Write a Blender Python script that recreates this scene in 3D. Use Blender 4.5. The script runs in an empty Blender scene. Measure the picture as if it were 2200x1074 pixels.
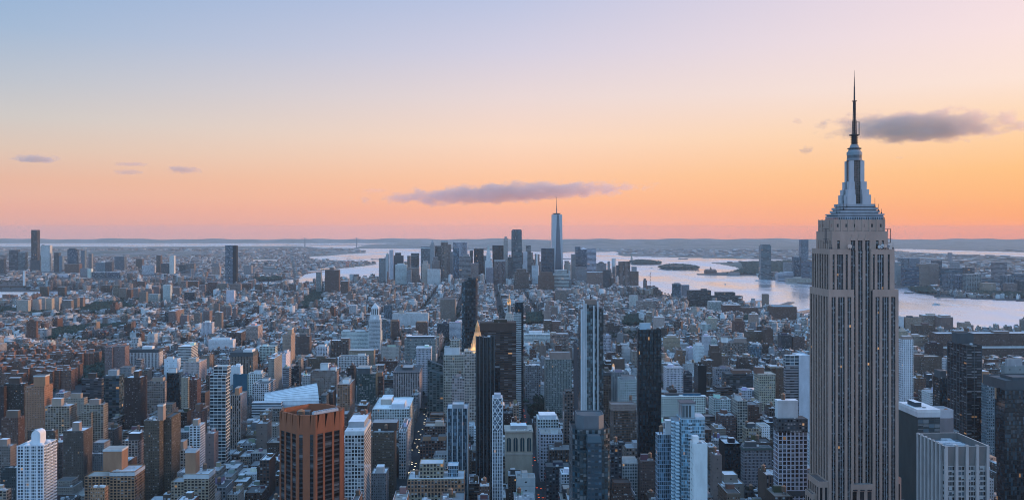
import bpy, math, random
import numpy as np
S = bpy.context.scene
COL = S.collection
rnd = random.Random(7)
# ---------------------------------------------------------------- camera
F, W, XC, YE, EYE = 1950.0, 2200.0, 1100.0, 496.0, 311.0   # focal length and frame in photo pixels, eye level, eye height (m)
R2 = 2 * 7.43e6                                             # twice the earth radius with refraction
cam = bpy.data.cameras.new("camera"); camo = bpy.data.objects.new("camera", cam); COL.objects.link(camo)
camo.location = (0, 0, EYE); camo.rotation_euler = (math.radians(90), 0, 0)
cam.sensor_width = 36; cam.lens = 36 * F / W; cam.shift_y = -(537 - YE) / W
cam.clip_start = 1; cam.clip_end = 200000
S.camera = camo
S.view_settings.view_transform = 'Standard'; S.view_settings.look = 'None'
S.view_settings.exposure = 0.0; S.view_settings.gamma = 1.0
S.render.engine = 'CYCLES'
cy = S.cycles
cy.use_denoising = True
cy.denoising_prefilter = 'ACCURATE'
try: cy.denoiser = 'OPENIMAGEDENOISE'
except Exception: pass
cy.max_bounces = 4; cy.diffuse_bounces = 2; cy.glossy_bounces = 2; cy.volume_bounces = 1; cy.transmission_bounces = 2
cy.sample_clamp_indirect = 6; cy.caustics_reflective = False; cy.caustics_refractive = False
cy.use_adaptive_sampling = True; cy.adaptive_threshold = 0.003
cy.pixel_filter_type = 'BLACKMAN_HARRIS'; cy.filter_width = 1.05
cy.volume_step_rate = 1.0; cy.volume_max_steps = 128

def lin(c):
    return tuple(((v / 255) / 12.92 if v / 255 <= .04045 else ((v / 255 + .055) / 1.055) ** 2.4) for v in c)

# ---------------------------------------------------------------- node helper
class N:
    def __init__(s, tree): s.t = tree
    def new(s, typ, **kw):
        n = s.t.nodes.new(typ)
        for k, v in kw.items(): setattr(n, k, v)
        return n
    def link(s, a, b): s.t.links.new(a, b)
    def put(s, sock, v):
        if hasattr(v, 'is_linked'): s.t.links.new(v, sock)
        else: sock.default_value = v
    def m(s, op, a, b=0.0, c=None, clamp=False):
        n = s.new('ShaderNodeMath', operation=op, use_clamp=clamp)
        s.put(n.inputs[0], a); s.put(n.inputs[1], b)
        if c is not None: s.put(n.inputs[2], c)
        return n.outputs[0]
    def mix(s, f, a, b, blend='MIX'):
        n = s.new('ShaderNodeMix', data_type='RGBA', blend_type=blend)
        s.put(n.inputs['Factor'], f) if False else s.put(n.inputs[0], f)
        s.put(n.inputs[6], a if hasattr(a, 'is_linked') else (*a, 1) if len(a) == 3 else a)
        s.put(n.inputs[7], b if hasattr(b, 'is_linked') else (*b, 1) if len(b) == 3 else b)
        return n.outputs[2]
    def rng(s, v, a, b, c=0.0, d=1.0, smooth=False):
        n = s.new('ShaderNodeMapRange', interpolation_type='SMOOTHSTEP' if smooth else 'LINEAR', clamp=True)
        for i, x in enumerate((v, a, b, c, d)): s.put(n.inputs[i], x)
        return n.outputs[0]
    def ramp(s, fac, stops):
        n = s.new('ShaderNodeValToRGB'); e = n.color_ramp.elements
        while len(e) > 1: e.remove(e[-1])
        e[0].position = stops[0][0]; e[0].color = (*stops[0][1], 1)
        for p, c in stops[1:]:
            q = e.new(p); q.color = (*c, 1)
        s.put(n.inputs[0], fac); return n.outputs[0]
    def noise(s, vec, scale, detail=3.0, rough=.55, dim='3D'):
        n = s.new('ShaderNodeTexNoise', noise_dimensions=dim)
        if vec is not None: s.link(vec, n.inputs['Vector'])
        n.inputs['Scale'].default_value = scale; n.inputs['Detail'].default_value = detail; n.inputs['Roughness'].default_value = rough
        return n.outputs[0]

# ---------------------------------------------------------------- dusk sky (world)
world = bpy.data.worlds.new("World"); S.world = world; world.use_nodes = True
wt = world.node_tree; wt.nodes.clear(); q = N(wt)
vec = q.new('ShaderNodeTexCoord').outputs['Generated']
sx = q.new('ShaderNodeSeparateXYZ'); q.link(vec, sx.inputs[0])
elev = q.m('MULTIPLY', q.m('ARCSINE', sx.outputs[2]), 180 / math.pi)
az = q.m('MULTIPLY', q.m('ARCTAN2', sx.outputs[0], sx.outputs[1]), 180 / math.pi)
tt = q.rng(elev, -2, 38)
HAZE_D, HAZE_TOP, HAZE_FAR = 3.0e-5, 448.0, 30000.0
AIR_J = (.285, .32, .385)                                   # what the lit air itself adds along a very long path
def behind_air(c, e):
    """the sky colour that still reads as c through the air at elevation e (degrees)"""
    L = min(HAZE_FAR, (HAZE_TOP - EYE) / math.tan(math.radians(max(e, .05)))); T = math.exp(-HAZE_D * L)
    return tuple(max((v - (1 - T) * j) / T, .02) for v, j in zip(c, AIR_J))
def stops(rows, top, k=.5):
    out = []
    for y, c in sorted(rows, key=lambda r: -r[0]):
        e = math.degrees(math.atan((YE - y) / F)); out.append(((e + 2) / 40, tuple(v * k for v in behind_air(lin(c), e))))
    out.append((1.0, tuple(v * k for v in lin(top)))); return out
ZEN = (112, 162, 216)
L_ = q.ramp(tt, stops([(0,(146,177,214)),(110,(164,186,213)),(210,(190,196,206)),(280,(208,202,198)),(340,(222,198,182)),(400,(231,184,162)),(430,(231,182,163)),(450,(229,176,160)),(465,(225,173,161)),(476,(220,172,162)),(483,(215,170,163)),(488,(211,169,164)),(492,(208,168,165)),(496,(206,167,165)),(514,(198,166,167))], ZEN))
C_ = q.ramp(tt, stops([(0,(190,198,226)),(110,(212,208,225)),(210,(234,216,214)),(300,(250,216,194)),(380,(253,200,164)),(430,(252,188,153)),(450,(248,182,154)),(465,(243,178,154)),(476,(238,175,154)),(483,(232,172,155)),(488,(227,170,156)),(492,(223,169,157)),(496,(221,168,158)),(514,(212,166,160))], ZEN))
R_ = q.ramp(tt, stops([(0,(240,220,228)),(110,(249,226,225)),(210,(253,228,214)),(300,(255,214,172)),(380,(255,196,136)),(430,(254,184,127)),(450,(253,177,124)),(465,(252,173,123)),(476,(250,170,124)),(483,(247,167,126)),(488,(244,165,128)),(492,(241,163,130)),(496,(239,162,132)),(514,(230,158,137))], ZEN))
B_ = q.ramp(tt, [(a_, tuple(v * .5 for v in lin(c_))) for a_, c_ in ((0, (120,146,172)), (.2, (128,158,188)), (.5, (140,180,218)), (1, (132,178,224)))])
front = q.mix(q.rng(az, 0, 29.5), q.mix(q.rng(az, -29.5, 0), L_, C_), R_)
fb = q.rng(q.m('ABSOLUTE', q.m('SUBTRACT', az, 32)), 62, 120, smooth=True)
skyc = q.mix(fb, front, B_)
SKY_BACK = 1.85                                             # the clear blue half of the sky behind the viewer
gain = q.m('ADD', 1.0, q.m('MULTIPLY', fb, SKY_BACK - 1))
zen = q.rng(elev, 16, 60, 1.0, 1.42)
bg = q.new('ShaderNodeBackground'); q.link(skyc, bg.inputs[0]); q.link(q.m('MULTIPLY', q.m('MULTIPLY', gain, zen), 2.0), bg.inputs[1])
wo = q.new('ShaderNodeOutputWorld'); q.link(bg.outputs[0], wo.inputs[0])
try: world.cycles.sampling_method = 'MANUAL'; world.cycles.sample_map_resolution = 1024
except Exception: pass
# ---------------------------------------------------------------- last sun from the west (right)
SUN_AZ, SUN_EL = 80, 8.0
sl = bpy.data.lights.new("sun", 'SUN'); so = bpy.data.objects.new("sun", sl); COL.objects.link(so)
sl.energy = 4.0; sl.angle = math.radians(12); sl.color = (1.0, .56, .30)
so.rotation_euler = (math.radians(90 - SUN_EL), 0, math.radians(180 - SUN_AZ))

# ---------------------------------------------------------------- places: photo pixel -> ground
YAW = math.radians(1.8)                                     # the avenues run a little left of the view axis
CX, CXY = math.cos(YAW), math.sin(YAW)
def drop(d): return -d * d / R2
def dist_of(y):                                             # distance of ground seen at photo row y
    a = F / R2; dy = max(y - YE, 2 * math.sqrt(a * F * EYE) * 1.0005)
    return (dy - math.sqrt(max(dy * dy - 4 * a * F * EYE, 0))) / (2 * a)
def ground(x, y):
    d = dist_of(y); return ((x - XC) / F * d, d)
def height_at(y, d): return EYE - (y - YE) * d / F - drop(d)   # height above local ground of a point at row y
def px(X, d): return XC + F * X / d
def py(h, d): return YE + F * (EYE - h - drop(d)) / d
# ---------------------------------------------------------------- land, water, haze
def emptyobj(name, loc, rz=YAW):
    o = bpy.data.objects.new(name, None); COL.objects.link(o); o.location = loc; o.rotation_euler = (0, 0, rz); return o
def tag(o, label=None, cat=None, group=None, kind=None):
    if label: o['label'] = label
    if cat: o['category'] = cat
    if group: o['group'] = group
    if kind: o['kind'] = kind
    return o
def rawmesh(name, v, f, mat=None):
    me = bpy.data.meshes.new(name); v = np.asarray(v, dtype=np.float32); f = np.asarray(f, dtype=np.int32)
    n, k = f.shape
    me.vertices.add(len(v)); me.vertices.foreach_set('co', v.ravel())
    me.loops.add(n * k); me.loops.foreach_set('vertex_index', f.ravel())
    me.polygons.add(n); me.polygons.foreach_set('loop_start', np.arange(0, n * k, k, dtype=np.int32))
    me.update(calc_edges=True)
    if mat: me.materials.append(mat)
    o = bpy.data.objects.new(name, me); COL.objects.link(o); return o
def material(name):
    m = bpy.data.materials.new(name); m.use_nodes = True; t = m.node_tree; t.nodes.clear(); k = N(t)
    out = k.new('ShaderNodeOutputMaterial'); b = k.new('ShaderNodeBsdfPrincipled'); k.link(b.outputs[0], out.inputs[0])
    return m, k, b, out
def plain(name, col, rough=.7, metal=0.0, spec=.4, vary=.18, scale=.25):
    m, k, b, _ = material(name)
    pos = k.new('ShaderNodeNewGeometry').outputs['Position']
    n = k.noise(pos, scale, 4)
    k.link(k.mix(k.rng(n, .3, .7), tuple(c * (1 - vary) for c in col), tuple(c * (1 + vary) for c in col)), b.inputs['Base Color'])
    b.inputs['Roughness'].default_value = rough; b.inputs['Metallic'].default_value = metal
    b.inputs['Specular IOR Level'].default_value = spec
    return m

# shorelines traced in photo pixels, laid out on the ground at their own distances
BAY = [(2330,738),(2200,726),(2060,714),(1933,703),(1740,688),(1640,669),(1560,655),(1470,640),(1372,624),(1300,612),(1180,598),(1000,597),(880,601),
       (814,606),(700,613),(600,620),(500,623),(400,627),(300,631),(214,634),(100,643),(-60,652),(-200,660),(-200,628),(-60,627),(100,627),(214,625),(330,619),(450,613),(560,606.5),
       (640,600),(655,590),(690,582),(730,577),(780,572),(811,568),(806,564),(760,562.5),(700,559.5),(662,556),(664,552),(700,550),(745,546),(786,543.5),(780,538),(768,534.6),
       (830,534.2),(905,534.5),(1000,537),(1080,540),(1208,542),(1322,541),(1330,544),(1322,546.5),(1341,551),(1430,553),(1523,555),(1633,557.5),(1690,559),(1690,562.5),(1600,562.5),(1520,564.5),
       (1548,568),(1580,574),(1590,578.6),(1575,583),(1540,585.5),(1494,588.5),(1500,591.5),(1560,592.5),(1625,592),(1640,599),(1665,603),(1745,613),(1925,620),(1955,617),(1965,622),(2015,640),(2106,643),(2200,648),(2330,654)]
OCEAN = [(-420,512),(-420,527),(-100,529),(300,530),(540,528.5),(650,529),(700,533),(760,533.2),(775,529),(800,524.5),(900,521),(1000,518.5),(1090,516.6),(1090,512)]
NEWARK = [(1880,534.5),(1960,535.5),(2200,542.5),(2330,545),(2330,553),(2200,551.5),(2050,546),(1940,540.5),(1880,539)]
NEWARK2 = [(1655,561.5),(1712,562.5),(1712,565),(1655,564)]
GOWANUS = [(540,558.2),(596,558.2),(598,561),(545,562)]
WATERS = [BAY, OCEAN, NEWARK, NEWARK2, GOWANUS]
ISLES = [[(1352,563.5),(1372,560.5),(1400,562.5),(1421,565.5),(1419,568.5),(1390,569),(1360,569)],
         [(1414,577),(1430,571.5),(1452,570),(1480,572),(1499,575.5),(1502,578.5),(1470,580.5),(1430,580)]]
def inside(polys, X, Y):
    """X, Y in photo pixels"""
    r = np.zeros(X.shape, bool)
    for p in polys:
        c = np.zeros(X.shape, bool); j = len(p) - 1
        for i in range(len(p)):
            xi, yi = p[i]; xj, yj = p[j]
            if yi != yj:
                c ^= ((yi > Y) != (yj > Y)) & (X < (xj - xi) * (Y - yi) / (yj - yi) + xi)
            j = i
        r |= c
    return r
def is_water(X, Y): return inside(WATERS, X, Y) & ~inside(ISLES, X, Y)

rows = [30, 150, 300, 450, 600, 750, 900, 1050, 1200, 1350]
yy = YE + F * EYE / 1500
while yy > YE + F * EYE / 29300 + F * 29300 / R2:
    rows.append(dist_of(yy)); yy -= .8 if yy < 560 else 1.2

tcol = np.concatenate([[-2.2, -1.6, -1.1, -.85], np.arange(-.72, .7201, 1.9 / F), [.85, 1.1, 1.6, 2.2]])
D_, T_ = np.meshgrid(np.array(rows), tcol, indexing='ij')
PX, PY = XC + F * T_, YE + F * EYE / D_ + F * D_ / R2
wat = is_water(np.clip(PX, -190, 2320), PY) & (D_ > 1500) & (D_ < 26200)
def bump(x0, sx_, y0, sy_, h): return h * np.exp(-((PX - x0) / sx_) ** 2 - ((D_ - y0) / sy_) ** 2)
hill = (bump(1250, 170, 20500, 2600, 112) + bump(1110, 70, 20000, 1700, 50) + bump(1480, 190, 21500, 3000, 92)+ bump(1900, 500, 24500, 2200, 60)
        + 106 * np.exp(-((D_ - 28300) / 900.0) ** 2) * (1 + .05 * np.sin(PX * .009) + .03 * np.sin(PX * .023 + 2)) + bump(900, 90, 19000, 900, 45) + bump(700, 50, 13200, 700, 22) + bump(200, 250, 12500, 1500, 40))
hill *= 1 + .12 * np.sin(PX * .031) + .08 * np.sin(PX * .083 + 1)
Z = np.where(wat, -5.0, 2.0 + hill) + drop(D_)
nr, nc = D_.shape
idx = np.arange(nr * nc).reshape(nr, nc)
quads = np.stack([idx[:-1, :-1], idx[:-1, 1:], idx[1:, 1:], idx[1:, :-1]], -1).reshape(-1, 4)
dry = (~wat).ravel()
keep = dry[quads].any(1)
mg, k, b, _ = material('ground_soil')
pos = k.new('ShaderNodeNewGeometry').outputs['Position']
sp = k.new('ShaderNodeSeparateXYZ'); k.link(pos, sp.inputs[0])
far = k.rng(sp.outputs[1], 5200, 9000, smooth=True)
asph = k.mix(k.noise(pos, .06, 5), (.018, .024, .030), (.040, .046, .054))
veg = k.mix(k.rng(k.noise(pos, .0018, 8, .7), .42, .6), (.055, .075, .055), (.17, .17, .18))
k.link(k.mix(far, asph, veg), b.inputs['Base Color']); b.inputs['Roughness'].default_value = .9
go = tag(rawmesh('ground', np.stack([D_ * T_, D_, Z], -1).reshape(-1, 3), quads[keep], mg), kind='structure')

wr = [300, 1000, 2000] + list(np.arange(2500, 29300, 900)) + [29400]
WD, WT = np.meshgrid(np.array(wr, float), np.linspace(-1.6, 1.6, 17), indexing='ij')
wi = np.arange(WD.size).reshape(WD.shape)
mw, k, b, _ = material('harbour_water')
pos = k.new('ShaderNodeNewGeometry').outputs['Position']
mp = k.new('ShaderNodeMapping'); k.link(pos, mp.inputs[0]); mp.inputs['Scale'].default_value = (1, .45, 1); mp.inputs['Rotation'].default_value = (0, 0, .5)
n1 = k.noise(mp.outputs[0], .03, 6, .65); n2 = k.noise(mp.outputs[0], .0016, 6, .65)
bp = k.new('ShaderNodeBump'); bp.inputs['Strength'].default_value = .4; bp.inputs['Distance'].default_value = 1.6
k.link(n1, bp.inputs['Height']); k.link(bp.outputs[0], b.inputs['Normal'])
b.inputs['Base Color'].default_value = (.70, .79, .88, 1); b.inputs['Metallic'].default_value = .85
k.link(k.rng(n2, .35, .65, .10, .40), b.inputs['Roughness']); b.inputs['IOR'].default_value = 1.33
tag(rawmesh('water', np.stack([WD * WT, WD, drop(WD)], -1).reshape(-1, 3), np.stack([wi[:-1, :-1], wi[:-1, 1:], wi[1:, 1:], wi[1:, :-1]], -1).reshape(-1, 4), mw), kind='structure')

# the air: one closed box of even density
HZ = HAZE_TOP
hz_bottom = drop(30000) - 8
x_, y0_, y1_ = 70000, -3000, 29700
hv = [(sx_ * x_, y, z) for z in (hz_bottom, HZ) for (sx_, y) in ((-1, y0_), (1, y0_), (1, y1_), (-1, y1_))]
hz = rawmesh('haze', hv, [(3, 2, 1, 0), (4, 5, 6, 7), (0, 1, 5, 4), (1, 2, 6, 5), (2, 3, 7, 6), (3, 0, 4, 7)])
mh = bpy.data.materials.new('haze_air'); mh.use_nodes = True; mh.node_tree.nodes.clear(); k = N(mh.node_tree)
out = k.new('ShaderNodeOutputMaterial'); pv = k.new('ShaderNodeVolumePrincipled'); k.link(pv.outputs[0], out.inputs['Volume'])
pv.inputs['Color'].default_value = (.43, .53, .60, 1); pv.inputs['Density'].default_value = HAZE_D; pv.inputs['Anisotropy'].default_value = 0.0
mh.cycles.homogeneous_volume = True
hz.data.materials.append(mh); tag(hz, kind='stuff')
# ---------------------------------------------------------------- facade material: one node group for all buildings, driven by mesh attributes
def facade_material(name='facade'):
    m, k, b, out = material(name)
    uv = k.new('ShaderNodeUVMap', uv_map='UVMap').outputs[0]
    def att(n):
        a = k.new('ShaderNodeAttribute', attribute_name=n); s = k.new('ShaderNodeSeparateColor'); k.link(a.outputs['Color'], s.inputs[0]); return a.outputs['Color'], a.outputs['Alpha'], s.outputs
    wall, seed, _ = att('wall'); _, lit, wv = att('win'); glass, refl, _ = att('glass')
    sp = k.new('ShaderNodeSeparateXYZ'); k.link(uv, sp.inputs[0])
    u, v = sp.outputs[0], sp.outputs[1]
    fu, fv = k.m('FRACT', u), k.m('FRACT', v)
    du = k.m('ABSOLUTE', k.m('SUBTRACT', fu, .5)); dv = k.m('ABSOLUTE', k.m('SUBTRACT', fv, .5))
    inw = k.m('MULTIPLY', k.m('LESS_THAN', du, k.m('MULTIPLY', wv[0], .5)), k.m('LESS_THAN', dv, k.m('MULTIPLY', wv[1], .5)))
    cid = k.new('ShaderNodeCombineXYZ'); k.put(cid.inputs[0], k.m('FLOOR', u)); k.put(cid.inputs[1], k.m('FLOOR', v)); k.put(cid.inputs[2], k.m('MULTIPLY', seed, 977.0))
    wn = k.new('ShaderNodeTexWhiteNoise', noise_dimensions='3D'); k.link(cid.outputs[0], wn.inputs['Vector'])
    rs = k.new('ShaderNodeSeparateColor'); k.link(wn.outputs['Color'], rs.inputs[0])
    r1, r2, r3 = rs.outputs
    g = k.mix(1.0, glass, k.m('ADD', .38, k.m('MULTIPLY', 2.3, k.m('POWER', r1, 3.0))), 'MULTIPLY')  # uneven sky reflections put into the glass colour, pane by pane
    # drawn blinds in the upper part of some windows
    top = k.m('GREATER_THAN', fv, k.m('SUBTRACT', .5, k.m('MULTIPLY', k.m('SUBTRACT', r2, .45), wv[1])))
    blind = k.m('MULTIPLY', k.m('MULTIPLY', k.m('GREATER_THAN', r3, .72), top), wv[2])
    g = k.mix(blind, g, (.30, .32, .34))
    pos = k.new('ShaderNodeNewGeometry').outputs['Position']
    mp = k.new('ShaderNodeMapping'); k.link(pos, mp.inputs[0]); mp.inputs['Scale'].default_value = (.14, .14, .05)
    n = k.noise(mp.outputs[0], 1.0, 5, .65)
    wcol = k.mix(1.0, wall, k.rng(n, .3, .7, .85, 1.13), 'MULTIPLY')
    # a darker joint at every floor line on walls
    seam = k.m('MULTIPLY', k.m('LESS_THAN', fv, .07), k.m('GREATER_THAN', wv[0], .02))
    wcol = k.mix(k.m('MULTIPLY', seam, .30), wcol, (.05, .05, .055))
    k.link(k.mix(inw, wcol, g), b.inputs['Base Color'])
    k.link(k.rng(inw, 0, 1, .82, .14), b.inputs['Roughness'])
    k.link(k.m('MULTIPLY', inw, refl), b.inputs['Metallic'])
    k.link(k.rng(inw, 0, 1, .25, .6), b.inputs['Specular IOR Level'])
    on = k.m('MULTIPLY', inw, k.m('LESS_THAN', r2, k.m('MULTIPLY', lit, 1.1)))
    k.put(b.inputs['Emission Color'], (1.0, .55, .24, 1)); k.link(k.m('MULTIPLY', on, k.rng(r3, 0, 1, .12, .55)), b.inputs['Emission Strength'])
    return m
FAC = facade_material()

PAL = dict(wh=(.64,.68,.71), wg=(.50,.545,.58), be=(.41,.372,.335), ta=(.32,.262,.215), pk=(.265,.215,.195), br=(.165,.100,.080), bn=(.135,.102,.086), db=(.068,.052,.046), gr=(.30,.32,.345),
           dg=(.062,.078,.090), bk=(.012,.018,.023), bl=(.10,.17,.23), te=(.03,.12,.20), og=(.33,.19,.12), gl=(.16,.23,.29), lb=(.36,.50,.60), gn=(.07,.10,.10), rd=(.16,.075,.06), sl=(.46,.50,.56))
# bay, floor, window width share, height share, glass, reflection, lit share, blinds
STY = dict(p=(3.1,3.1,.46,.52,(.022,.026,.032),.0,.004,1), P=(3.4,3.9,.62,.62,(.03,.036,.044),.05,.006,1), g=(3.2,3.6,.76,.72,(.035,.045,.056),.1,.004,1), r=(6.0,3.4,1.0,.5,(.03,.036,.045),.1,.004,.6),
           v=(3.0,3.7,.52,.90,(.02,.024,.03),.05,.003,.6), c=(1.7,3.8,.88,.86,(.10,.17,.23),.45,.004,.4), d=(1.8,3.8,.9,.84,(.012,.028,.040),.32,.003,.12), b=(14,9.0,.10,.16,(.02,.02,.025),0,0,0),
           n=(3,3,0,0,(.02,.02,.02),0,0,0), s=(2.3,3.0,.40,.46,(.028,.03,.034),0,.004,1), w=(2.6,3.3,.64,.60,(.035,.05,.065),.1,.004,1), k=(3.6,3.0,.66,.62,(.02,.022,.026),.0,.004,.7), l=(5.5,4.2,.93,.80,(.045,.075,.10),.3,.004,.4),
           q=(3.6,3.8,.74,.76,(.02,.032,.042),.12,.004,.5),
           x=(2.2,3.6,.55,.9,(.006,.010,.014),.05,.003,.05),
           h=(1.5,3.3,.55,.66,(.03,.04,.055),.1,.004,.6))
class MB:
    """collects faces with facade data and links them as one mesh object"""
    def __init__(s): s.v, s.f, s.uv, s.a, s.b, s.c = [], [], [], [], [], []
    def face(s, pts, wall, st=None, uv=None, seed=0.0):
        i = len(s.v); s.v += pts; s.f.append(tuple(range(i, i + len(pts))))
        s.uv += uv if uv else [(0, 0)] * len(pts)
        s.a.append((*wall, seed))
        if st: s.b.append((st[2], st[3], st[7], st[6])); s.c.append((*st[4], st[5]))
        else: s.b.append((0, 0, 0, 0)); s.c.append((0, 0, 0, 0))
    def wall(s, p, q, z0, z1, col, st=None, seed=0.0, z0q=None, z1q=None, inset=0.0):
        """a vertical wall from p to q; outside is on the right going p->q"""
        L = math.hypot(q[0] - p[0], q[1] - p[1])
        z0q = z0 if z0q is None else z0q; z1q = z1 if z1q is None else z1q
        uv = None
        if st and st[2] > 0:
            nb = max(1, round((L - inset) / st[0])); e = inset / max(L, .1) * nb / 2
            t = max(z1, z1q); base = math.floor(p[0]) % 50 * 60
            f0, f1, f0q, f1q = [(z - t) / st[1] + 400 for z in (z0, z1, z0q, z1q)]
            uv = [(base - e, f0), (base + nb + e, f0q), (base + nb + e, f1q), (base - e, f1)]
        s.face([(p[0], p[1], z0), (q[0], q[1], z0q), (q[0], q[1], z1q), (p[0], p[1], z1)], col, st, uv, seed)
    def prism(s, poly, z0, z1, col, st=None, roof=None, seed=0.0, top=True, par=0.0, thick=.45, bottom=False, rim=None, tops=None):
        """poly counter-clockwise seen from above; par = parapet height"""
        n = len(poly)
        for i in range(n): s.wall(poly[i], poly[(i + 1) % n], z0, z1, col, st[i] if isinstance(st, list) else st, (seed + i * .131) % 1)
        roof = roof or col
        if not top: return
        if par > 0:
            ins = shrink(poly, thick); rim = rim or col
            for i in range(n):
                j = (i + 1) % n
                s.face([(*poly[i], z1), (*poly[j], z1), (*ins[j], z1), (*ins[i], z1)], rim)
                s.face([(*ins[i], z1), (*ins[j], z1), (*ins[j], z1 - par), (*ins[i], z1 - par)], col)
            s.face([(*p, z1 - par) for p in ins], roof)
        else: s.face([(*p, z1) for p in poly], roof)
        if bottom: s.face([(*p, z0) for p in reversed(poly)], col)
    def box(s, x0, x1, y0, y1, z0, z1, col, st=None, **k): s.prism([(x0, y0), (x1, y0), (x1, y1), (x0, y1)], z0, z1, col, st, **k)
    def taper(s, pa, z0, pb, z1, col, cap=True, st=None):
        n = len(pa)
        for i in range(n):
            j = (i + 1) % n
            uv = None
            if st:
                L = math.dist(pa[i], pa[j]); nb = max(1, round(L / st[0])); uv = [(0, 0), (nb, 0), (nb, (z1 - z0) / st[1]), (0, (z1 - z0) / st[1])]
            s.face([(*pa[i], z0), (*pa[j], z0), (*pb[j], z1), (*pb[i], z1)], col, st, uv)
        if cap: s.face([(*p, z1) for p in pb], col)
    def cyl(s, cx, cy_, r0, z0, z1, col, r1=None, n=10, cap=True, st=None):
        r1 = r0 if r1 is None else r1
        pa = [(cx + r0 * math.cos(2 * math.pi * i / n), cy_ + r0 * math.sin(2 * math.pi * i / n)) for i in range(n)]
        pb = [(cx + r1 * math.cos(2 * math.pi * i / n), cy_ + r1 * math.sin(2 * math.pi * i / n)) for i in range(n)]
        s.taper(pa, z0, pb, z1, col, cap and r1 > .01, st)
    def bar(s, a, b_, w, col):
        """a square bar between two points"""
        a, b_ = np.array(a, float), np.array(b_, float); d = b_ - a; d /= np.linalg.norm(d)
        u = np.cross(d, (0, 0, 1)); u = np.array((1.0, 0, 0)) if np.linalg.norm(u) < 1e-3 else u / np.linalg.norm(u)
        t = np.cross(d, u); u *= w / 2; t *= w / 2
        c0 = [tuple(a + x) for x in (-u - t, u - t, u + t, -u + t)]; c1 = [tuple(b_ + x) for x in (-u - t, u - t, u + t, -u + t)]
        for i in range(4): j = (i + 1) % 4; s.face([c0[i], c0[j], c1[j], c1[i]], col)
        s.face(c1, col); s.face(c0[::-1], col)
    def mesh(s, name, mat=None):
        me = bpy.data.meshes.new(name); me.from_pydata(s.v, [], s.f)
        me.uv_layers.new(name='UVMap').data.foreach_set('uv', np.asarray(s.uv, np.float32).ravel())
        for nm, dat in (('wall', s.a), ('win', s.b), ('glass', s.c)):
            me.attributes.new(nm, 'FLOAT_COLOR', 'FACE').data.foreach_set('color', np.asarray(dat, np.float32).ravel())
        me.materials.append(mat or FAC); me.update(); return me
    def obj(s, name, parent=None, mat=None):
        o = bpy.data.objects.new(name, s.mesh(name, mat)); COL.objects.link(o); o.parent = parent; return o
def shrink(poly, t):
    n = len(poly); out = []
    for i in range(n):
        a, b_, c = np.array(poly[i - 1]), np.array(poly[i]), np.array(poly[(i + 1) % n])
        d1 = (b_ - a) / np.linalg.norm(b_ - a); d2 = (c - b_) / np.linalg.norm(c - b_)
        n1, n2 = np.array((-d1[1], d1[0])), np.array((-d2[1], d2[0]))
        k = (n1 + n2) / max(1 + n1 @ n2, .2); out.append(tuple(b_ + k * t))
    return out
ROOFS = [(.62,.66,.70),(.50,.54,.58),(.70,.73,.76),(.27,.29,.31),(.12,.125,.13),(.20,.20,.205),(.33,.31,.29),(.09,.095,.10)]
def roofcol(r): return r.choice(ROOFS)
_tank, _vent = {}, {}
def water_tank(parent, x, y, z, r=1.9, wood=(.15,.105,.08), cone=(.30,.17,.11)):
    key = (r, wood)
    if key not in _tank:
        a, b_ = MB(), MB()
        a.cyl(0, 0, r, 3.0, 7.2, wood, n=12)
        for sx_ in (-1, 1):
            for sy in (-1, 1): a.bar((sx_ * r * .66, sy * r * .66, 0), (sx_ * r * .6, sy * r * .6, 3.0), .3, (.05,.05,.055))
        a.box(-r * .8, r * .8, -r * .8, r * .8, 2.7, 3.0, (.06,.06,.06))
        b_.cyl(0, 0, r * 1.12, 7.2, 8.9, cone, r1=.02, n=12)
        _tank[key] = (a.mesh('water_tank'), b_.mesh('tank_roof'))
    ms = _tank[key]
    t = bpy.data.objects.new('water_tank', ms[0]); COL.objects.link(t); t.parent = parent; t.location = (x, y, z)
    c = bpy.data.objects.new('tank_roof', ms[1]); COL.objects.link(c); c.parent = t
    return t

HAND = []                                                   # every traced building: px0, px1, ytop, ybot, distance, world footprint, reference phrase
FEET = []                                                   # world rectangles (cx, cy, half w, half d) already built on
def place(xl, xr, d, D):
    """front face between photo columns xl..xr at distance d: width, and the world point of the front's middle"""
    w = (xr - xl) / F * d; xm = ((xl + xr) / 2 - XC) / F * d
    return w, xm, d
def register(label, xl, xr, xs, yt, yb, d, w, D, xm):
    HAND.append((min(xl, xs), max(xr, xs), yt, yb, d, label.split(',')[0]))
    cx = xm - D / 2 * CXY; cyy = d + D / 2 * CX
    FEET.append((cx, cyy, w / 2, D / 2))
STATS = dict(n=0)
def roof_clutter(root, r, w, D, z, kind, x0=None, y0=None):
    x0 = -w / 2 if x0 is None else x0; y0 = 0 if y0 is None else y0
    if w < 7 or D < 7: return
    for _ in range(r.randint(2, 6)):
        bw, bd, bh = r.uniform(1.0, 3.4), r.uniform(1.0, 3.4), r.uniform(.8, 2.4)
        ci = r.randrange(3)
        if ci not in _vent:
            m = MB(); m.box(0, 1, 0, 1, 0, 1, [(.5,.54,.58),(.26,.28,.30),(.62,.65,.68)][ci]); _vent[ci] = m.mesh('roof_vent')
        o = bpy.data.objects.new('roof_vent', _vent[ci]); COL.objects.link(o); o.parent = root
        o.location = (x0 + r.uniform(.8, w - bw - .8), y0 + r.uniform(.8, D - bd - .8), z); o.scale = (bw, bd, bh)
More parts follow.
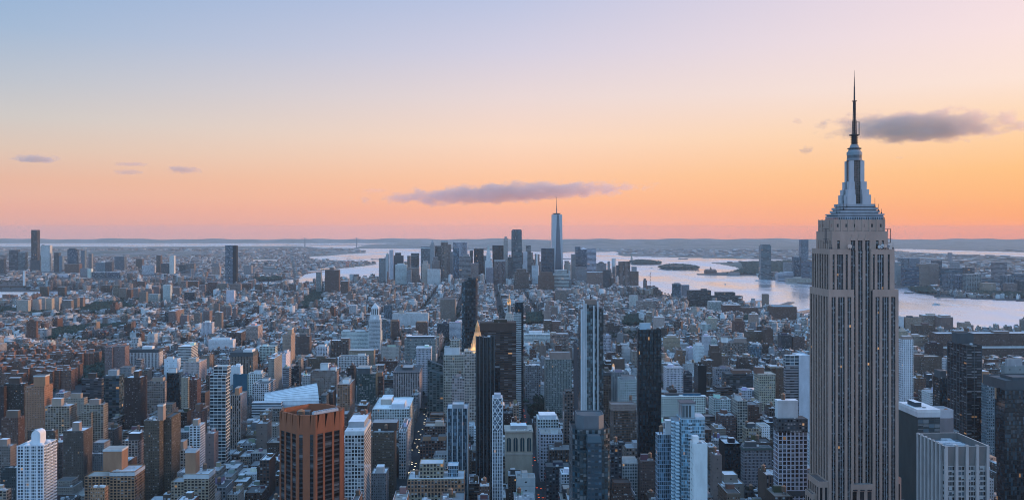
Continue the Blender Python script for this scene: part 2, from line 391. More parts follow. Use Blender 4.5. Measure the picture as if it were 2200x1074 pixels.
def building(name, label, xl, xr, yt, yb, d, D, pal, sty, xs=None, ex=(), roof=None, cat=None, group=None, side=None, rim=None, seed=None):
    """d under 400 is a height in metres, from which the distance follows; xs is the photo column of the far edge of the visible side wall"""
    r = random.Random(hash_(label)); seed = r.random()
    if d < 400: d = (EYE - d) * F / (yt - YE)
    if xs is not None:
        xe = xr if xs > xr else xl; k_ = (xs - XC) / F; D = ((xe - XC) / F * d - k_ * d) / (k_ + CXY); D = min(max(D, 8), 90)
    else: xs = (xl + xr) / 2
    w, xm, _ = place(xl, xr, d, D)
    h = height_at(yt, d)
    root = emptyobj(name, (xm, d, drop(d)))
    tag(root, label, cat or name.replace('_', ' '), group)
    register(label, xl, xr, xs, yt, yb, d, w, D, xm)
    st = STY[sty]
    if d > 4300 and sty not in 'nb': STY['far'] = st = (st[0] * 2.4, st[1] * 2.2, st[2] if st[2] > .95 else min(st[2] * 1.05, .8), st[3], *st[4:]); sty = 'far'; side = None
    c = tuple(v * r.uniform(.93, 1.07) * (.95 if pal in ('wh','sl','lb','be','ta','og','wg') else .72) for v in PAL[pal]); rc = roof or roofcol(r)
    sst = [st, STY[side or sty], st, STY[side or sty]]
    m = MB(); par = 1.1 if d < 2600 else 0
    m.box(-w / 2, w / 2, 0, D, 0, h, c, sst, roof=rc, seed=seed, par=par, rim=rim)
    m.obj('walls', root)
    zt = h - par
    auto = True
    for e in ex:
        k_ = e[0]
        if k_ == 'box':                                     # bulkhead or penthouse: fractions of the footprint, height, palette
            _, a, b_, f0, f1, hh, pl = e[:7]; auto = False
            n_ = MB(); n_.box(-w/2 + a*w, -w/2 + b_*w, f0*D, f1*D, zt, h + hh, PAL[pl], STY[e[7]] if len(e) > 7 else None, roof=rc, seed=seed)
            if hh >= 10: n_.box(-w/2 + a*w - .3, -w/2 + b_*w + .3, f0*D - .3, f1*D + .3, h + hh - 1.6, h + hh + .4, PAL['wg'], roof=rc, bottom=True)
            n_.obj('bulkhead', root)
        elif k_ == 'tank': water_tank(root, -w/2 + e[1]*w, e[2]*D, zt if len(e) < 4 else h + e[3])
        elif k_ == 'tier':                                  # further block traced in photo columns: x0, x1, top row, setback, depth
            _, a, b_, t_, off, dd = e[:6]; pl = e[6] if len(e) > 6 else pal; sy_ = e[7] if len(e) > 7 else sty
            x0_, x1_ = ((a - XC) * (d + off) / F - xm) , ((b_ - XC) * (d + off) / F - xm)
            hh = height_at(t_, d + off); n_ = MB()
            cc = c if pl == pal else PAL[pl]
            n_.box(x0_, x1_, off, off + dd, 0 if off < 0 or len(e) > 8 else zt, hh, cc, STY[sy_], roof=rc, seed=(seed + .37) % 1, par=1.0 if d < 2600 else 0); n_.obj('tier', root); auto = False
            FEET.append((xm + (x0_ + x1_) / 2 , d + off + dd / 2, (x1_ - x0_) / 2, dd / 2))
        elif k_ == 'cornice':
            n_ = MB(); n_.box(-w/2 - e[1], w/2 + e[1], -e[1], D + e[1], h - e[2] - e[3], h - e[3], PAL[e[4]], bottom=True); n_.obj('cornice', root)
        elif k_ == 'band':                                  # horizontal band round the walls: z fraction range, palette
            n_ = MB(); n_.box(-w/2 - .25, w/2 + .25, -.25, D + .25, h * e[1], h * e[2], PAL[e[3]], STY[e[4]] if len(e) > 4 else None, bottom=True, top=True, seed=seed); n_.obj('band', root)
        elif k_ == 'pyr':                                   # pyramid roof: base inset, height, palette
            n_ = MB(); i_ = e[1]; n_.taper([(-w/2+i_, i_), (w/2-i_, i_), (w/2-i_, D-i_), (-w/2+i_, D-i_)], h, [(-.3, D/2-.3), (.3, D/2-.3), (.3, D/2+.3), (-.3, D/2+.3)], h + e[2], PAL[e[3]]); n_.obj('pyramid_roof', root); auto = False
        elif k_ == 'arcade':                                # tall round-headed windows across the front: count, rows from top (m), height
            _, n_a, z_t, z_h, col_ = e; pw = w / n_a
            for i_ in range(n_a):
                n_ = MB(); xc = -w/2 + pw*(i_ + .5); rw = pw*.31; zt2 = h - z_t - rw
                pts = [(xc - rw, zt2 - z_h), (xc + rw, zt2 - z_h)] + [(xc + rw*math.cos(t_), zt2 + rw*math.sin(t_)) for t_ in np.linspace(0, math.pi, 8)]
                n_.face([(a_, -.12, b2) for a_, b2 in pts], col_); n_.face([(a_, -.02, b2) for a_, b2 in pts][::-1], col_)
                n_.obj('arched_window', root)
                n_ = MB(); n_.box(xc - .25, xc + .25, -.3, -.125, zt2 - z_h, zt2 + rw*.9, c); n_.obj('mullion', root)
        elif k_ == 'mast':
            n_ = MB(); n_.cyl(-w/2 + e[1]*w, D*.5, .5, zt, h + e[2], (.25,.26,.28), r1=.15, n=6); n_.obj('mast', root)
        elif k_ == 'dome':
            n_ = MB(); R_d = min(w, D) * .42; zz = h
            for i_ in range(5):
                a0, a1 = math.pi/2*i_/5, math.pi/2*(i_+1)/5
                n_.cyl(0, D/2, R_d*math.cos(a0), zz + R_d*.6*math.sin(a0), zz + R_d*.6*math.sin(a1), PAL[e[1]], r1=R_d*math.cos(a1)+.02, n=14)
            n_.obj('dome', root); auto = False
        elif k_ == 'piers':                                 # raised vertical piers on the front: count, width, proud, palette
            zt_ = h + (e[5] if len(e) > 5 else 0)
            for i_ in range(e[1]):
                n_ = MB(); xx = -w/2 + (w - e[2]) * i_ / (e[1] - 1); n_.box(xx, xx + e[2], -e[3], -.01, 0, zt_, PAL[e[4]]); n_.obj('pier', root)
            if D > 12:
                ns = max(2, round(e[1] * D / w)); x0_, x1_ = (w/2 + .01, w/2 + e[3]) if xm < 0 else (-w/2 - e[3], -w/2 - .01)
                for i_ in range(1, ns):
                    n_ = MB(); yy_ = (D - e[2]) * i_ / (ns - 1); n_.box(x0_, x1_, yy_, yy_ + e[2], 0, zt_, PAL[e[4]]); n_.obj('pier', root)
    if auto and d < 3200 and w > 6 and D > 8:
        n_ = MB(); bw, bd = w * r.uniform(.25, .5), D * r.uniform(.25, .45); bx, by = r.uniform(-w/2 + 1, w/2 - bw - 1), r.uniform(D*.2, D - bd - 1)
        n_.box(bx, bx + bw, by, by + bd, zt, h + r.uniform(2.5, 5), tuple(min(.7, v * r.uniform(.9, 1.4)) for v in c), roof=rc); n_.obj('bulkhead', root)
    if d < 1900: roof_clutter(root, r, w, D, zt, sty)
    if d < 1700 and pal in ('br','bn','ta','pk','be','gr') and r.random() < .5 and w > 12: water_tank(root, r.uniform(-w*.35, w*.35), D*r.uniform(.35,.8), zt)
    return root
def hash_(s):
    h = 5381
    for ch in s: h = (h * 33 + ord(ch)) & 0xffffffff
    return h
B = building
AT, OT, GT, LB, HT, SK, HR, WT_ = 'apartment_tower', 'office_tower', 'glass_tower', 'loft_building', 'housing_tower', 'skyscraper', 'high_rise', 'waterfront_tower'
# ---- near left
B(AT,'white grid tower with glass crown and stepped right side, taller than its neighbours',451,485,805,930,128,24,'wh','l',xs=494,ex=[('tier',459,488,787,2,16,'wh','l')],rim=(.7,.72,.74))
B(AT,'brown brick twin slab tower with pale roof edge and tall penthouse',309,342,903,1064,108,26,'bn','s',xs=353,rim=(.6,.62,.64),ex=[('tier',353,369,896,14,30,'bn','s',1),('box',.8,1.15,.3,.8,16,'pk')])
B(AT,'orange brick tower with tall blank penthouse and balconies, far left',54,95,829,920,95,30,'og','s',xs=113,ex=[('box',.4,1.0,.1,.6,14,'og')])
B(AT,'dark brick tower with white roof edge beside the orange tower',8,51,824,890,92,30,'db','s',xs=60,rim=(.6,.62,.64),ex=[('box',.2,.75,.2,.7,8,'db')])
B(AT,'dark narrow tower cut by the left picture edge',-20,8,830,900,90,24,'db','s',xs=10)
B(AT,'pale tan slab apartment block below the orange tower',97,149,872,940,78,26,'ta','k',xs=165,ex=[('box',.2,.6,.2,.6,9,'ta')])
B(AT,'tan stepped apartment block behind the pale tan slab',137,180,855,872,76,24,'ta','s',xs=188,ex=[('box',.3,.8,.2,.8,6,'ta')])
B(AT,'red brown tower with roof plant box at the left edge',3,39,897,952,80,26,'br','s',xs=53,ex=[('box',.2,.9,.2,.6,8,'bn')])
B(AT,'grey brown slab block with pale roof right of the white balconies',136,179,925,996,78,28,'bn','s',xs=198,rim=(.55,.57,.6),ex=[('box',.4,.75,.1,.4,9,'pk')])
B(AT,'tan tower with lower wings, between brown slab and pale slab',180,222,869,923,78,24,'ta','k',xs=232,ex=[('tier',169,196,886,-6,18,'ta','k'),('box',.2,.7,.3,.8,6,'pk')])
B(LB,'brown flat roofed block behind the white balcony tower',60,118,924,939,70,22,'bn','s',xs=119)
B(AT,'grey tan block with rooftop sheds left of the white balcony tower',-10,22,958,998,72,26,'pk','s',xs=36,ex=[('box',.2,.7,.2,.7,7,'pk')])
B(LB,'dark unlit brick mass in the lower left corner',2,38,1004,1074,64,30,'dg','s',xs=40)
B(LB,'tan brick block in the bottom left corner',-12,14,1053,1074,58,24,'ta','k',xs=24)
B(AT,'grey shaded tower with white roof plant and balconies',176,218,813,864,90,24,'dg','r',xs=220,rim=(.5,.52,.55),ex=[('box',.3,.7,.2,.7,8,'db')])
B(GT,'dark teal glass block with stacked boxes beside grey tower',219,256,807,864,84,30,'gn','l',xs=267,ex=[('box',.3,.8,.2,.7,8,'gr')])
B(AT,'dark brown brick slab with scattered pale windows',267,302,811,886,88,32,'db','s',xs=316,ex=[('box',.5,.8,.2,.7,9,'db')])
B(LB,'tan building with arched dark bays between two dark towers',316,354,819,864,66,24,'ta','P',ex=[('box',.2,.8,.3,.8,5,'ta')])
B(AT,'narrow black glass tower with white roof box',358,384,801,860,92,22,'bk','d',ex=[('box',.1,.75,.2,.8,7,'wg')],xs=388)
B(AT,'slim tan tower beside the black glass tower',389,404,811,862,88,20,'ta','s',xs=407)
B(AT,'red brown brick tower with one blank side wall',404,423,815,864,84,22,'br','s',xs=432)
B(GT,'tall teal netted building under construction wrap',501,531,804,838,70,24,'te','n',xs=533)
B(AT,'tan tower with dark window columns right of the white grid tower',495,517,849,917,80,24,'ta','v',xs=531,ex=[('box',.3,.7,.2,.7,9,'og')])
B(AT,'slim white stair tower with balconies stepping down on its right',407,430,914,995,84,22,'wh','k',xs=441,ex=[('box',.2,.7,.2,.7,6,'ta'),('tank',.4,.5)])
B(AT,'cream low block with penthouse in front of slim white tower',380,401,967,1014,66,20,'be','k',xs=415,ex=[('box',.1,.6,.1,.7,9,'ta')])
B(AT,'orange brick block with pale top storey and white framed penthouse',236,289,1012,1074,66,26,'og','k',xs=311,ex=[('band',.93,.985,'wg'),('box',-.4,.35,.3,.9,20,'og'),('tier',183,237,1022,4,22,'og','k',1)])
B(LB,'small red orange brick tower with blank front at the bottom',194,225,1047,1074,72,16,'og','s',xs=230)
B(AT,'tan brick block with white framed penthouse tower near the bottom',395,448,1018,1074,66,26,'ta','k',xs=462,ex=[('band',.93,.99,'wg'),('box',.0,.42,.2,.8,22,'og'),('tier',368,396,1034,3,20,'ta','k',1)])
B(AT,'tan slab with dark penthouse left of the brown twin slab',262,296,946,990,68,22,'ta','k',xs=309,ex=[('box',.3,1,.3,.8,7,'db')])
B(LB,'plain grey block below the white grid tower',441,460,931,978,64,18,'pk','b')
B(LB,'small dark brick block with white cap',411,435,883,910,60,20,'br','s',ex=[('box',.3,.7,.2,.8,9,'br')])
B(AT,'tall mauve brick slab pair rising over low houses',225,241,746,796,70,26,'pk','s',ex=[('tier',241,268,744,6,24,'pk','s',1)],xs=272)
B(OT,'white striped hospital block with dark panel wall',278,338,751,786,52,30,'wh','v',ex=[('band',.88,1.002,'dg'),('box',.4,.75,.3,.7,6,'wh')],xs=350)
B(OT,'grey ribbon window office block with white side',382,411,744,790,62,30,'wg','r',xs=425)
B(LB,'white blank walled block in front of ribbon office',353,380,771,793,52,22,'wh','b')
B(AT,'beige stepped apartment house with pale right wing',394,428,778,805,56,24,'be','s',xs=444,ex=[('box',.2,.7,.2,.6,6,'be')])
B(LB,'grey low block with long white roof',464,492,772,785,45,24,'gr','P')
B(OT,'brown striped office block with dark top and white box',495,543,757,797,66,30,'pk','v',xs=554,ex=[('band',.88,1.002,'dg'),('box',.55,.95,.1,.7,5,'wh')])
B(LB,'white roofed shed block above the teal netting',494,516,787,800,50,20,'wh','n')
B(AT,'white stepped balcony apartments near teal netting',531,563,803,833,58,24,'wh','k',ex=[('box',.4,.9,.2,.8,5,'wh')])
B(AT,'white apartment block with dark window grid above the slatted hall',543,577,824,846,52,24,'wh','g',xs=592)
B(AT,'slim grey tower with dark companion shaft',576,589,770,830,80,22,'gr','s',xs=606)
B(AT,'narrow striped tower with balconies at its right edge',607,621,790,832,76,20,'gr','r',xs=626)
B(GT,'dark glass mid rise with blue window specks',622,642,791,830,70,22,'bk','w')
B(AT,'tall tan tower with penthouse box and balcony side',607,625,719,785,92,26,'ta','s',xs=634,ex=[('box',.5,1,.2,.7,12,'ta')])
B(AT,'white stepped apartment stack beside tall tan tower',600,614,760,790,68,24,'wh','s',xs=624)
B(LB,'brown dense window block behind tall tan tower',635,665,722,765,60,26,'bn','s')
B(LB,'long brown loft with many small windows',661,721,770,786,46,24,'bn','s')
B(LB,'brown ornate hall with blind top wall',710,749,731,768,58,28,'bn','P',ex=[('box',.55,1,.1,.4,4,'bn')])
B(AT,'white zigzag stepped apartment house',679,703,745,768,52,22,'wh','k',ex=[('box',.2,.8,.2,.9,5,'wh')])
B(LB,'white grid apartment block with roof garden',728,789,766,790,48,26,'wh','g')
B(LB,'long tan hall with flat wide roof',749,803,752,770,44,28,'ta','s',ex=[('box',.3,.5,-.05,.1,-3,'ta')])
B(LB,'beige ornate block with tiered attic above red roofs',667,723,798,840,58,26,'ta','P',ex=[('tier',673,720,795,3,20,'ta'),('box',.35,.65,.3,.7,13,'wh'),('box',.75,.95,.2,.6,6,'wh')])
B(AT,'tan orange tower with stacked balconies behind the octagonal tower',725,752,825,889,92,22,'og','k',xs=762,rim=(.7,.72,.74),ex=[('box',.3,.8,.3,.8,4,'wh')])
B(GT,'dark teal glass block with white rooftop',767,807,803,870,72,30,'gn','w',ex=[('box',.0,.68,.2,.9,10,'dg')])
B(LB,'red brick tower block left of the columned facade',800,823,808,858,62,24,'br','P',ex=[('box',.4,.9,.2,.8,6,'og')])
B(LB,'tan facade with giant dark columns and flat cornice',845,901,799,848,66,30,'be','v',xs=908,ex=[('cornice',1.2,1.4,.4,'dg'),('box',.3,.7,.3,.7,4,'dg')])
B(OT,'tall pale grey office shaft with paired windows',894,926,747,820,92,28,'wg','w',ex=[('cornice',.6,1.6,.3,'wg')])
B(LB,'grey gabled block with long dark mansard roof',869,936,728,770,72,30,'gr','w',ex=[('box',.05,.95,.2,.8,5,'dg')])
B(LB,'pale mid block with two water towers',820,857,745,775,56,26,'be','s',ex=[('tank',.2,.4),('tank',.4,.4)])
# ---- mid left
B(AT,'white slim tower standing alone among low houses',433,455,693,724,52,24,'wh','k')
B(LB,'brown striped block with crenellated white roof line',487,518,714,745,48,30,'bn','v',xs=528,rim=(.6,.64,.68))
B(AT,'tan grid apartment tower with lit right face',528,554,700,732,58,30,'be','w',xs=564)
B(LB,'wide white office slab with small windows',448,500,730,750,40,26,'wh','s',ex=[('box',.1,.85,.3,.8,4,'wh')])
B(AT,'white finned block under the wide white slab',558,591,744,760,42,24,'wh','g')
B(LB,'big white gridded utility building below the clock tower',733,818,712,760,62,34,'wh','w',rim=(.6,.64,.68),ex=[('box',.03,.22,.2,.7,4,'wh'),('box',.35,.6,.2,.7,4,'wh')])
B(GT,'dark teal glass block right of the clock tower',816,839,689,735,64,24,'gn','c')
B(LB,'broad white university block with roof colonnade',843,920,674,705,48,30,'wh','w',xs=922,ex=[('box',.18,.3,.3,.6,9,'be'),('box',.35,.8,.3,.7,3,'wg')])
B(AT,'red brick twin block with copper top, left one',836,857,690,733,54,24,'br','s',ex=[('box',.1,.9,.1,.9,4,'og')])
B(AT,'red brick twin block with copper top, right one',893,918,693,718,50,24,'br','s',ex=[('box',.1,.9,.1,.9,4,'og')])
B(HT,'tall mauve apartment slab left of the slanted dark tower',946,978,643,690,78,28,'pk','s',xs=982)
B(LB,'dark window block under the mauve slab',939,965,695,724,46,26,'dg','w')
B(LB,'pale office block between dark block and slanted tower',965,991,693,728,52,26,'wg','w')
B(GT,'slim dark blue glass block near the white university block',825,842,655,690,62,22,'gn','c')
B(LB,'white lattice sided block below the park trees',750,766,655,678,48,22,'wh','g')
# ---- housing rows on the east side
for i,(a,b_,t,y2) in enumerate([(36,60,645,672),(70,83,643,672),(84,97,640,671),(98,111,641,670),(112,127,639,668)]):
    B(HT,['cream housing tower, leftmost of the riverside cluster','cream housing tower second in the riverside cluster','cream housing tower third in the riverside cluster','cream housing tower fourth in the riverside cluster','cream housing tower, rightmost of the cream riverside cluster'][i],a,b_,t,y2,54,22,'be','s',group='cream riverside housing towers')
for i,(a,b_,t,y2) in enumerate([(133,153,645,664),(156,166,640,660),(167,178,638,658)]):
    B(HT,['brown housing block just right of the cream towers','brown housing block second right of the cream towers','brown housing block third right of the cream towers'][i],a,b_,t,y2,50,22,'pk','s',group='brown riverside housing blocks')
for i,(a,b_,t,y2) in enumerate([(86,101,616,640),(124,139,616,638)]):
    B(HT,['lone brown tower on the river bank, left of two','lone brown tower on the river bank, right of two'][i],a,b_,t,y2,58,20,'bn','s')
for i,(a,b_,t,y2) in enumerate([(216,237,613,634),(242,254,612,640),(255,271,619,650),(272,282,622,640),(284,297,620,642),(299,314,627,652),(292,311,605,618),(314,326,622,640),(327,342,616,640),(343,350,620,650),(372,386,618,630),(386,400,604,620),(400,425,604,618),(427,440,612,626),(440,455,608,640),(446,466,606,620),(466,488,609,622),(494,517,610,625),(518,540,609,622)]):
    B(HT,'brown river housing slab, number %s from the left in the bank row' % ['one','two','three','four','five','six','seven','eight','nine','ten','eleven','twelve','thirteen','fourteen','fifteen','sixteen','seventeen','eighteen','nineteen'][i],a,b_,t,y2,48 + (i*7)%12,22,'pk' if i % 3 else 'br','s',group='brown housing slabs along the river')
for i,(a,b_,t,y2,xs) in enumerate([(362,377,668,694,391),(377,391,664,694,None),(388,402,677,698,406),(417,431,672,690,434),(436,450,668,696,456),(461,476,671,699,480),(459,470,652,672,472),(473,483,659,690,485),(486,496,659,684,498),(500,508,662,684,510)]):
    B(HT,'mauve brick housing tower, number %s in the lone tower group' % ['one','two','three','four','five','six','seven','eight','nine','ten'][i],a,b_,t,y2,56,22,'pk','s',xs=xs,group='mauve housing towers by the tree belt')
B(HT,'stepped red brick tower rising alone before the dark park',57,78,690,722,60,22,'br','s',xs=82)
B(HT,'grey glass housing tower with white lattice sides',350,366,612,648,80,20,'wh','w')
B(LB,'white ribbed block beside the lattice sided housing tower',317,340,632,650,44,26,'wg','v')
B(LB,'dark topped civic block with columns',396,418,628,648,50,26,'dg','v')
B(AT,'pale stepped tower near the river bridge',486,503,624,652,64,18,'wh','s')
# ---- centre foreground
B(GT,'black slab tower with corner columns and roof crown',1022,1063,724,1012,195,30,'bk','x',xs=1064,ex=[('piers',6,.9,.5,'dg',2),('tier',1063,1075,790,6,22,'bk','d',1)],rim=(.1,.1,.11))
B(OT,'wide dark brown office slab behind the black slab tower',1031,1109,694,870,171,30,'db','r',ex=[('band',.93,1.002,'db')],rim=(.06,.05,.05))
B(GT,'slim pale glass tower with dark side slab right of the brown slab',1104,1120,673,860,178,22,'wg','r',ex=[('tier',1107,1125,649,6,18,'bk','d',1)])
B(OT,'blue grey glass tower with four white piers',960,1005,877,1020,112,28,'bl','c',ex=[('piers',5,.9,.6,'wg',0),('tier',972,997,868,4,18,'gr','n')],xs=1006)
B(LB,'cream courthouse block with tall grouped windows left of the gold pyramid',953,1000,762,850,128,34,'be','P',ex=[('tier',955,988,747,6,24,'wg','n'),('tier',967,988,731,12,16,'be','w')])
B(LB,'cream lower office wing in front of the courthouse block',971,998,812,870,104,24,'be','P')
B(OT,'cream shaft below the gold pyramid',998,1034,754,885,142,30,'be','P',ex=[('cornice',.5,1.2,.2,'be')])
B(LB,'cream arcade building with four tall round arches',1086,1144,925,1016,72,34,'be','n',ex=[('arcade',4,8,14,(.03,.06,.075)),('band',.60,.63,'be'),('cornice',.9,1.4,.4,'be'),('box',.2,.8,.3,.8,4,'gr')])
building_lower = FEET[-1]
B(LB,'white loft row along the left avenue with roof vents',800,879,878,925,62,34,'wg','P',xs=893,ex=[('box',.5,.85,.1,.5,5,'sl'),('box',.15,.45,.4,.8,7,'be')])
B(LB,'narrow white loft on the left avenue',857,872,928,1000,60,26,'wg','P',xs=884)
B(LB,'brown brick block with dark rooftop and blank front wall',800,846,928,1012,84,30,'bn','s',ex=[('box',-.05,1.1,.4,1,8,'db'),('tank',.6,.3)],xs=852)
B(LB,'grey corner block with roof house left of the avenue mouth',798,830,1016,1074,52,26,'gr','s',xs=835,ex=[('box',.3,.8,.1,.6,6,'wg')])
B(OT,'white grid office tower right of the octagonal brown tower',741,782,926,1074,112,34,'wg','g',xs=797,ex=[('band',.965,1.002,'wg'),('box',.05,.9,.3,.9,6,'gr')])
B(LB,'ornate brick block with orange arched bays at the avenue corner',876,997,1028,1074,58,34,'ta','P',ex=[('band',.72,.97,'og','P'),('tier',902,953,995,8,20,'ta','P'),('tier',963,985,1000,10,16,'lb','c'),('tank',.15,.3)])
B(LB,'red brick flat roofed block in front of glass pier tower',902,958,946,985,52,26,'br','P',ex=[('box',.1,.4,.2,.6,4,'og'),('box',.7,1,.2,.7,4,'og')])
B(LB,'low brick row behind the red brick block',912,957,915,945,50,24,'bn','P',ex=[('box',.5,.9,.2,.7,5,'be')])
B(LB,'slim brick shaft with water tank left of the lattice tower',1030,1052,1044,1074,60,16,'br','s',ex=[('tank',.5,.5)])
B(LB,'plain white blank wall building right of the lattice tower',1110,1150,1026,1074,48,20,'wg','b',ex=[('box',.3,.6,.3,.8,4,'wg')])
B(LB,'cream loft row on the right avenue with stepped roofs',1161,1209,932,966,60,34,'wg','P',ex=[('box',.5,.8,.1,.4,4,'wh')])
B(LB,'pale loft row farther along the right avenue',1155,1200,900,926,60,34,'wg','P',ex=[('box',.1,.9,.2,.9,4,'sl')])
B(LB,'dark roofed low loft beside the right avenue',1173,1226,1002,1020,46,24,'dg','P',xs=1170)
B(LB,'white roofed corner loft at the bottom of right avenue',1206,1229,1018,1074,52,36,'wg','w',xs=1202)
B(AT,'slim tan shaft right of the park',1212,1231,846,918,104,22,'pk','P',ex=[('tier',1215,1229,838,3,12,'pk')])
B(OT,'dense grey window block behind the park trees',1172,1229,772,866,100,32,'gr','w',ex=[('tier',1183,1226,757,6,18,'pk','n')])
B(AT,'tan blank side slab left of the silver tower',1241,1249,745,925,170,28,'dg','r',xs=1232,side='n')
B(AT,'brown balcony tower right of the silver tower',1296,1313,800,920,128,24,'bn','k',rim=(.05,.05,.05),ex=[('band',.97,1.002,'dg')])
B(LB,'red brick office block with regular window pairs',1318,1368,882,958,96,26,'br','w',ex=[('tier',1313,1367,868,6,16,'pk','s'),('tank',.8,.35,8)],xs=1310)
B(LB,'grey window block beneath the gold cupola',1313,1352,800,838,80,28,'gr','w')
B(LB,'curved grey loft block behind the red brick office',1332,1369,815,862,76,28,'wg','P',ex=[('box',.2,.9,.3,.9,4,'gr')])
B(OT,'dark slab tower with faint window grid and lit roof line',1371,1421,708,955,205,30,'bk','d',xs=1369,ex=[('piers',7,.7,.5,'bk',0),('box',.1,.55,.3,.8,7,'lb')],rim=(.05,.05,.05))
B(LB,'long white loft front with even window grid',1421,1516,850,908,80,34,'wh','w',xs=1420,ex=[('cornice',.9,1.1,.3,'wh'),('box',.1,.4,.3,.7,3,'dg'),('box',.5,.9,.3,.7,3,'te')])
B(GT,'lower wing of pale blue glass apartments with balconies',1413,1446,933,1074,128,24,'lb','c',xs=1408,ex=[('tank',.3,.5),('box',.55,.95,.1,.6,12,'wg')])
B(AT,'white wall slab with one column of windows, front of blue tower',1490,1520,953,1074,766,14,'wh','n',side='b')
B(AT,'grey blank slab with water tank right of the white wall slab',1533,1551,977,1046,86,20,'pk','b',xs=1526,ex=[('tank',.3,.5)])
B(LB,'dark grey tower block among blue glass and brick',1312,1336,955,1060,88,22,'dg','P',ex=[('tank',.5,.3),('tier',1330,1343,950,4,12,'dg','n')])
B(LB,'white fronted low office between dark towers',1337,1374,995,1062,64,24,'wg','w',ex=[('box',.1,.9,.3,.8,3,'wh')])
B(LB,'brown brick block with roof sheds left of blue tower',1376,1408,990,1074,72,26,'bn','s',xs=1370)
B(LB,'tan low block with flat terrace behind brown brick',1345,1408,962,988,66,28,'pk','P',ex=[('box',.3,.9,.3,.8,4,'gr')])
B(LB,'low white roofed workshops under the dark slab tower',1350,1408,958,965,62,22,'gr','P')
# ---- right middle
B(AT,'beige corner loft with ribbon windows on two fronts',1584,1606,861,922,84,28,'be','g',xs=1572,ex=[('box',.1,.5,.2,.7,6,'wg')])
B(LB,'pale loft slab left of the beige corner loft',1533,1571,858,893,74,28,'wg','w')
B(LB,'red brick loft below the pale slab',1548,1581,892,920,66,26,'br','w')
B(LB,'beige loft with dark roof and white end section',1603,1636,920,950,66,28,'ta','P',xs=1594,ex=[('tier',1635,1655,915,2,22,'wh','s',1),('box',.2,.7,.3,.8,5,'dg')])
B(LB,'ornate grey hotel front with patterned window bays',1597,1658,960,1006,74,30,'gr','h',xs=1591,ex=[('cornice',1,2.2,1,'gn'),('box',.1,.5,.3,.7,5,'dg')])
B(GT,'black glass block with grey blank party wall',1557,1593,952,1002,74,28,'bk','d',xs=1544,side='n')
B(OT,'dark tower with white window frames and pale sign penthouse',1672,1735,900,1062,140,40,'wg','q',xs=1661,ex=[('band',.915,1.002,'dg','w'),('band',.50,.535,'dg'),('box',.02,.72,.25,.8,16,'wg'),('tank',.25,.5,14)])
B(GT,'grey glass tower with white frame roof beside silver wall',1688,1716,764,880,152,30,'gr','r',xs=1684,ex=[('tier',1717,1741,763,-2,26,'sl','n',1),('band',.92,1.004,'wg','l')])
B(LB,'beige ornate block with triple arched centre',1631,1666,803,852,84,28,'be','P',xs=1620,ex=[('cornice',.8,1.2,.4,'be'),('box',-.1,.4,.3,.8,9,'br')])
B(LB,'brown plain tower behind the ornate beige block',1667,1685,790,852,90,24,'bn','s',ex=[('box',-.6,.9,.2,.8,2,'ta')])
B(LB,'white loft with tall window columns right of dark slab',1432,1468,790,832,66,28,'wh','w',ex=[('cornice',.8,1,.3,'gr')])
B(LB,'dark ribbon block beside the white loft',1468,1487,802,830,56,24,'dg','r')
B(AT,'black slab with white window side among lofts',1500,1518,785,838,92,24,'bk','n',xs=1491,side='h')
B(LB,'long dark hall with rusty red roof',1560,1618,803,826,60,30,'dg','r',ex=[('box',.3,1,.3,.8,5,'br')])
B(LB,'white gabled small building in the loft district',1594,1615,838,862,56,20,'wg','P')
B(LB,'pale grey loft with square windows near black slab',1538,1575,792,806,52,26,'gr','P')
B(AT,'white slab tower with blank side in the loft district',1494,1513,742,772,66,24,'wh','s',ex=[('box',.2,.8,.2,.8,5,'wh')])
B(AT,'pale finned apartment block left of white slab tower',1479,1494,747,771,58,24,'wg','s')
B(AT,'blue grey stepped tower beside brick blocks',1512,1528,722,753,66,22,'sl','s')
B(AT,'white and grey slim twin beside the stepped tower',1529,1541,730,751,58,20,'wg','w')
B(LB,'broad tan brick block with arcaded top floor',1553,1611,736,762,54,30,'pk','P',ex=[('box',.0,.22,.2,.7,11,'wh'),('box',.5,.9,.2,.7,10,'pk')])
B(LB,'tan stepped hotel block right of dark slab tower',1429,1461,725,746,56,26,'ta','s',ex=[('box',.2,.8,.2,.8,4,'ta')])
B(GT,'grey glass block in front of the brick long slab',1613,1636,744,768,54,24,'gl','c')
B(HT,'long red brown slab block with even rows of windows',1605,1642,712,734,54,26,'bn','s')
B(HT,'red brown slab standing at an end of the long slab',1643,1661,707,738,62,28,'bn','s')
B(AT,'blue grey slab left of the great stone tower, nearer one',1678,1701,720,752,62,26,'dg','s')
B(AT,'brown grey slab touching the great stone tower edge',1703,1729,723,750,58,26,'bn','s')
B(AT,'cream tower with bright right face in the village',1520,1540,684,706,50,26,'be','s')
B(AT,'cream slab tower above the dark slab tower',1406,1428,681,704,52,26,'be','s')
B(AT,'slim tan balcony tower beyond the dark slab tower',1390,1401,671,695,52,20,'ta','r')
B(AT,'white balcony terrace block in the village',1505,1528,697,714,42,26,'wh','k',ex=[('box',.2,.6,.2,.7,6,'wh')])
B(AT,'brick pyramid topped tower among village roofs',1578,1600,690,712,56,26,'br','s',ex=[('box',.2,.8,.2,.8,8,'br')])
B(AT,'brick tower with sunlit edge left of the warehouse',1612,1630,675,696,50,24,'ta','s',ex=[('box',.3,.7,.3,.7,6,'ta')])
B(LB,'white ribbed long block near the river',1367,1409,646,667,52,30,'be','g',xs=1366)
B(AT,'white balcony stack left of the ribbed long block',1354,1371,635,655,60,24,'wh','k')
B(LB,'white rounded corner warehouse near the piers',1524,1553,648,671,46,32,'wg','g')
B(LB,'red brick warehouse right of the white rounded one',1554,1592,655,670,40,32,'br','s')
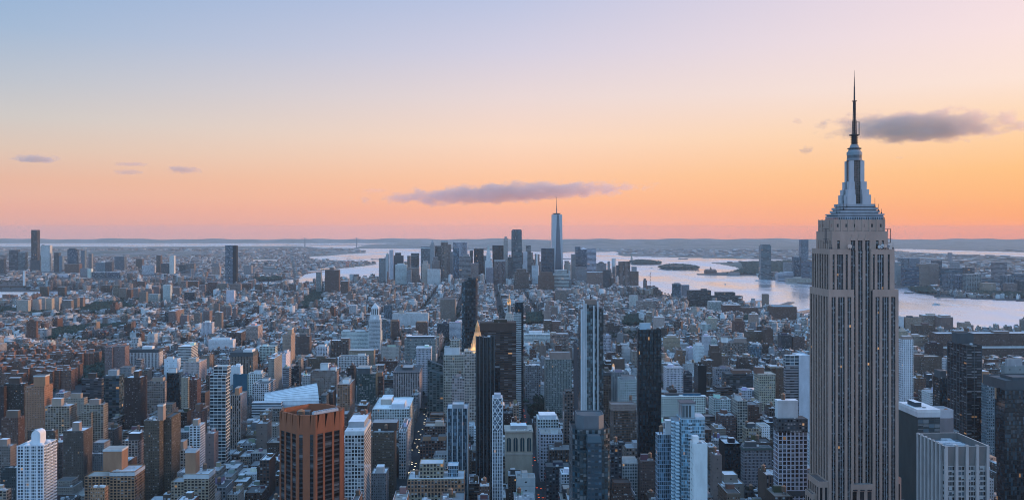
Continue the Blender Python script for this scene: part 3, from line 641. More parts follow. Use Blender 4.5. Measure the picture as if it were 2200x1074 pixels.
B(LB,'red brick low warehouse farther right by the piers',1595,1630,661,674,34,30,'br','s')
B(LB,'large red brick market warehouse at the river edge',1661,1712,659,690,48,60,'br','s',ex=[('box',.1,.9,.2,.8,4,'lb')])
B(OT,'dark ribbed wide office block on the waterfront',1480,1528,624,662,66,40,'dg','r',ex=[('box',.6,.85,.3,.7,6,'dg')])
B(OT,'dark green stepped terraces block on the waterfront',1540,1580,628,648,56,40,'gn','r',ex=[('tier',1531,1596,636,-6,50,'gn','r',1)])
B(GT,'dark glass tower at the river edge, left of pair',1446,1463,610,640,76,26,'gn','c',ex=[('box',.2,.9,.2,.8,4,'gr')])
B(AT,'grey stepped tower at the river edge, right of pair',1466,1481,612,640,70,26,'gr','s')
B(LB,'small tower block alone by the water beside the stone tower',1640,1652,632,655,60,22,'pk','s')
B(LB,'white stepped long lofts under the silver tower, left one',1126,1182,718,738,46,28,'wh','w',ex=[('box',.2,.7,.2,.8,7,'wh')])
B(LB,'tan loft with big square windows left of silver tower',1183,1222,717,736,46,30,'ta','g')
B(HT,'red brown slab pair beyond the long white lofts',1169,1185,688,712,54,28,'bn','s',ex=[('tier',1186,1205,690,4,24,'br','s',1)])
B(LB,'grey grid office block on the downtown edge',1193,1218,624,646,58,30,'pk','w')
B(LB,'white framed narrow loft right of silver tower',1297,1313,721,749,62,26,'wg','g')
# ---- right foreground
B(OT,'dark ribbon tower with sloping roof crown and banded side',2076,2110,741,925,173,48,'bk','r',xs=2035,ex=[('tier',2058,2093,716,20,14,'dg','n'),('piers',3,.8,.3,'dg',-2)],rim=(.2,.21,.22))
B(AT,'white ribbed tower right of the great stone tower',1937,1962,729,858,150,34,'wh','w',xs=1930,ex=[('piers',7,.8,.5,'wh',0),('box',.1,.9,.1,.8,5,'pk')])
B(OT,'half white half dark tower left of the ribbon tower',2020,2036,812,870,120,30,'bk','d',xs=2004,side='w',ex=[('box',.1,.95,.1,.9,9,'dg')])
B(GT,'pale blue dotted slab with open frame top',2120,2137,826,920,130,12,'gl','w',ex=[('tier',2122,2135,812,2,8,'lb','g')])
B(GT,'dark glass block in front of the pale blue slab',2116,2142,857,920,110,24,'bk','d')
B(LB,'rusty brown block behind the dark glass block',2121,2149,807,850,92,28,'og','s',ex=[('box',-.2,.3,.2,.8,6,'og')])
B(OT,'grey blue slab tower behind right edge tower',2158,2225,786,830,140,30,'gr','b',ex=[('box',.1,.6,.2,.7,9,'gr')],xs=2150)
B(OT,'dark glass tower with grey plant crown at the right edge',2158,2250,838,1074,172,44,'bk','d',xs=2140,ex=[('tier',2160,2250,817,4,36,'dg','n'),('tier',2176,2230,810,10,20,'dg','n')],roof=(.10,.11,.12))
B(OT,'grey blank block with white open frame roof right of stone tower',1971,2020,880,1030,148,44,'dg','l',xs=1930,side='n',ex=[('band',.955,.985,'wg'),('band',.985,1.002,'wh')],rim=(.6,.63,.66))
B(OT,'stepped grey plant block with finned roof boxes',2003,2049,898,945,138,26,'gr','n',xs=1990,ex=[('tier',2010,2049,880,3,18,'sl','n')])
B(HT,'long brick apartment slab across the right distance',2012,2230,716,772,62,40,'bn','s',ex=[('band',.42,.5,'wg'),('box',.2,.3,.3,.7,5,'bn'),('box',.6,.75,.3,.7,4,'bn')])
B(LB,'brick apartment terrace with grey roof behind white ribbed tower',1964,2024,766,806,52,30,'bn','s',ex=[('box',.1,.4,.2,.7,4,'br')])
B(AT,'brown slab left of long brick slab',1998,2027,738,765,62,26,'db','s')
B(LB,'tan blocks above the white ribbed tower, larger',1962,1992,722,745,48,28,'ta','w')
B(LB,'white low loft in front of brick terrace',1993,2032,770,790,44,24,'wh','w')
B(LB,'small brick block with tan roof below brick terrace',1966,1990,812,838,56,24,'br','s')
B(AT,'tan waterfront apartment house, first right of stone tower',1945,1981,682,706,54,28,'ta','s',ex=[('box',.2,.5,.2,.6,4,'dg')])
B(AT,'tan waterfront apartment house, second right of stone tower',1984,2018,677,704,58,28,'ta','w',ex=[('box',.3,.8,.2,.6,4,'ta')])
B(AT,'grey brown waterfront block with rounded top',2020,2048,681,704,56,30,'pk','s',ex=[('box',.15,.85,.1,.8,5,'pk')])
B(HT,'brick slab behind the waterfront houses',1966,2010,698,724,54,26,'bn','s')
B(AT,'small tan tower on the far right bank',2066,2086,694,706,44,24,'ta','s',ex=[('box',.6,1,.2,.6,4,'ta')])
B(LB,'white narrow block at the stone tower edge near the river',1932,1942,681,700,56,22,'wh','s')
B(LB,'small tan block with pointed cap above white ribbed tower',1934,1950,712,728,66,22,'ta','s',ex=[('pyr',1,10,'ta')])
# ---------------------------------------------------------------- far skylines, traced the same way
for row in [
 ('pale and dark riverside tower with stepped top',814,828,555,610,5600,30,'gr','s',[('tier',826,835,552,2,24,'wg','s',1)]),
 ('thin tower under construction beside dark stepped one',836.5,845,537,600,5500,24,'sl','s',[]),
 ('dark stepped block with boxy crown',845,866,549,600,5700,40,'dg','n',[('tier',849,861,543,8,24,'dg','n')]),
 ('pale square tower in front of dark stepped block',849,874,569,615,5300,40,'wg','s',[('tier',853,869,566,4,20,'wg','n')]),
 ('dark tapered box tower standing apart',883,900,544,575,6000,36,'dg','r',[]),
 ('grey flat topped tower left of domed spire',904,925,529,600,5900,44,'gr','v',[('band',.93,.97,'wg')]),
 ('dark pair of slabs right of domed spire',932,947,528,610,5950,40,'dg','v',[]),
 ('tall grey beige shaft near the east side',947,962,516.5,600,5600,36,'pk','v',[('band',.96,.99,'wg')]),
 ('slim pale tower behind tall grey shaft',962,969,525,590,6000,30,'pk','s',[]),
 ('wide silver tower with roof masts',973,1004,520,560,5800,60,'sl','v',[('mast',.3,22),('mast',.55,30)]),
 ('blue slab in front of wide silver tower',974,986,533,600,5550,30,'te','c',[]),
 ('layered grey tower below wide silver tower',987,1011,551,600,5400,40,'gr','r',[('tier',995,1008,546,8,24,'gr','n')]),
 ('pale wedge stepped municipal tower',906,922,568,610,5200,36,'be','s',[('tier',909,919,561,8,20,'be','s'),('pyr',8,18,'be')]),
 ('broad low pale government block',918,946,579,612,5150,44,'wg','s',[]),
 ('dark square slab tower in the middle',1018,1039,534,590,5800,46,'bk','d',[]),
 ('large dark slab right of gothic tower',1058,1082,527,580,5850,50,'bk','d',[]),
 ('thin stone shaft tallest left of glass tower',1082,1091,512,600,5650,26,'be','s',[('tier',1084,1089,508,4,12,'be','s')]),
 ('wide grey ribbed tower in front of dark slab',1062,1086,559,612,5250,44,'pk','v',[('band',.95,1.002,'gr')]),
 ('tall blue glass tower with lattice top',1099,1121,495,585,5700,48,'bl','v',[('tier',1101,1120,493,4,38,'bl','v')]),
 ('blue glass base block below tall blue glass tower',1103,1122,530,590,5600,44,'bl','r',[]),
 ('stepped grey tower right of tall blue glass tower',1130,1140.5,527,590,5750,34,'gr','r',[]),
 ('small grey stepped tower beside it',1124,1133,541,590,5500,30,'wg','s',[]),
 ('dark blue square tower left of the spired glass tower',1163,1191,533,600,5550,48,'bl','d',[]),
 ('brown telephone style block with stepped crown',1106,1136,585,625,4900,44,'bn','s',[('tier',1110,1131,578,6,30,'bn','s')]),
 ('red brick ziggurat office block',1157,1191,592,625,4850,50,'br','s',[('tier',1161,1187,584,5,36,'br','s')]),
 ('white glass stepped terraces block',1189,1223,588,620,4900,40,'wg','r',[('tier',1193,1218,580,5,28,'wg','r')]),
 ('shadowed slim tower west group, left shoulder',1228,1237,546,600,5700,34,'gr','s',[]),
 ('tall slab tower of the west group',1236,1247,530,600,5750,36,'bl','r',[]),
 ('pyramid roofed tower of the west group',1247,1261,536,600,5750,40,'bl','w',[('pyr',2,14,'sl')]),
 ('blue grey square tower right of pyramid roofed one',1262,1281,534,600,5600,44,'sl','r',[]),
 ('dome topped tower of the west group',1282,1303,566,610,5700,44,'gr','s',[('dome','dg')]),
 ('brown tall residential tower near the river',1330,1354,562,615,5200,40,'pk','v',[('tier',1319,1331,570,4,30,'dg','r',1)]),
 ('brick stepped tower at the skyline end',1356,1372,583,616,5200,36,'br','s',[('tier',1358,1368,573,6,22,'gr','w')]),
 ('pale low block in front of west group',1238,1260,574,606,5100,36,'gr','s',[]),
 ('long beige block below west group',1262,1296,585,612,4900,44,'pk','s',[]),
 ('dark slim block right of long beige block',1296,1312,580,620,4900,34,'dg','s',[]),
 ('grey low tower left of white terraces',1143,1157,570,612,5100,36,'wg','s',[]),
 ('pale tower between dark slab and wide ribbed tower',1044,1060,575,610,5200,36,'gr','s',[]),
 ('stone tower right of layered grey tower',1012,1028,566,606,5250,36,'pk','s',[]),
 ('pale stepped block right of pale wedge tower',928,944,560,600,5600,36,'pk','s',[('tier',931,941,552,6,20,'pk','s')]),
 ('dim grey tower behind tall grey beige shaft',967,976,541,590,6000,30,'gr','s',[]),
 ('small dark tower behind layered grey tower',1009,1016,538,580,6100,26,'dg','s',[]),
 ('narrow tower between blue glass tower and silver shaft',1091,1099,552,600,5500,30,'dg','s',[]),
 ('low brown tower at the skyline left foot',876,900,575,608,5300,40,'pk','s',[]),
 ('low grey slab right of the pale square tower',874,884,580,608,5250,30,'gr','s',[])]:
    l,a,b_,t,y2,d,D,p,s_,ex = row
    B(SK,l,a,b_,t,y2,d,D,p,s_,ex=ex,group='downtown skyscrapers')
# far bank on the left
for row in [
 ('tallest dark supertall on the far left bank',67,80,494,572,7000,42,'bk','v',[('tier',65,86,560,-6,50,'dg','v',1)]),
 ('dark slab left of the supertall',19,36,537,580,7000,46,'dg','r',[]),
 ('grey slab second left of the supertall',38,54,541,580,7000,46,'gl','r',[]),
 ('white lattice tower right of the supertall',88,107,527,586,6900,40,'wh','w',[('tier',90,94,526,0,10,'dg','n')]),
 ('dark slim slab past the white lattice tower',116,126,543,588,6900,34,'dg','s',[('tier',122,134,550,4,30,'gl','s',1)]),
 ('dark glass tower with crown left of red block',145,165,536,566,6800,42,'te','g',[('tier',148,161,533,6,26,'dg','n')]),
 ('wide red brick block on the far bank',139,170,567,586,6600,50,'br','s',[]),
 ('thin tower with pale side on the far bank',174,182,538,580,6800,28,'gl','s',[]),
 ('thinner tower next right on the far bank',190,197,545,576,6900,26,'gr','s',[]),
 ('bulky grey tower with twin shafts',246,267,551,578,7000,46,'gl','v',[]),
 ('dark square block left of bulky grey tower',226,240,563,584,6700,40,'dg','s',[]),
 ('low grey block right of thin towers',205,226,564,580,6700,40,'gl','s',[]),
 ('brown slim tower left of pale shaft',336,345,548,586,6600,34,'bn','s',[]),
 ('pale slender shaft on the far bank',364,374,549,588,6500,30,'wh','s',[]),
 ('dark block at the foot of the pale shaft',346,364,566,588,6500,34,'dg','s',[]),
 ('tilted dark slab behind the bridge',385,398,569,592,6700,34,'dg','s',[]),
 ('brown grey pair of slabs past the bridge',399,417,566,592,6700,40,'pk','v',[]),
 ('pale curved courthouse like block',305,330,570,594,6500,44,'wh','w',[]),
 ('grey long warehouse with window bays, left',197,226,584,604,6000,50,'gl','g',[]),
 ('grey long warehouse with window bays, right',229,258,584,602,6000,50,'gl','g',[]),
 ('white cube block near the far shore',75,93,605,620,5300,36,'wh','r',[]),
 ('pale domed low block on the far shore',122,146,589,602,6100,44,'wh','s',[]),
 ('brick factory with thin chimney on the far shore',-4,54,614,632,5000,40,'br','s',[('tier',49,53,582,4,5,'wh','n',1)]),
 ('dark tower cut by the left edge of far bank',-6,8,556,592,6700,36,'dg','s',[]),
 ('mid grey tower beyond the red block',172,188,577,596,6300,36,'gr','s',[]),
 ('brown tower beside the supertall base',78,90,548,580,7200,36,'bn','s',[]),
 ('white low tower between far warehouses',188,196,577,598,6000,28,'wh','s',[]),
 ('grey wedge tower far behind, centre left',456,470,566,584,7200,36,'gr','s',[]),
 ('dim red tower in front of the far bank',292,306,556,566,7300,34,'bn','s',[]),
 ('grey low slab right of the chevron tower',524,540,570,590,6500,40,'gr','s',[]),
 ('tan far tower right of pale shaft',455,472,573,590,6300,36,'ta','s',[]),
 ('low dark office block near the canal',566,590,573,586,7400,60,'gr','s',[])]:
    l,a,b_,t,y2,d,D,p,s_,ex = row
    B(HR,l,a,b_,t,y2,d,D,p,s_,ex=ex,group='towers on the far left bank')
B(HR,'dark chevron patterned tower with black side, alone by the river',484,500,527,586,4900,26,'gl','w',xs=508,ex=[('tier',500,508,527.6,1,28,'bk','n',1)])
B(HR,'mauve square housing block before the bay',698,728,580,610,4300,40,'bn','s',ex=[('box',.3,.6,.3,.7,12,'bn')])
B(HR,'slim grey tower left of the mauve square block',679,690,585,612,4500,24,'gr','s')
B(HR,'brown low slab right of the mauve square block',732,748,604,630,4200,30,'bn','s')
# right bank of the river
for row in [
 ('tall rounded glass tower on the far right bank',1635,1657,528,600,5900,50,'gl','r',[('tier',1637,1655,525,4,40,'gl','r')]),
 ('tallest slender glass tower right of rounded one',1721,1737,515,590,5700,40,'gl','w',[]),
 ('short dark glass tower between two tall ones',1705,1719.5,551,592,5700,36,'te','g',[]),
 ('blue slab at the stone tower edge on far bank',1725,1745,562,600,5600,40,'gl','r',[]),
 ('grey mid tower behind the short dark one',1687,1705,564,592,6100,46,'gr','s',[]),
 ('pale low waterfront office pair',1671,1708,586,604,5700,50,'wg','r',[('tier',1688,1708,584,6,40,'wg','s')]),
 ('pale terminal hall on the far shore',1692,1744,598,610,5450,40,'be','s',[('box',.3,.6,.2,.7,8,'be')]),
 ('slim grey slab first right of stone tower on far bank',1926,1935,563,615,5200,34,'gr','s',[]),
 ('wide grey slab pair, left half, far right bank',1935,1953,554,605,5600,44,'gl','v',[]),
 ('wide grey slab pair, right half, far right bank',1953,1976,554,600,5600,44,'gl','s',[]),
 ('dark blue glass block in front of slab pair',1944,1975,575,615,5100,44,'te','r',[('tier',1960,1974,572,4,30,'te','r')]),
 ('brown tower left of stepped brown twin',1975,1997,567,612,5100,40,'pk','s',[]),
 ('brown stepped twin tower on the far right bank',1997,2017,566,612,5100,40,'pk','s',[]),
 ('dark tower peeking behind the brown twin',2007,2024,560,590,5500,40,'dg','r',[]),
 ('wide blue block with rows of bright windows',2027,2069,576,604,5000,40,'te','r',[]),
 ('green grey apartment tower on the shore, left of two',2031,2051,588,625,4750,34,'gl','k',[]),
 ('green grey apartment tower on the shore, right of two',2052,2070,590,625,4750,34,'gl','k',[]),
 ('dark block rising behind white stripe block',2074,2094,575,600,5100,36,'dg','r',[]),
 ('white stripe thin block on the right bank',2071,2076,591,625,4750,30,'wh','r',[]),
 ('large grey apartment tower on the right shore',2076,2109,589,630,4700,40,'gr','k',[]),
 ('blue banded block right of large grey apartment tower',2109,2135,598,628,4800,40,'gl','r',[]),
 ('tan apartment block low on the right shore',2112,2140,608,632,4650,36,'ta','s',[]),
 ('tall dim tower high above the right shore',2138,2164,563,610,5300,44,'gr','r',[]),
 ('grey tower with notched top near the right edge',2156,2181,592,630,4750,36,'gl','v',[]),
 ('blue glass block at the right edge of far bank',2182,2205,588,625,4900,40,'bl','r',[]),
 ('brown block low near the right edge of far bank',2163,2186,609,634,4600,36,'pk','s',[]),
 ('dark block closing the far bank at right edge',2190,2215,603,632,4700,36,'dg','s',[]),
 ('far tower dim on the ridge behind the bank',2047,2062,563,578,6200,40,'gr','s',[]),
 ('square tan building on a pier in the river',2022,2039,625,638,4550,30,'ta','w',[]),
 ('far dim pair of blocks on the ridge line',2040,2046,543,550,9500,40,'gr','s',[])]:
    l,a,b_,t,y2,d,D,p,s_,ex = row
    B(WT_,l,a,b_,t,y2,d,D,p,s_,ex=ex,group='towers on the far right bank')
# ---------------------------------------------------------------- buildings with a shape of their own
def gl(r, g, b_, rf=.1, lit=.004, bl=.6): return (r, g, b_), rf, lit, bl
LIME = (.34, .245, .205)
def strip_style(bay, fl, ww, wh, g, refl=.08, lit=.004, bl=1): return (bay, fl, ww, wh, g, refl, lit, bl)
def own(name, label, cat, xl, xr, yt, yb, d, D, group=None):
    w, xm, _ = place(xl, xr, d, D); r = emptyobj(name, (xm, d, drop(d))); tag(r, label, cat, group)
    register(label, xl, xr, (xl + xr) / 2, yt, yb, d, w, D, xm); return r, w, height_at(yt, d), xm

# the great stone tower on the right
d0 = 741.0
ESB, w_, h_, xm_ = own('art_deco_skyscraper', 'great stone setback skyscraper with aluminium mast and antenna, tallest in the scene', 'skyscraper', 1780.5, 1931.7, 153, 1074, d0, 44.5)
HAND[-1] = (1713, 1942, 153, 1090, d0, 'great stone skyscraper')
WST = strip_style(1.8, 3.66, .74, .52, (.014,.018,.024), .14, .004, .45)
SPAN = (.036, .037, .042)
def strips_front(x0, x1, y, z0, z1, cols, seed, root=ESB):
    for i, (a, b_) in enumerate(cols):
        m = MB(); m.wall((x0 + a, y), (x0 + b_, y), z0, z1, SPAN, WST, (seed + i * .17) % 1); m.wall((x0 + b_, y + .2), (x0 + a, y + .2), z0, z1, SPAN); m.obj('window_strip', root)
def piers_front(m, x0, x1, y, dep, z0, z1, ztop, cols, col=LIME):
    edges = [0.0] + [v for ab in cols for v in ab] + [x1 - x0]
    for i in range(0, len(edges), 2):
        if edges[i + 1] - edges[i] > .05: m.box(x0 + edges[i], x0 + edges[i + 1], y, y + dep, z0, z1, col, top=False)
    m.box(x0, x1, y, y + dep, z1, ztop, col)
    for a, b_ in cols:                                      # slim metal mullion between paired windows
        n = max(1, round((b_ - a) / 1.8))
        for k_ in range(1, n): xx = x0 + a + (b_ - a) * k_ / n; m.box(xx - .14, xx + .14, y + .35, y + dep, z0, z1, (.36,.35,.36), top=False)
def strips_left(x, y0, y1, z0, z1, cols, seed, root=ESB):
    for i, (a, b_) in enumerate(cols):
        m = MB(); m.wall((x, y0 + b_), (x, y0 + a), z0, z1, SPAN, WST, (seed + i * .23) % 1); m.wall((x + .2, y0 + a), (x + .2, y0 + b_), z0, z1, SPAN); m.obj('window_strip', root)
def piers_left(m, x, dep, y0, y1, z0, z1, ztop, cols, col=LIME):
    edges = [0.0] + [v for ab in cols for v in ab] + [y1 - y0]
    for i in range(0, len(edges), 2): m.box(x, x + dep, y0 + edges[i], y0 + edges[i + 1], z0, z1, col, top=False)
    m.box(x, x + dep, y0, y1, z1, ztop, col)
XL, XR = -28.7, 28.7
hA, hB, hC, hD = 263.1, 296.2, 310.6, 320.2
m = MB()
WL, WR = [(2.0,5.4),(7.4,12.9),(15.1,18.3)], [(2.2,5.6),(7.8,13.2),(15.2,18.7)]
MID = [(1.5,5.0),(6.9,10.6),(12.5,16.2)]
# core block behind everything
for a_, b_, y_ in ((XL + .9, XL + 18.4, 1.0), (XL + 18.4, XR - 21.6, 6.0), (XR - 21.6, XR - .9, 1.0)): m.box(a_, b_, y_, 43.6, 0, hA - 1.2, SPAN, roof=(.3,.29,.28))
piers_front(m, XL, XL + 20.5, 0, .9, 0, hA - 6, hA, WL); piers_front(m, XR - 21.3, XR, 0, .9, 0, hA - 6, hA, WR)
strips_front(XL, 0, .75, 0, hA - 6, WL, .1); strips_front(XR - 21.3, 0, .75, 0, hA - 6, WR, .3)
SIDE = [(2.6 + i * 5.9, 6.2 + i * 5.9) for i in range(7)]
piers_left(m, XL, .9, .91, 44.5, 0, hA - 6, hA, SIDE); strips_left(XL + .75, .9, 0, 0, hA - 6, SIDE, .5)
m.box(XR - .89, XR, .91, 44.5, 0, hA, LIME); m.box(XL + .91, XR - .9, 43.62, 44.5, 0, hA, LIME)
# recessed centre bay runs up to the crown
cxl, cxr = XL + 18.0, XR - 21.3
mid = [(cxl + 1.5 + i * 5.95, cxl + 5.2 + i * 5.95) for i in range(3)]
m2 = MB()
mb_cols = [(a - cxl, b_ - cxl) for a, b_ in mid]
wB = [(3.5,5.2),(7.1,12.4),(14.4,16.2)]
# level B
bx0, bx1, by0, by1 = XL + 1.3, XR - 2.4, 2.2, 42.5
wBl = [(2.4,4.1),(6.0,11.2),(13.2,15.0)]; wBr = [(1.2,2.9),(5.0,10.4),(13.6,15.3)]
piers_front(m, bx0, cxl + .3, by0, .8, hA - 1, hB - 4.5, hB, wBl); strips_front(bx0, 0, by0 + .65, hA - 1, hB - 4.5, wBl, .61)
piers_front(m, cxr - .3, bx1, by0, .8, hA - 1, hB - 4.5, hB, wBr); strips_front(cxr - .3, 0, by0 + .65, hA - 1, hB - 4.5, wBr, .67)
SB = [(2.4 + i * 5.5, 5.9 + i * 5.5) for i in range(7)]
piers_left(m, bx0, .8, by0 + .81, by1, hA - 1, hB - 4.5, hB, SB); strips_left(bx0 + .65, by0 + .8, 0, hA - 1, hB - 4.5, SB, .71)
for a_, b_, y_ in ((bx0 + .81, XL + 18.3, by0 + .82), (XL + 18.3, XR - 21.6, 6.0), (XR - 21.6, bx1, by0 + .82)): m.box(a_, b_, y_, by1, hA - 1.1, hB - 1.0, LIME, roof=(.22,.21,.21))
# level C
cx0, cx1, cy0, cy1 = XL + 4.0, XR - 9.2, 4.6, 39.5
wC = [(3.0,5.2)]; wCm = [(a - cx0, b_ - cx0) for a, b_ in mid]; colsC = [(4.2,6.4)] + wCm + [(36.4,38.6),(41.2,43.0)]
piers_front(m, cx0, cx1 + 2, cy0 - .7, .9, hB - 1, hC - 7.5, hC, colsC); strips_front(cx0, 0, cy0, hB - 1, hC - 7.5, colsC, .81)
SC = [(3.0 + i * 5.0, 4.8 + i * 5.0) for i in range(6)]
piers_left(m, cx0, .9, cy0 + .21, cy1, hB - 1, hC - 7.5, hC, SC); strips_left(cx0 + .75, cy0 + .2, 0, hB - 1, hC - 7.5, SC, .85)
m.box(cx0 + .91, cx1 + 1.99, cy0 + .22, cy1, hB - 1.1, hC - .01, LIME)
for i in range(3):                                          # stepped brackets over the three centre bays
    a, b_ = mid[i]
    m.box(a - .5, b_ + .5, cy0 - 1.0, cy0 - .71, hC - 7.5, hC - 5.2, LIME); m.box(a + .6, b_ - .6, cy0 - .95, cy0 - .71, hC - 5.2, hC - 2.6, LIME)
# centre bay walls
cyc = 3.4
piers_front(m, cxl - .5, cxr + .5, cyc, .9, 0, hB - 1.02, hB - 1.0, [(a + .5, b_ + .5) for a, b_ in mb_cols]); strips_front(cxl, 0, cyc + .75, 0, hB - 1.02, mb_cols, .91)
pass
# level D with small square windows
dx0, dx1, dy0, dy1 = cx0 + 1.6, cx1 + .3, cy0 + .8, cy1 - 1.2
dst = strip_style(7.2, 9.6, .22, .28, (.015,.017,.02), .05, 0, 0)
m.box(dx0, dx1, dy0, dy1, hC, hD, LIME, dst, par=1.0, roof=(.2,.2,.2))
for i in range(8): xx = dx0 + (dx1 - dx0 - 1.4) * i / 7; m.box(xx, xx + 1.4, dy0 - .5, dy0 - .01, hC, hD + .3, LIME)
for i in range(5): yy_ = dy0 + (dy1 - dy0 - 1.4) * i / 4; m.box(dx0 - .5, dx0 - .01, yy_, yy_ + 1.4, hC, hD + .3, LIME)
m.obj('limestone_shaft', ESB)
# low wings at the foot of the shaft
for x0, x1, y0, y1, hh in ((XL - 8.2, XL - .01, 1.2, 27, 106.6), (XL - 12, XL - 8.21, 6, 22, 95), (XR + .01, XR + 4.6, 5, 40, 108)):
    n_ = MB(); st_ = strip_style(4.6, hh + 30, .5, .93, (.02,.023,.028), .08, 0, 0); n_.box(x0, x1, y0, y1, 0, hh, LIME, st_, roof=(.12,.10,.10), par=1.2); n_.obj('setback_wing', ESB)
n_ = MB(); n_.box(cxl - .2, cxr + .2, -.25, cyc - .01, 0, 104.5, LIME, strip_style(6, 60, .55, .8, (.02,.023,.028), .08, 0, 0), roof=(.2,.2,.2))
for i in range(3):
    xc_ = (mid[i][0] + mid[i][1]) / 2
    n_.cyl(xc_, -.3, 1.8, 99.5, 100.2, (.03,.03,.035), n=12)
n_.obj('arched_front', ESB)
# aluminium crown
AL = (.26, .285, .32); ALD = (.10,.115,.135)
mx, my = 1.0, 21.5
def tier(m, hw, hd, z0, z1, col): m.box(mx - hw, mx + hw, my - hd, my + hd, z0, z1, col)
n_ = MB()
n_.box(mx - 19.2, mx + 18.6, my - 14.5, my + 14.5, hD - .9, hD + 3.0, (.25,.29,.34), strip_style(1.5, 4.2, .6, .6, (.03,.05,.07), .2, .01, 0), roof=AL)
for i, (hw, z0, z1) in enumerate(((19.4, 3.0, 5.0), (16.4, 5.0, 7.6), (15.2, 7.6, 10.2), (13.6, 10.2, 13.2))):
    tier(n_, hw - .8, hw * .72 - .8, hD + z0, hD + z0 + .7, ALD); tier(n_, hw, hw * .72, hD + z0 + .7, hD + z1, AL)
n_.obj('stepped_crown', ESB)
n_ = MB()
zb = hD + 13.2
pl = strip_style(1.25, 1.9, .6, .62, (.03,.03,.035), .1, .0, 0)
n_.box(mx - 5.2, mx + 5.2, my - 5.2, my + 5.2, zb - 1, 370, (.14,.11,.10), pl)
n_.obj('mast_core', ESB)
n_ = MB()
for sx_ in (-1, 1):
    for sy in (-1, 1):
        X0, X1 = sorted((mx + sx_ * 2.7, mx + sx_ * 6.0)); Y0, Y1 = sorted((my + sy * 2.7, my + sy * 6.0))
        n_.box(X0, X1, Y0, Y1, zb - .9, 369.5, (.36,.375,.41))
        for o_, zt_ in ((7.4, 352), (8.7, 345.5), (9.9, 341)):
            X0, X1 = sorted((mx + sx_ * (o_ - 1.5), mx + sx_ * o_)); Y0, Y1 = sorted((my + sy * 2.75, my + sy * o_))
            n_.box(X0, X1, Y0, Y1, zb - .9, zt_, (.36,.375,.41))
            X0, X1 = sorted((mx + sx_ * 2.75, mx + sx_ * (o_ - 1.51))); Y0, Y1 = sorted((my + sy * (o_ - 1.5), my + sy * o_))
            n_.box(X0, X1, Y0, Y1, zb - .9, zt_ - .01, (.36,.375,.41))
n_.obj('mast_shell', ESB)
n_ = MB()
n_.cyl(mx, my, 6.1, 370, 371.6, (.2,.22,.25), n=20); n_.cyl(mx, my, 6.0, 371.6, 374.4, (.16,.18,.2), n=20, st=strip_style(1.2, 3, .6, .7, (.05,.06,.08), .2, 0, 0)); n_.cyl(mx, my, 6.2, 374.4, 377, (.20,.25,.29), n=20)
n_.cyl(mx, my, 5.6, 377, 379.6, (.22,.25,.29), r1=4.4, n=20); n_.cyl(mx, my, 5.6, 379.6, 380.4, (.07,.075,.085), n=20); n_.cyl(mx, my, 4.2, 380.4, 383.5, (.2,.22,.25), r1=2.9, n=16)
n_.obj('observation_drum', ESB)
n_ = MB(); DK = (.055,.055,.062)
n_.cyl(mx, my, 2.5, 383.5, 391, DK, r1=2.3, n=10); n_.cyl(mx, my, 4.2, 391, 391.7, DK, n=16)
for z in np.arange(384.5, 391, 1.5): n_.cyl(mx, my, 3.1, z, z + .35, (.03,.03,.035), n=12)
for z in np.arange(392, 419, 1.35):
    rr = 2.0 if z < 403 else 1.35
    n_.cyl(mx, my, rr, z, z + .5, DK, n=8)
for q_ in range(4):
    a = math.pi / 4 + q_ * math.pi / 2
    n_.bar((mx + 1.9 * math.cos(a), my + 1.9 * math.sin(a), 391), (mx + 1.5 * math.cos(a), my + 1.5 * math.sin(a), 403), .45, DK)
    n_.bar((mx + 1.3 * math.cos(a), my + 1.3 * math.sin(a), 403), (mx + .9 * math.cos(a), my + .9 * math.sin(a), 420), .35, DK)
n_.cyl(mx, my, .8, 391, 420, DK, n=6); n_.cyl(mx, my, 2.1, 419.6, 420.1, DK, n=10)
n_.cyl(mx, my, .75, 420, 432, DK, r1=.55, n=6); n_.cyl(mx, my, .45, 432, 440, DK, r1=.25, n=6); n_.cyl(mx, my, .2, 440, 445.6, DK, r1=.1, n=5)
n_.bar((mx + 4.0, my, 391), (mx + 4.0, my, 402.5), .5, DK); n_.bar((mx + 1.5, my, 402.3), (mx + 4.2, my, 402.3), .4, DK); n_.bar((mx + 1.5, my, 391.4), (mx + 4.2, my, 391.4), .4, DK)
n_.obj('antenna', ESB)
n_ = MB()                                                   # railings and small aerials
for x0, x1, y_, z in ((dx0, mx - 19, dy0 + .3, hD), (mx + 18.5, dx1, dy0 + .3, hD)):
    n_.bar((x0, y_, z + 1.9), (x1, y_, z + 1.9), .18, DK)
    for i in range(6): xx = x0 + (x1 - x0) * i / 5; n_.bar((xx, y_, z), (xx, y_, z + 1.9), .15, DK)
n_.obj('railing', ESB)
for x_, y_, z, hh in ((-18.5, 10, hD + 5, 7), (-15, 12, hD + 5, 9), (-12.8, 10, hD + 8, 8), (-10.5, 9, hD + 10, 9), (13, 9, hD + 10, 8), (15.5, 8, hD + 7, 6), (18, 8, hD + 5, 4), (-27, 3, hB, 6), (-25.5, 3.2, hB, 4), (25.6, 3.4, hB, 5)):
    n_ = MB(); n_.bar((x_, y_, z), (x_, y_, z + hh), .22, DK); n_.box(x_ - .5, x_ + .5, y_ - .3, y_ + .3, z, z + 1.4, DK); n_.obj('aerial', ESB)
n_ = MB()
for x_, s_ in ((cx1 + 3.6, 1), (cx0 - 3.4, -1)):
    for o_ in (0, 2.6) if s_ > 0 else (0, -.9): n_.bar((x_ + o_, 8, hB + 5), (x_ + o_, 8, hC + 2.2), .4, DK)
    for z in (hB + 5, hB + 8, hC + 2): n_.bar((x_ - s_ * 2, 8, z), (x_ + s_ * 2.6, 8, z), .3, DK)
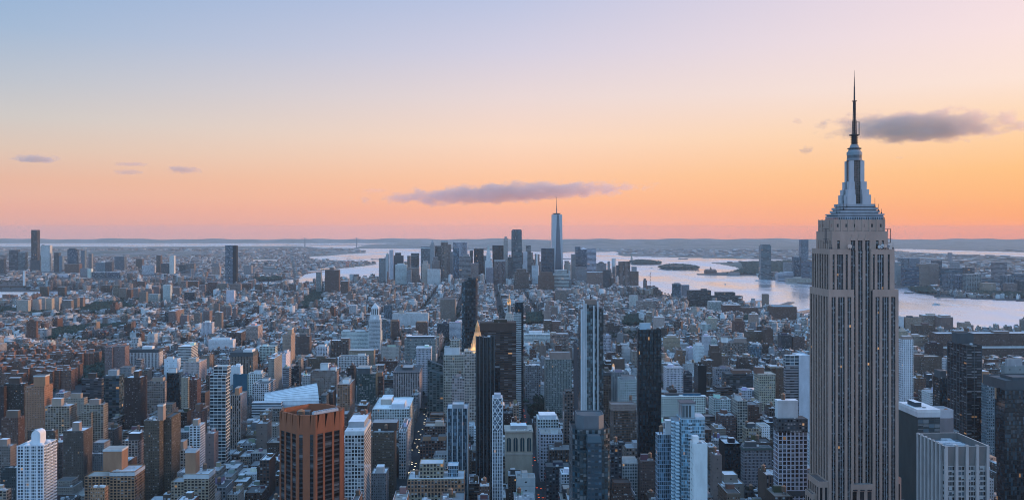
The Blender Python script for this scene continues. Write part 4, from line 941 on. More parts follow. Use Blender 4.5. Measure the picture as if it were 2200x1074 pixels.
n_.obj('work_cradle', ESB)
for x_, r_, c_ in ((-11, 1.9, (.55,.42,.36)), (13.4, 1.3, (.40,.42,.44)), (16.2, 1.5, (.42,.44,.46)), (15.6, 1.1, (.40,.42,.44)), (18.6, 1.6, (.5,.36,.30)), (21, 1.2, (.2,.2,.22))):
    n_ = MB(); z = hB + 1.6 + rnd.uniform(0, 1.6); n_.taper([(x_ + r_*.3*math.cos(t), 1.9 + .3*r_*math.sin(t)) for t in np.arange(0, 6.28, .7)], hB - .2, [(x_ + .2*math.cos(t), 1.9 + .2*math.sin(t)) for t in np.arange(0, 6.28, .7)], z, DK)
    pts = [(x_ + r_*math.cos(t), 1.6, z + r_*math.sin(t)) for t in np.arange(0, 6.28, .5)]; n_.face(pts, c_)
    bk_ = [(p[0], 1.75, p[2]) for p in pts]; n_.face(bk_[::-1], c_)
    for i in range(len(pts)): j = (i + 1) % len(pts); n_.face([pts[j], pts[i], bk_[i], bk_[j]], c_)
    n_.obj('dish_antenna', ESB)

# octagonal brown brick tower
d0 = 690.0
xc_ = (658 - XC) / F * d0
OCT = emptyobj('brick_skyscraper', (xc_, d0, drop(d0))); lab = 'octagonal brown brick tower with flared crown and dark window strips'
tag(OCT, lab, 'office tower'); HAND.append((598, 743, 868, 1090, 680, 'octagonal brown brick tower')); FEET.append((xc_, d0 + 24, 26, 26))
BRK = (.25, .094, .050); hT = 170.9; hW = 156.5
poly = [(-7,0),(7,0),(24,17),(24,31),(7,48),(-7,48),(-24,31),(-24,17)]
OST = strip_style(6.0, 3.7, .985, .62, (.007,.008,.010), .06, .002, .35); OSP = (.034, .040, .047)
m = MB()
inn = shrink(poly, .9); deep = shrink(poly, 2.6)
m.prism(inn, 0, hW, (.02,.02,.022), top=False)
for i in range(8):
    a, b_ = np.array(poly[i], float), np.array(poly[(i + 1) % 8], float); L = np.linalg.norm(b_ - a); u = (b_ - a) / L; nrm = np.array((u[1], -u[0]))
    long_ = L > 20
    bays = [(1.7, 6.9), (8.7, 15.3), (17.1, L - 1.7)] if long_ else [(1.6, 4.3), (L - 4.3, L - 1.6)]
    edges = [0.0] + [v for ab in bays for v in ab] + [L]
    for k_ in range(0, len(edges), 2):
        e0, e1 = edges[k_], edges[k_ + 1]
        p0, p1 = a + u * e0, a + u * e1; q0, q1 = p0 - nrm * 2.4, p1 - nrm * 2.4
        m.prism([tuple(p0), tuple(p1), tuple(q1), tuple(q0)], 0, hT, BRK)
    for k_, (e0, e1) in enumerate(bays):
        p0, p1 = a + u * e0 - nrm * .5, a + u * e1 - nrm * .5
        s_ = MB(); s_.wall(tuple(p0), tuple(p1), 0, hW, OSP, OST, (i * .13 + k_ * .29) % 1); r0, r1 = p0 - nrm * .15, p1 - nrm * .15; s_.wall(tuple(r1), tuple(r0), 0, hW, OSP); s_.obj('window_strip', OCT)
        # brick panel leaning back from the strip head to the roof edge
        f0, f1 = a + u * e0 - nrm * .05, a + u * e1 - nrm * .05; g0, g1 = a + u * e0 - nrm * 2.0, a + u * e1 - nrm * 2.0
        m.face([(*f0, hW), (*f1, hW), (*f1, hW + 3.0), (*f0, hW + 3.0)], BRK)
        h0, h1 = (f0 * .62 + f1 * .38), (f0 * .06 + f1 * .94)
        m.face([(*f0, hW + 3.0), (*f1, hW + 3.0), (*h1, hT), (*h0, hT)], BRK)
        m.face([(*(f0 - nrm * 1.7), hW), (*(f1 - nrm * 1.7), hW), (*(f1 - nrm * 1.7), hT), (*(f0 - nrm * 1.7), hT)], (.03,.018,.014))  # near-black backing: shade of the wedge gaps beside the panel, put into colour
        m.face([(*h0, hT), (*h1, hT), (*(f1 - nrm * 1.7), hT), (*(f0 - nrm * 1.7), hT)], BRK)
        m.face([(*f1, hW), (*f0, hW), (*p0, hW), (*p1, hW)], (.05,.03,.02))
for i in range(8):
    j = (i + 1) % 8; m.face([(*deep[i], hT), (*deep[j], hT), (*deep[j], hT - 6), (*deep[i], hT - 6)], BRK)
    m.face([(*shrink(poly, 2.0)[i], hT), (*shrink(poly, 2.0)[j], hT), (*deep[j], hT), (*deep[i], hT)], BRK)
m.obj('brick_walls', OCT)
n_ = MB(); n_.face([(*p, hT - 6) for p in deep], (.07,.075,.08)); n_.obj('roof_deck', OCT)
for i in range(10):
    t = i / 9; x_ = 5.4 + 14.2 * t; y_ = 4.6 + 14.2 * t
    n_ = MB(); n_.box(-1.25, 1.25, -1.25, 1.25, hT - 5.9, hT + 1.6, (.42,.46,.51)); n_.cyl(0, 0, 1.0, hT + 1.6, hT + 2.3, (.30,.33,.37), n=12)
    o = n_.obj('cooling_unit', OCT); o.location = (x_, y_, 0); o.rotation_euler = (0, 0, math.radians(45))
water_tank(OCT, -8, 22, hT - 8, 2.6, (.15,.1,.07), (.35,.17,.09))
n_ = MB(); n_.box(-13, -3, 28, 36, hT - 6, hT - 2.5, (.12,.12,.125)); n_.obj('bulkhead', OCT)

# spired glass tower downtown
d0 = 5750.0
r, w, h, xm = own('spired_skyscraper', 'tapering glass skyscraper with a tall spire, highest of the downtown skyline', 'skyscraper', 1184, 1210, 461, 600, d0, 62)
hw = 13 / F * d0; t_ = 461; hh = height_at(t_, d0); b0 = 56
sq = [(-hw*.98, 0), (hw*.98, 0), (hw*.98, 2*hw), (-hw*.98, 2*hw)]; c_ = [(0, -.0), (hw*.9, hw), (0, 2*hw), (-hw*.9, hw)]
GS = strip_style(3.5, 4, .98, .9, (.52,.58,.65), .5, 0, 0); GD = strip_style(3.5, 4, .98, .9, (.10,.145,.20), .3, 0, 0)
m = MB(); m.prism(sq, 0, b0, (.2,.25,.3), GS, top=False)
top = [(-hw*.16, .6), (hw*.86, hw*.9), (hw*.2, 2*hw-.6), (-hw*.86, hw*1.1)]
top = [(-hw*.85, .2), (hw*.85, .2), (hw*.85, 2*hw), (-hw*.85, 2*hw)]
# dark downward wedge between two pale faces on the front
PALE_GLASS = plain('pale_curtain_glass', (.40, .455, .52), .28, .55, .5, .07, .02); DARK_GLASS = plain('dark_curtain_glass', (.085, .12, .165), .25, .25, .5, .07, .02)
ap = (-hw*.05, 0.0); P0 = (.4,.45,.5)
n_ = MB(); n_.face([(-hw*.35, -.5, b0), (hw*.75, -.5, b0), (hw*.3, -.2, hh * .995), (ap[0], -.2, hh)], P0); n_.obj('dark_facet', r, DARK_GLASS)
n_ = MB(); n_.face([(-hw*.98, 0, b0), (-hw*.35, -.5, b0), (ap[0], -.2, hh), (-hw*.82, 0, hh)], P0); n_.obj('pale_facet', r, PALE_GLASS)
n_ = MB(); n_.face([(hw*.75, -.5, b0), (hw*.98, 0, b0), (hw*.82, 0, hh), (ap[0] + hw*.1, -.2, hh)], P0)
for A, Bq in (((hw*.98, 0), (hw*.98, 2*hw)), ((hw*.98, 2*hw), (-hw*.98, 2*hw)), ((-hw*.98, 2*hw), (-hw*.98, 0))):
    a1 = (A[0]*.837, A[1]); b1 = (Bq[0]*.837, Bq[1]); n_.face([(*A, b0), (*Bq, b0), (*b1, hh), (*a1, hh)], P0)
n_.obj('pale_facet', r, PALE_GLASS)
m.face([(-hw*.82, 0, hh), (hw*.82, 0, hh), (hw*.82, 2*hw, hh), (-hw*.82, 2*hw, hh)], (.2,.2,.2)); m.obj('base_and_roof', r)
n_ = MB(); n_.cyl(0, hw, hw*.55, hh, hh + 6, (.12,.13,.15), n=16); n_.cyl(0, hw, hw*.75, hh + 6, hh + 9, (.1,.11,.12), n=16); n_.obj('ring', r)
n_ = MB(); ht = height_at(421, d0); n_.cyl(0, hw, 3.4, hh, hh + (ht - hh)*.45, (.10,.11,.13), r1=2.4, n=8); n_.cyl(0, hw, 2.0, hh + (ht - hh)*.45, ht, (.10,.11,.13), r1=.6, n=8); n_.cyl(0, hw, 4.5, hh + (ht-hh)*.28, hh + (ht-hh)*.31, (.1,.1,.11), n=8); n_.obj('spire', r)

def spire_tower(label, xl, xr, yt, tiers, ytip, yb, d, D, pal, sty, tip):
    r, w, h, xm = own('spired_tower', label, 'skyscraper', xl, xr, yt, yb, d, D)
    m = MB(); m.box(-w/2, w/2, 0, D, 0, h, PAL[pal], STY[sty], roof=PAL[pal]); m.obj('walls', r)
    for f_, y_ in tiers:
        n_ = MB(); hh = height_at(y_, d); n_.box(-w/2*f_, w/2*f_, D/2 - D/2*f_, D/2 + D/2*f_, h - 1, hh, PAL[pal], STY[sty]); n_.obj('tier', r); h = hh; ff = f_
    n_ = MB(); ht = height_at(ytip, d); n_.taper([(-w/2*ff*.9, D/2 - w/2*ff*.9), (w/2*ff*.9, D/2 - w/2*ff*.9), (w/2*ff*.9, D/2 + w/2*ff*.9), (-w/2*ff*.9, D/2 + w/2*ff*.9)], h, [(-.4, D/2 - .4), (.4, D/2 - .4), (.4, D/2 + .4), (-.4, D/2 + .4)], ht, tip); n_.obj('spire', r)
spire_tower('white gothic downtown tower with stepped pointed crown', 1042, 1057, 560, [(.62, 543), (.42, 536)], 526, 600, 5500, 34, 'wh', 's', (.35,.42,.40))
spire_tower('grey stone downtown tower with domed top and needle', 924, 934, 526, [(.7, 521.5)], 515, 600, 5850, 30, 'gr', 's', (.3,.33,.36))
spire_tower('pinkish church like tower in the village with stepped top', 1169, 1183, 668, [(.7, 656), (.4, 648)], 641, 690, 2750, 18, 'pk', 's', (.3,.24,.21))

# gold pyramid roof on its cream shaft (lit by floodlights), with lantern
d0 = (EYE - 142) * F / (754 - YE) + 1
w = 36 / F * d0; xm = (1025 - XC) / F * d0; hb = height_at(754, d0)
GP = emptyobj('gold_pyramid_roof', (xm, d0 + 14, drop(d0))); tag(GP, 'floodlit gold pyramid roof with lantern and spire beside the black slab tower', 'pyramid roof')
GOLD = plain('gilded_tile', (.55, .34, .17), .45, 0, .5, .12, .2)
def gold(m, name, par): return m.obj(name, par, GOLD)
n_ = MB(); hw = w * .45; ht2 = height_at(715, d0)
n_.taper([(-hw, -hw), (hw, -hw), (hw, hw), (-hw, hw)], hb + .1, [(-hw*.36, -hw*.36), (hw*.36, -hw*.36), (hw*.36, hw*.36), (-hw*.36, hw*.36)], ht2, (.6,.36,.12)); gold(n_, 'pyramid', GP)
n_ = MB()
for q_ in range(8):
    a = q_ * math.pi / 4; n_.bar((3.0*math.cos(a), 3.0*math.sin(a), ht2 - .2), (2.6*math.cos(a), 2.6*math.sin(a), ht2 + 7.5), .9, (.6,.36,.12))
n_.cyl(0, 0, 2.8, ht2 + 7.5, ht2 + 8.4, (.6,.36,.12), n=8); n_.cyl(0, 0, 1.4, ht2, ht2 + 7.5, (.3,.2,.1), n=8); n_.cyl(0, 0, 2.6, ht2 + 8.4, height_at(690, d0), (.6,.36,.12), r1=.12, n=8); gold(n_, 'lantern', GP)
for sx_ in (-1, 1):
    n_ = MB(); n_.taper([(sx_*hw*1.12 - 1, -hw - 1), (sx_*hw*1.12 + 1, -hw - 1), (sx_*hw*1.12 + 1, -hw + 1), (sx_*hw*1.12 - 1, -hw + 1)], hb, [(sx_*hw*1.12, -hw)] * 4, hb + 6.5, (.6,.36,.12), cap=False); gold(n_, 'corner_pinnacle', GP)
def flood(parent, loc, energy, aim, size=1.2):
    """a floodlight lamp"""
    l = bpy.data.lights.new('floodlight', 'SPOT'); o = bpy.data.objects.new('floodlight', l); COL.objects.link(o); o.parent = parent
    l.energy = energy; l.color = (1, .62, .28); l.spot_size = math.radians(95); l.shadow_soft_size = size
    dv = np.array(aim, float) - np.array(loc, float); o.location = loc
    from mathutils import Vector
    o.rotation_euler = Vector(dv).to_track_quat('-Z', 'Y').to_euler(); return o
flood(GP, (0, -hw - 14, hb + 1), 15000, (0, 0, hb + 10)); flood(GP, (-hw - 14, 0, hb + 1), 10000, (0, 0, hb + 10)); flood(GP, (0, -9, ht2 - 6), 1700, (0, 0, ht2 + 9))

# campanile with gold cupola
d0 = 1500.0
r, w, h, xm = own('clock_tower', 'pale stone campanile with colonnaded lantern and gold cupola', 'tower', 1084, 1104, 694, 700, d0, 16)
m = MB(); h0 = height_at(692, d0); m.box(-w/2, w/2, 0, w, 0, h0, PAL['be'], STY['p']); m.obj('shaft', r)
n_ = MB(); h1 = height_at(673, d0); n_.taper([(-w/2, 0), (w/2, 0), (w/2, w), (-w/2, w)], h0, [(-w*.28, w*.22), (w*.28, w*.22), (w*.28, w*.78), (-w*.28, w*.78)], h1, (.50,.46,.42), st=strip_style(3.4, 5.5, .2, .3, (.03,.03,.03), 0, 0, 0)); n_.obj('pyramid_roof', r)
n_ = MB(); h2 = height_at(654, d0)
n_.cyl(0, w/2, 3.0, h1, h1 + 1.5, (.5,.46,.42), n=8); n_.cyl(0, w/2, 1.6, h1, h2, (.1,.1,.11), n=8)
for q_ in range(8): a = q_*math.pi/4; n_.bar((2.5*math.cos(a), w/2 + 2.5*math.sin(a), h1), (2.5*math.cos(a), w/2 + 2.5*math.sin(a), h2), .7, (.5,.46,.42))
n_.cyl(0, w/2, 3.2, h2, h2 + 1, (.5,.46,.42), n=8); n_.obj('lantern', r)
n_ = MB(); h3 = height_at(641, d0)
for i_ in range(4):
    a0, a1 = math.pi/2*i_/4, math.pi/2*(i_+1)/4
    n_.cyl(0, w/2, 2.9*math.cos(a0), h2 + 1 + (h3-h2-1)*math.sin(a0), h2 + 1 + (h3-h2-1)*math.sin(a1), (.6,.36,.12), r1=2.9*math.cos(a1) + .5, n=12)
n_.cyl(0, w/2, .8, h3, h3 + 4, (.6,.36,.12), r1=.7, n=8); n_.cyl(0, w/2, .6, h3 + 4, height_at(628, d0), (.6,.36,.12), r1=.08, n=6); gold(n_, 'cupola', r)
flood(r, (0, w/2 - 9, h2 - 3), 3400, (0, w/2, h3)); flood(r, (-8, w/2 - 2, h2 - 3), 3000, (0, w/2, h3))

# small gold cupola among the lofts
d0 = 1560.0
r, w, h, xm = own('cupola_tower', 'white clock turret with glowing gold cupola between silver tower and black slab', 'tower', 1314, 1322, 795, 800, d0, 6)
m = MB(); m.box(-w/2, w/2, 0, w, 0, h, PAL['wh'], STY['s']); m.obj('turret', r)
n_ = MB(); h2 = height_at(787, d0); n_.cyl(0, w/2, w*.36, h, h2, PAL['wh'], n=8); n_.obj('lantern', r)
n_ = MB(); h3 = height_at(781, d0)
for i_ in range(4): a0, a1 = math.pi/2*i_/4, math.pi/2*(i_+1)/4; n_.cyl(0, w/2, w*.34*math.cos(a0), h2 + (h3-h2)*math.sin(a0), h2 + (h3-h2)*math.sin(a1), (.6,.36,.12), r1=w*.34*math.cos(a1) + .05, n=10)
gold(n_, 'cupola', r); flood(r, (-.5, -4, h2 - 1), 1500, (0, w/2, h3))

# clock tower over the white utility building
d0 = (EYE - 62) * F / (712 - YE) - 6
r, w, h, xm = own('clock_tower', 'white stone clock tower with columned belfry and pyramid cap', 'tower', 792, 817, 687, 740, d0, 24)
m = MB(); m.box(-w/2, w/2, 0, w, 0, h, PAL['wg'], STY['w']); m.obj('shaft', r)
n_ = MB(); ha = height_at(678, d0); n_.box(-w*.43, w*.43, w*.07, w*.93, h, ha, PAL['wg']); n_.obj('clock_stage', r)
for sx_, nm in ((0, 'clock_face'),):
    n_ = MB(); zc = (h + ha) / 2; pts = [(3.4*math.cos(t), w*.07 - .15, zc + 3.4*math.sin(t)) for t in np.arange(0, 6.28, .4)]; n_.face(pts, (.6,.66,.72)); n_.obj(nm, r)
n_ = MB(); hb_ = height_at(662, d0); n_.box(-w*.32, w*.32, w*.18, w*.82, ha, hb_, PAL['wg'], strip_style(4.6, 19, .45, .75, (.05,.06,.08), 0, 0, 0)); n_.obj('belfry', r)
n_ = MB(); n_.taper([(-w*.32, w*.18), (w*.32, w*.18), (w*.32, w*.82), (-w*.32, w*.82)], hb_, [(-w*.09, w*.41), (w*.09, w*.41), (w*.09, w*.59), (-w*.09, w*.59)], height_at(654, d0), (.5,.53,.56)); n_.cyl(0, w/2, w*.09, height_at(654, d0), height_at(651, d0), PAL['wg'], r1=.3, n=8); n_.obj('pyramid_roof', r)

# slant topped dark tower
d0 = 1650.0
r, w, h, xm = own('slant_topped_tower', 'dark glass tower with slanted roof and lighter left edge', 'glass tower', 992, 1026, 594, 745, d0, 26)
zl, zr = height_at(608, d0), height_at(594, d0)
DG = strip_style(4.0, 6.5, .80, .62, (.010,.022,.032), .10, .004, .25); LG = strip_style(2.0, 3.6, .85, .8, (.035,.075,.10), .25, .003, .3)
xa = -w/2 + w*.22; za = zl + (zr - zl)*.22; xb = w/2 - w*.12; zb_ = zl + (zr - zl)*.88
m = MB()
m.wall((-w/2, 1.5), (xa, 0), 0, zl, (.03,.05,.06), LG, .2, z1q=za); m.wall((xa, 0), (xb, 0), 0, za, (.02,.03,.035), DG, .4, z1q=zb_); m.wall((xb, 0), (w/2, 2), 0, zb_, (.02,.03,.04), LG, .7, z1q=zr)
m.wall((w/2, 2), (w/2, 26), 0, zr, (.03,.05,.06), LG, .5); m.wall((w/2, 26), (-w/2, 26), 0, zr, (.03,.05,.06), LG, .6, z1q=zl); m.wall((-w/2, 26), (-w/2, 1.5), 0, zl, (.03,.05,.06), LG, .9)
m.face([(-w/2, 1.5, zl), (xa, 0, za), (xb, 0, zb_), (w/2, 2, zr), (w/2, 26, zr), (-w/2, 26, zl)], (.04,.05,.055)); m.obj('glass_walls', r)
n_ = MB(); n_.box(-w*.1, w*.12, 10, 18, zl, zl + 9, (.04,.045,.05)); n_.obj('roof_plant', r)

# silver edged tower with stepped crown
d0 = 872.0
r, w, h, xm = own('silver_finned_tower', 'tall glass tower with silver vertical fins and stepped crown', 'glass tower', 1248, 1297, 645, 905, d0, 24)
def fx(p): return (p - XC) / F * d0 - xm
GG = strip_style(1.9, 3.6, .86, .84, (.05,.085,.10), .30, .006, .5); GK = strip_style(1.9, 3.6, .86, .84, (.025,.04,.05), .22, .004, .4)
m = MB(); m.box(fx(1248), fx(1281), 0, 24, 0, height_at(668, d0), (.05,.06,.07), GG, roof=(.1,.1,.1)); m.obj('glass_shaft', r)
n_ = MB(); n_.box(fx(1281) + .02, fx(1297), 1.2, 23, 0, height_at(662, d0), (.03,.04,.045), GK, roof=(.08,.08,.09)); n_.obj('dark_wing', r)
n_ = MB(); n_.box(fx(1257), fx(1283), 2, 22, height_at(668, d0) - 1, height_at(655, d0), (.02,.03,.035), GK, roof=(.1,.1,.1)); n_.obj('upper_tier', r)
n_ = MB(); n_.box(fx(1259), fx(1283), 5, 18, height_at(655, d0) - 1, height_at(645, d0), (.20,.16,.14)); n_.obj('crown_box', r)
for p0, p1, yt_ in ((1247.5, 1251.5, 664), (1253, 1256, 645), (1257.5, 1260, 652), (1274.5, 1277, 656), (1283.5, 1285.5, 648)):
    n_ = MB(); n_.box(fx(p0), fx(p1), -1.0, -.02, 0, height_at(yt_, d0), (.50,.54,.58)); n_.obj('fin', r)
n_ = MB(); n_.bar((fx(1271), 10, height_at(645, d0)), (fx(1271), 10, height_at(634, d0)), .9, (.06,.06,.07)); n_.obj('mast', r)

# slim white tower with diagonal lattice
d0 = 905.0
r, w, h, xm = own('lattice_tower', 'slim white tower with diagonal lattice facade and vertical fins', 'apartment tower', 1058, 1080, 855, 1064, d0, 18)
m = MB(); m.box(-w/2, w/2, 0, 18, 0, h, (.25,.3,.36), strip_style(1.7, 3.4, .8, .7, (.07,.10,.14), .25, .003, .5), roof=(.5,.52,.55)); m.obj('walls', r)
n_ = MB(); zl_ = height_at(925, d0); WHT = (.66,.69,.72)
step = (h - zl_) / 4
for i in range(4):
    z0 = zl_ + step * i
    for s_ in (-1, 1):
        for a in (-1, 0):
            x0 = a * w/2; x1 = x0 + w/2
            n_.bar((x0 if s_ > 0 else x1, -.35, z0), (x1 if s_ > 0 else x0, -.35, z0 + step), .6, WHT)
for i in range(7): xx = -w/2 + w * i / 6; n_.bar((xx, -.3, 0), (xx, -.3, zl_), .5, WHT)
for xx in (-w/2, w/2): n_.bar((xx, -.3, 0), (xx, -.3, h), .7, WHT)
n_.obj('lattice', r)
n_ = MB(); n_.box(-w*.32, w*.32, 3, 14, h, height_at(848, d0), (.36,.40,.46)); n_.obj('bulkhead', r)

# glass block with two slanted tops
d0 = 1353.0
r, w, h, xm = own('slant_roofed_glass_block', 'green grey glass block with two slanting rooflines in mid picture', 'glass tower', 921, 967, 797, 905, d0, 26)
m = MB(); G3 = strip_style(5.2, 3.5, .72, .70, (.035,.06,.07), .15, .006, .5)
for (a, b_, ya, yb2, y0, y1, nm) in ((922, 968, 797, 806, 0, 15, 'front_wing'), (919, 952, 773, 787, 15.02, 30, 'rear_wing')):
    n_ = MB(); x0, x1 = (a - XC)/F*(d0 + y0) - xm, (b_ - XC)/F*(d0 + y0) - xm; z0, z1 = height_at(ya, d0 + y0), height_at(yb2, d0 + y0)
    n_.wall((x0, y0), (x1, y0), 0, z0, (.08,.11,.115), G3, .3, z1q=z1); n_.wall((x1, y0), (x1, y1), 0, z1, (.08,.11,.115), G3, .5); n_.wall((x1, y1), (x0, y1), 0, z1, (.08,.11,.115), G3, .6, z1q=z0); n_.wall((x0, y1), (x0, y0), 0, z0, (.08,.11,.115), G3, .7)
    n_.face([(x0, y0, z0), (x1, y0, z1), (x1, y1, z1), (x0, y1, z0)], (.09,.11,.12)); n_.obj(nm, r)

# white hall with sweeping slatted roof
d0 = 1470.0
r, w, h, xm = own('slatted_roof_hall', 'white campus hall with sweeping slatted roof rising to the right', 'hall', 546, 688, 845, 890, d0, 40)
def gx(p, o=0): return (p - XC) / F * (d0 + o) - xm
m = MB(); zf = height_at(862, d0); RW = strip_style(60, 3.6, 1, .42, (.10,.15,.19), .2, .01, 0)
m.box(gx(567), gx(684), 0, 40, 0, zf - 6, (.5,.54,.58), strip_style(60, 4.2, 1, .5, (.08,.12,.16), .2, .01, 0), top=False); m.obj('walls', r)
ribs = 9; n_ = MB(); prof = []
for i in range(ribs + 1):
    t = i / ribs; e = math.sin(t * math.pi / 2)
    yl = 862 - 18 * e; yr = 862 - 39 * e; o = 34 * t ** 1.3
    prof.append((gx(568 + 2 * t, o), gx(685 - 4 * t, o), o, height_at(yl, d0 + o), height_at(yr, d0 + o)))
prof = [(prof[0][0], prof[0][1], 0.0, zf - 6, zf - 6)] + prof
SH = (.64,.68,.72)
for (a0, b0_, o0, zl0, zr0), (a1, b1, o1, zl1, zr1) in zip(prof, prof[1:]):
    n_.face([(a0, o0, zl0), (b0_, o0, zr0), (b1, o1, zr1), (a1, o1, zl1)], SH)
    n_.face([(a0, o0 - .35, zl0 + .1), (b0_, o0 - .35, zr0 + .1), (b0_, o0 - .35, zr0 + .75), (a0, o0 - .35, zl0 + .75)], (.40,.44,.49))
pr, ps = [(p[1], p[2], p[4]) for p in prof], [(p[0], p[2], p[3]) for p in prof]
n_.face([(pr[0][0], 0, 0)] + [(pr[-1][0], 34, 0)] + pr[::-1], (.45,.5,.55)); n_.face(ps + [(ps[-1][0], 34, 0), (ps[0][0], 0, 0)], (.45,.5,.55))
n_.face([(prof[-1][1], 34, 0), (prof[-1][0], 34, 0), (prof[-1][0], 34, prof[-1][3]), (prof[-1][1], 34, prof[-1][4])], SH); n_.obj('slatted_roof', r)
n_ = MB(); n_.box(gx(546), gx(608), -14, -.02, 0, height_at(864, d0 - 14), (.5,.54,.58), strip_style(60, 4.2, 1, .5, (.06,.09,.12), .2, .01, 0), roof=(.5,.54,.58), par=1); n_.obj('terrace_wing', r)
n_ = MB(); n_.box(gx(608) + .02, gx(683), -10, -.03, 0, height_at(874, d0 - 10), (.30,.36,.40), strip_style(60, 4.2, 1, .6, (.05,.08,.11), .3, .01, 0), roof=(.35,.4,.45), par=1); n_.obj('entrance_wing', r)
n_ = MB(); n_.box(gx(688), gx(700), 4, 30, 0, height_at(850, d0), (.10,.12,.13), STY['w']); n_.obj('stair_tower', r)

# balcony tower, bottom left
d0 = 852.0
r, w, h, xm = own('balcony_tower', 'white apartment tower with curved balconies and arched roof crown, bottom left', 'apartment tower', 38, 93, 957, 1080, d0, 26)
HAND[-1] = (38, 122, 925, 1080, d0, 'white balcony tower')
WB = (.60,.65,.70); ws = strip_style(2.7, 2.9, .74, .66, (.05,.085,.13), .2, .006, .8)
m = MB(); m.box(-w/2, w/2, 0, 27, 0, h, WB, ws, roof=(.5,.55,.6), par=1.1); m.obj('walls', r)
pts = [(2.1 * math.sin(t), 2.9 - 2.9 * math.cos(t)) for t in np.linspace(0, math.pi, 7)]
n_ = MB(); n_.prism([(.02, 0)] + pts[1:-1] + [(.02, 5.8)], -1.3, 0, WB, roof=(.2,.22,.25), bottom=True); bme = n_.mesh('balcony')
for i in range(24):
    z = h - 2.2 - i * 3.0
    if z < 45: break
    for yb_ in (4, 11.5, 19):
        o = bpy.data.objects.new('balcony', bme); COL.objects.link(o); o.parent = r; o.location = (w/2, yb_, z)
for i, fx_ in enumerate((.0, .26, .5, .74, 1.0)):
    n_ = MB(); xx = -w/2 + fx_ * w; n_.box(xx - .5, xx + .5, -.6, -.01, 0, h + .4, WB); n_.obj('fin', r)
n_ = MB(); pts = [(4.2 * math.cos(t), 4.2 * math.sin(t)) for t in np.linspace(0, math.pi, 11)]; zc = height_at(937, d0)
front = [(2 + 4.2, h - 1)] + [(2 + a, zc + b_) for a, b_ in pts] + [(2 - 4.2, h - 1)]
n_.face([(a, 6, z) for a, z in front][::-1][::-1], WB); n_.face([(a, 17, z) for a, z in front][::-1], WB)
for (a, z), (b_, y_) in zip(front, front[1:]): n_.face([(a, 6, z), (a, 17, z), (b_, 17, y_), (b_, 6, y_)], WB)
n_.face([(front[-1][0], 6, h - 1), (front[-1][0], 17, h - 1), (front[0][0], 17, h - 1), (front[0][0], 6, h - 1)], WB); n_.obj('arched_crown', r)
for x_, y_ in ((-5, 5), (8, 5), (-6, 16), (8, 18)):
    n_ = MB(); 
    for i_ in range(4): a0, a1 = math.pi/2*i_/4, math.pi/2*(i_+1)/4; n_.cyl(x_, y_, 2.6*math.cos(a0), h - 1 + 2.6*math.sin(a0), h - 1 + 2.6*math.sin(a1), WB, r1=2.6*math.cos(a1) + .03, n=12)
    n_.obj('roof_dome', r)

# blue balcony glass apartments
d0 = 784.0
r, w, h, xm = own('balcony_glass_tower', 'tall pale blue glass apartments with balconies and glazed roof box', 'apartment tower', 1464, 1514, 900, 1080, d0, 24)
HAND[-1] = (1446, 1524, 868, 1080, d0, 'tall pale blue glass apartments')
def ax(p): return (p - XC) / F * d0 - xm
BG = strip_style(1.6, 3.1, .86, .78, (.11,.22,.30), .35, .006, .8)
m = MB(); m.box(-w/2, w/2, 0, 22, 0, h, (.30,.45,.55), BG, roof=(.2,.22,.24), par=1.2); m.obj('walls', r)
n_ = MB(); n_.box(ax(1452), -w/2 - .02, 3, 22, 0, h - 2.5, (.30,.45,.55), BG, roof=(.2,.22,.24)); n_.obj('side_wing', r)
n_ = MB(); n_.box(ax(1496), ax(1517), 3, 20, h - 1, h + 1.2, (.45,.52,.58)); n_.box(ax(1467), ax(1495), 4, 18, h - 1.2, height_at(869, d0), (.30,.36,.40), strip_style(2.6, 13, .8, .8, (.12,.17,.2), .3, 0, 0), roof=(.15,.16,.17)); n_.box(ax(1464.5), ax(1498), 3.5, 18.5, height_at(869, d0), height_at(867, d0), (.10,.10,.11)); n_.obj('roof_box', r)
bms = []
for x0, x1, y0, y1, cc in ((ax(1446), ax(1452) - .02, 5, 9, (.45,.58,.66)), (ax(1452), ax(1459), -1.6, 2.98, (.45,.58,.66)), (ax(1478), ax(1486), -1.5, -.02, (.36,.5,.6))):
    n_ = MB(); n_.box(x0, x1, y0, y1, -1.1, 0, cc, bottom=True); bms.append(n_.mesh('balcony'))
for i in range(28):
    z = h - 3 - i * 3.1
    if z < 40: break
    for bme in bms: o = bpy.data.objects.new('balcony', bme); COL.objects.link(o); o.parent = r; o.location = (0, 0, z)

# dark faceted tower with grey drum crown
d0 = 592.0
r, w, h, xm = own('faceted_dark_tower', 'dark glass tower with angled corners and grey faceted crown', 'office tower', 1231, 1312, 922, 1080, d0, 30)
HAND[-1] = (1230, 1313, 895, 1080, d0, 'dark tower with grey faceted crown')
c_ = w * .18; pl_ = [(-w/2 + c_, 0), (w/2 - c_, 0), (w/2, c_), (w/2, 27), (-w/2, 27), (-w/2, c_)]
DF = strip_style(1.9, 3.5, .82, .74, (.018,.04,.055), .16, .008, .5)
m = MB(); m.prism(pl_, 0, h, (.03,.045,.055), DF, roof=(.05,.055,.06), par=1.5); m.obj('walls', r)
cp = [(-w*.20, 3), (w*.20, 3), (w*.36, 8), (w*.36, 22), (-w*.36, 22), (-w*.36, 8)]
n_ = MB(); n_.prism(cp, h - 1.5, height_at(895, d0), (.11,.13,.15), roof=(.10,.11,.12), par=.8); n_.obj('crown', r)
n_ = MB(); x0, x1 = -w*.16, w*.22; n_.box(x0, x1, -9, -.02, 0, height_at(950, d0 - 9), (.030,.055,.075), strip_style(2.6, 3.5, .7, .45, (.02,.05,.075), .15, .004, .3), roof=(.05,.08,.10))
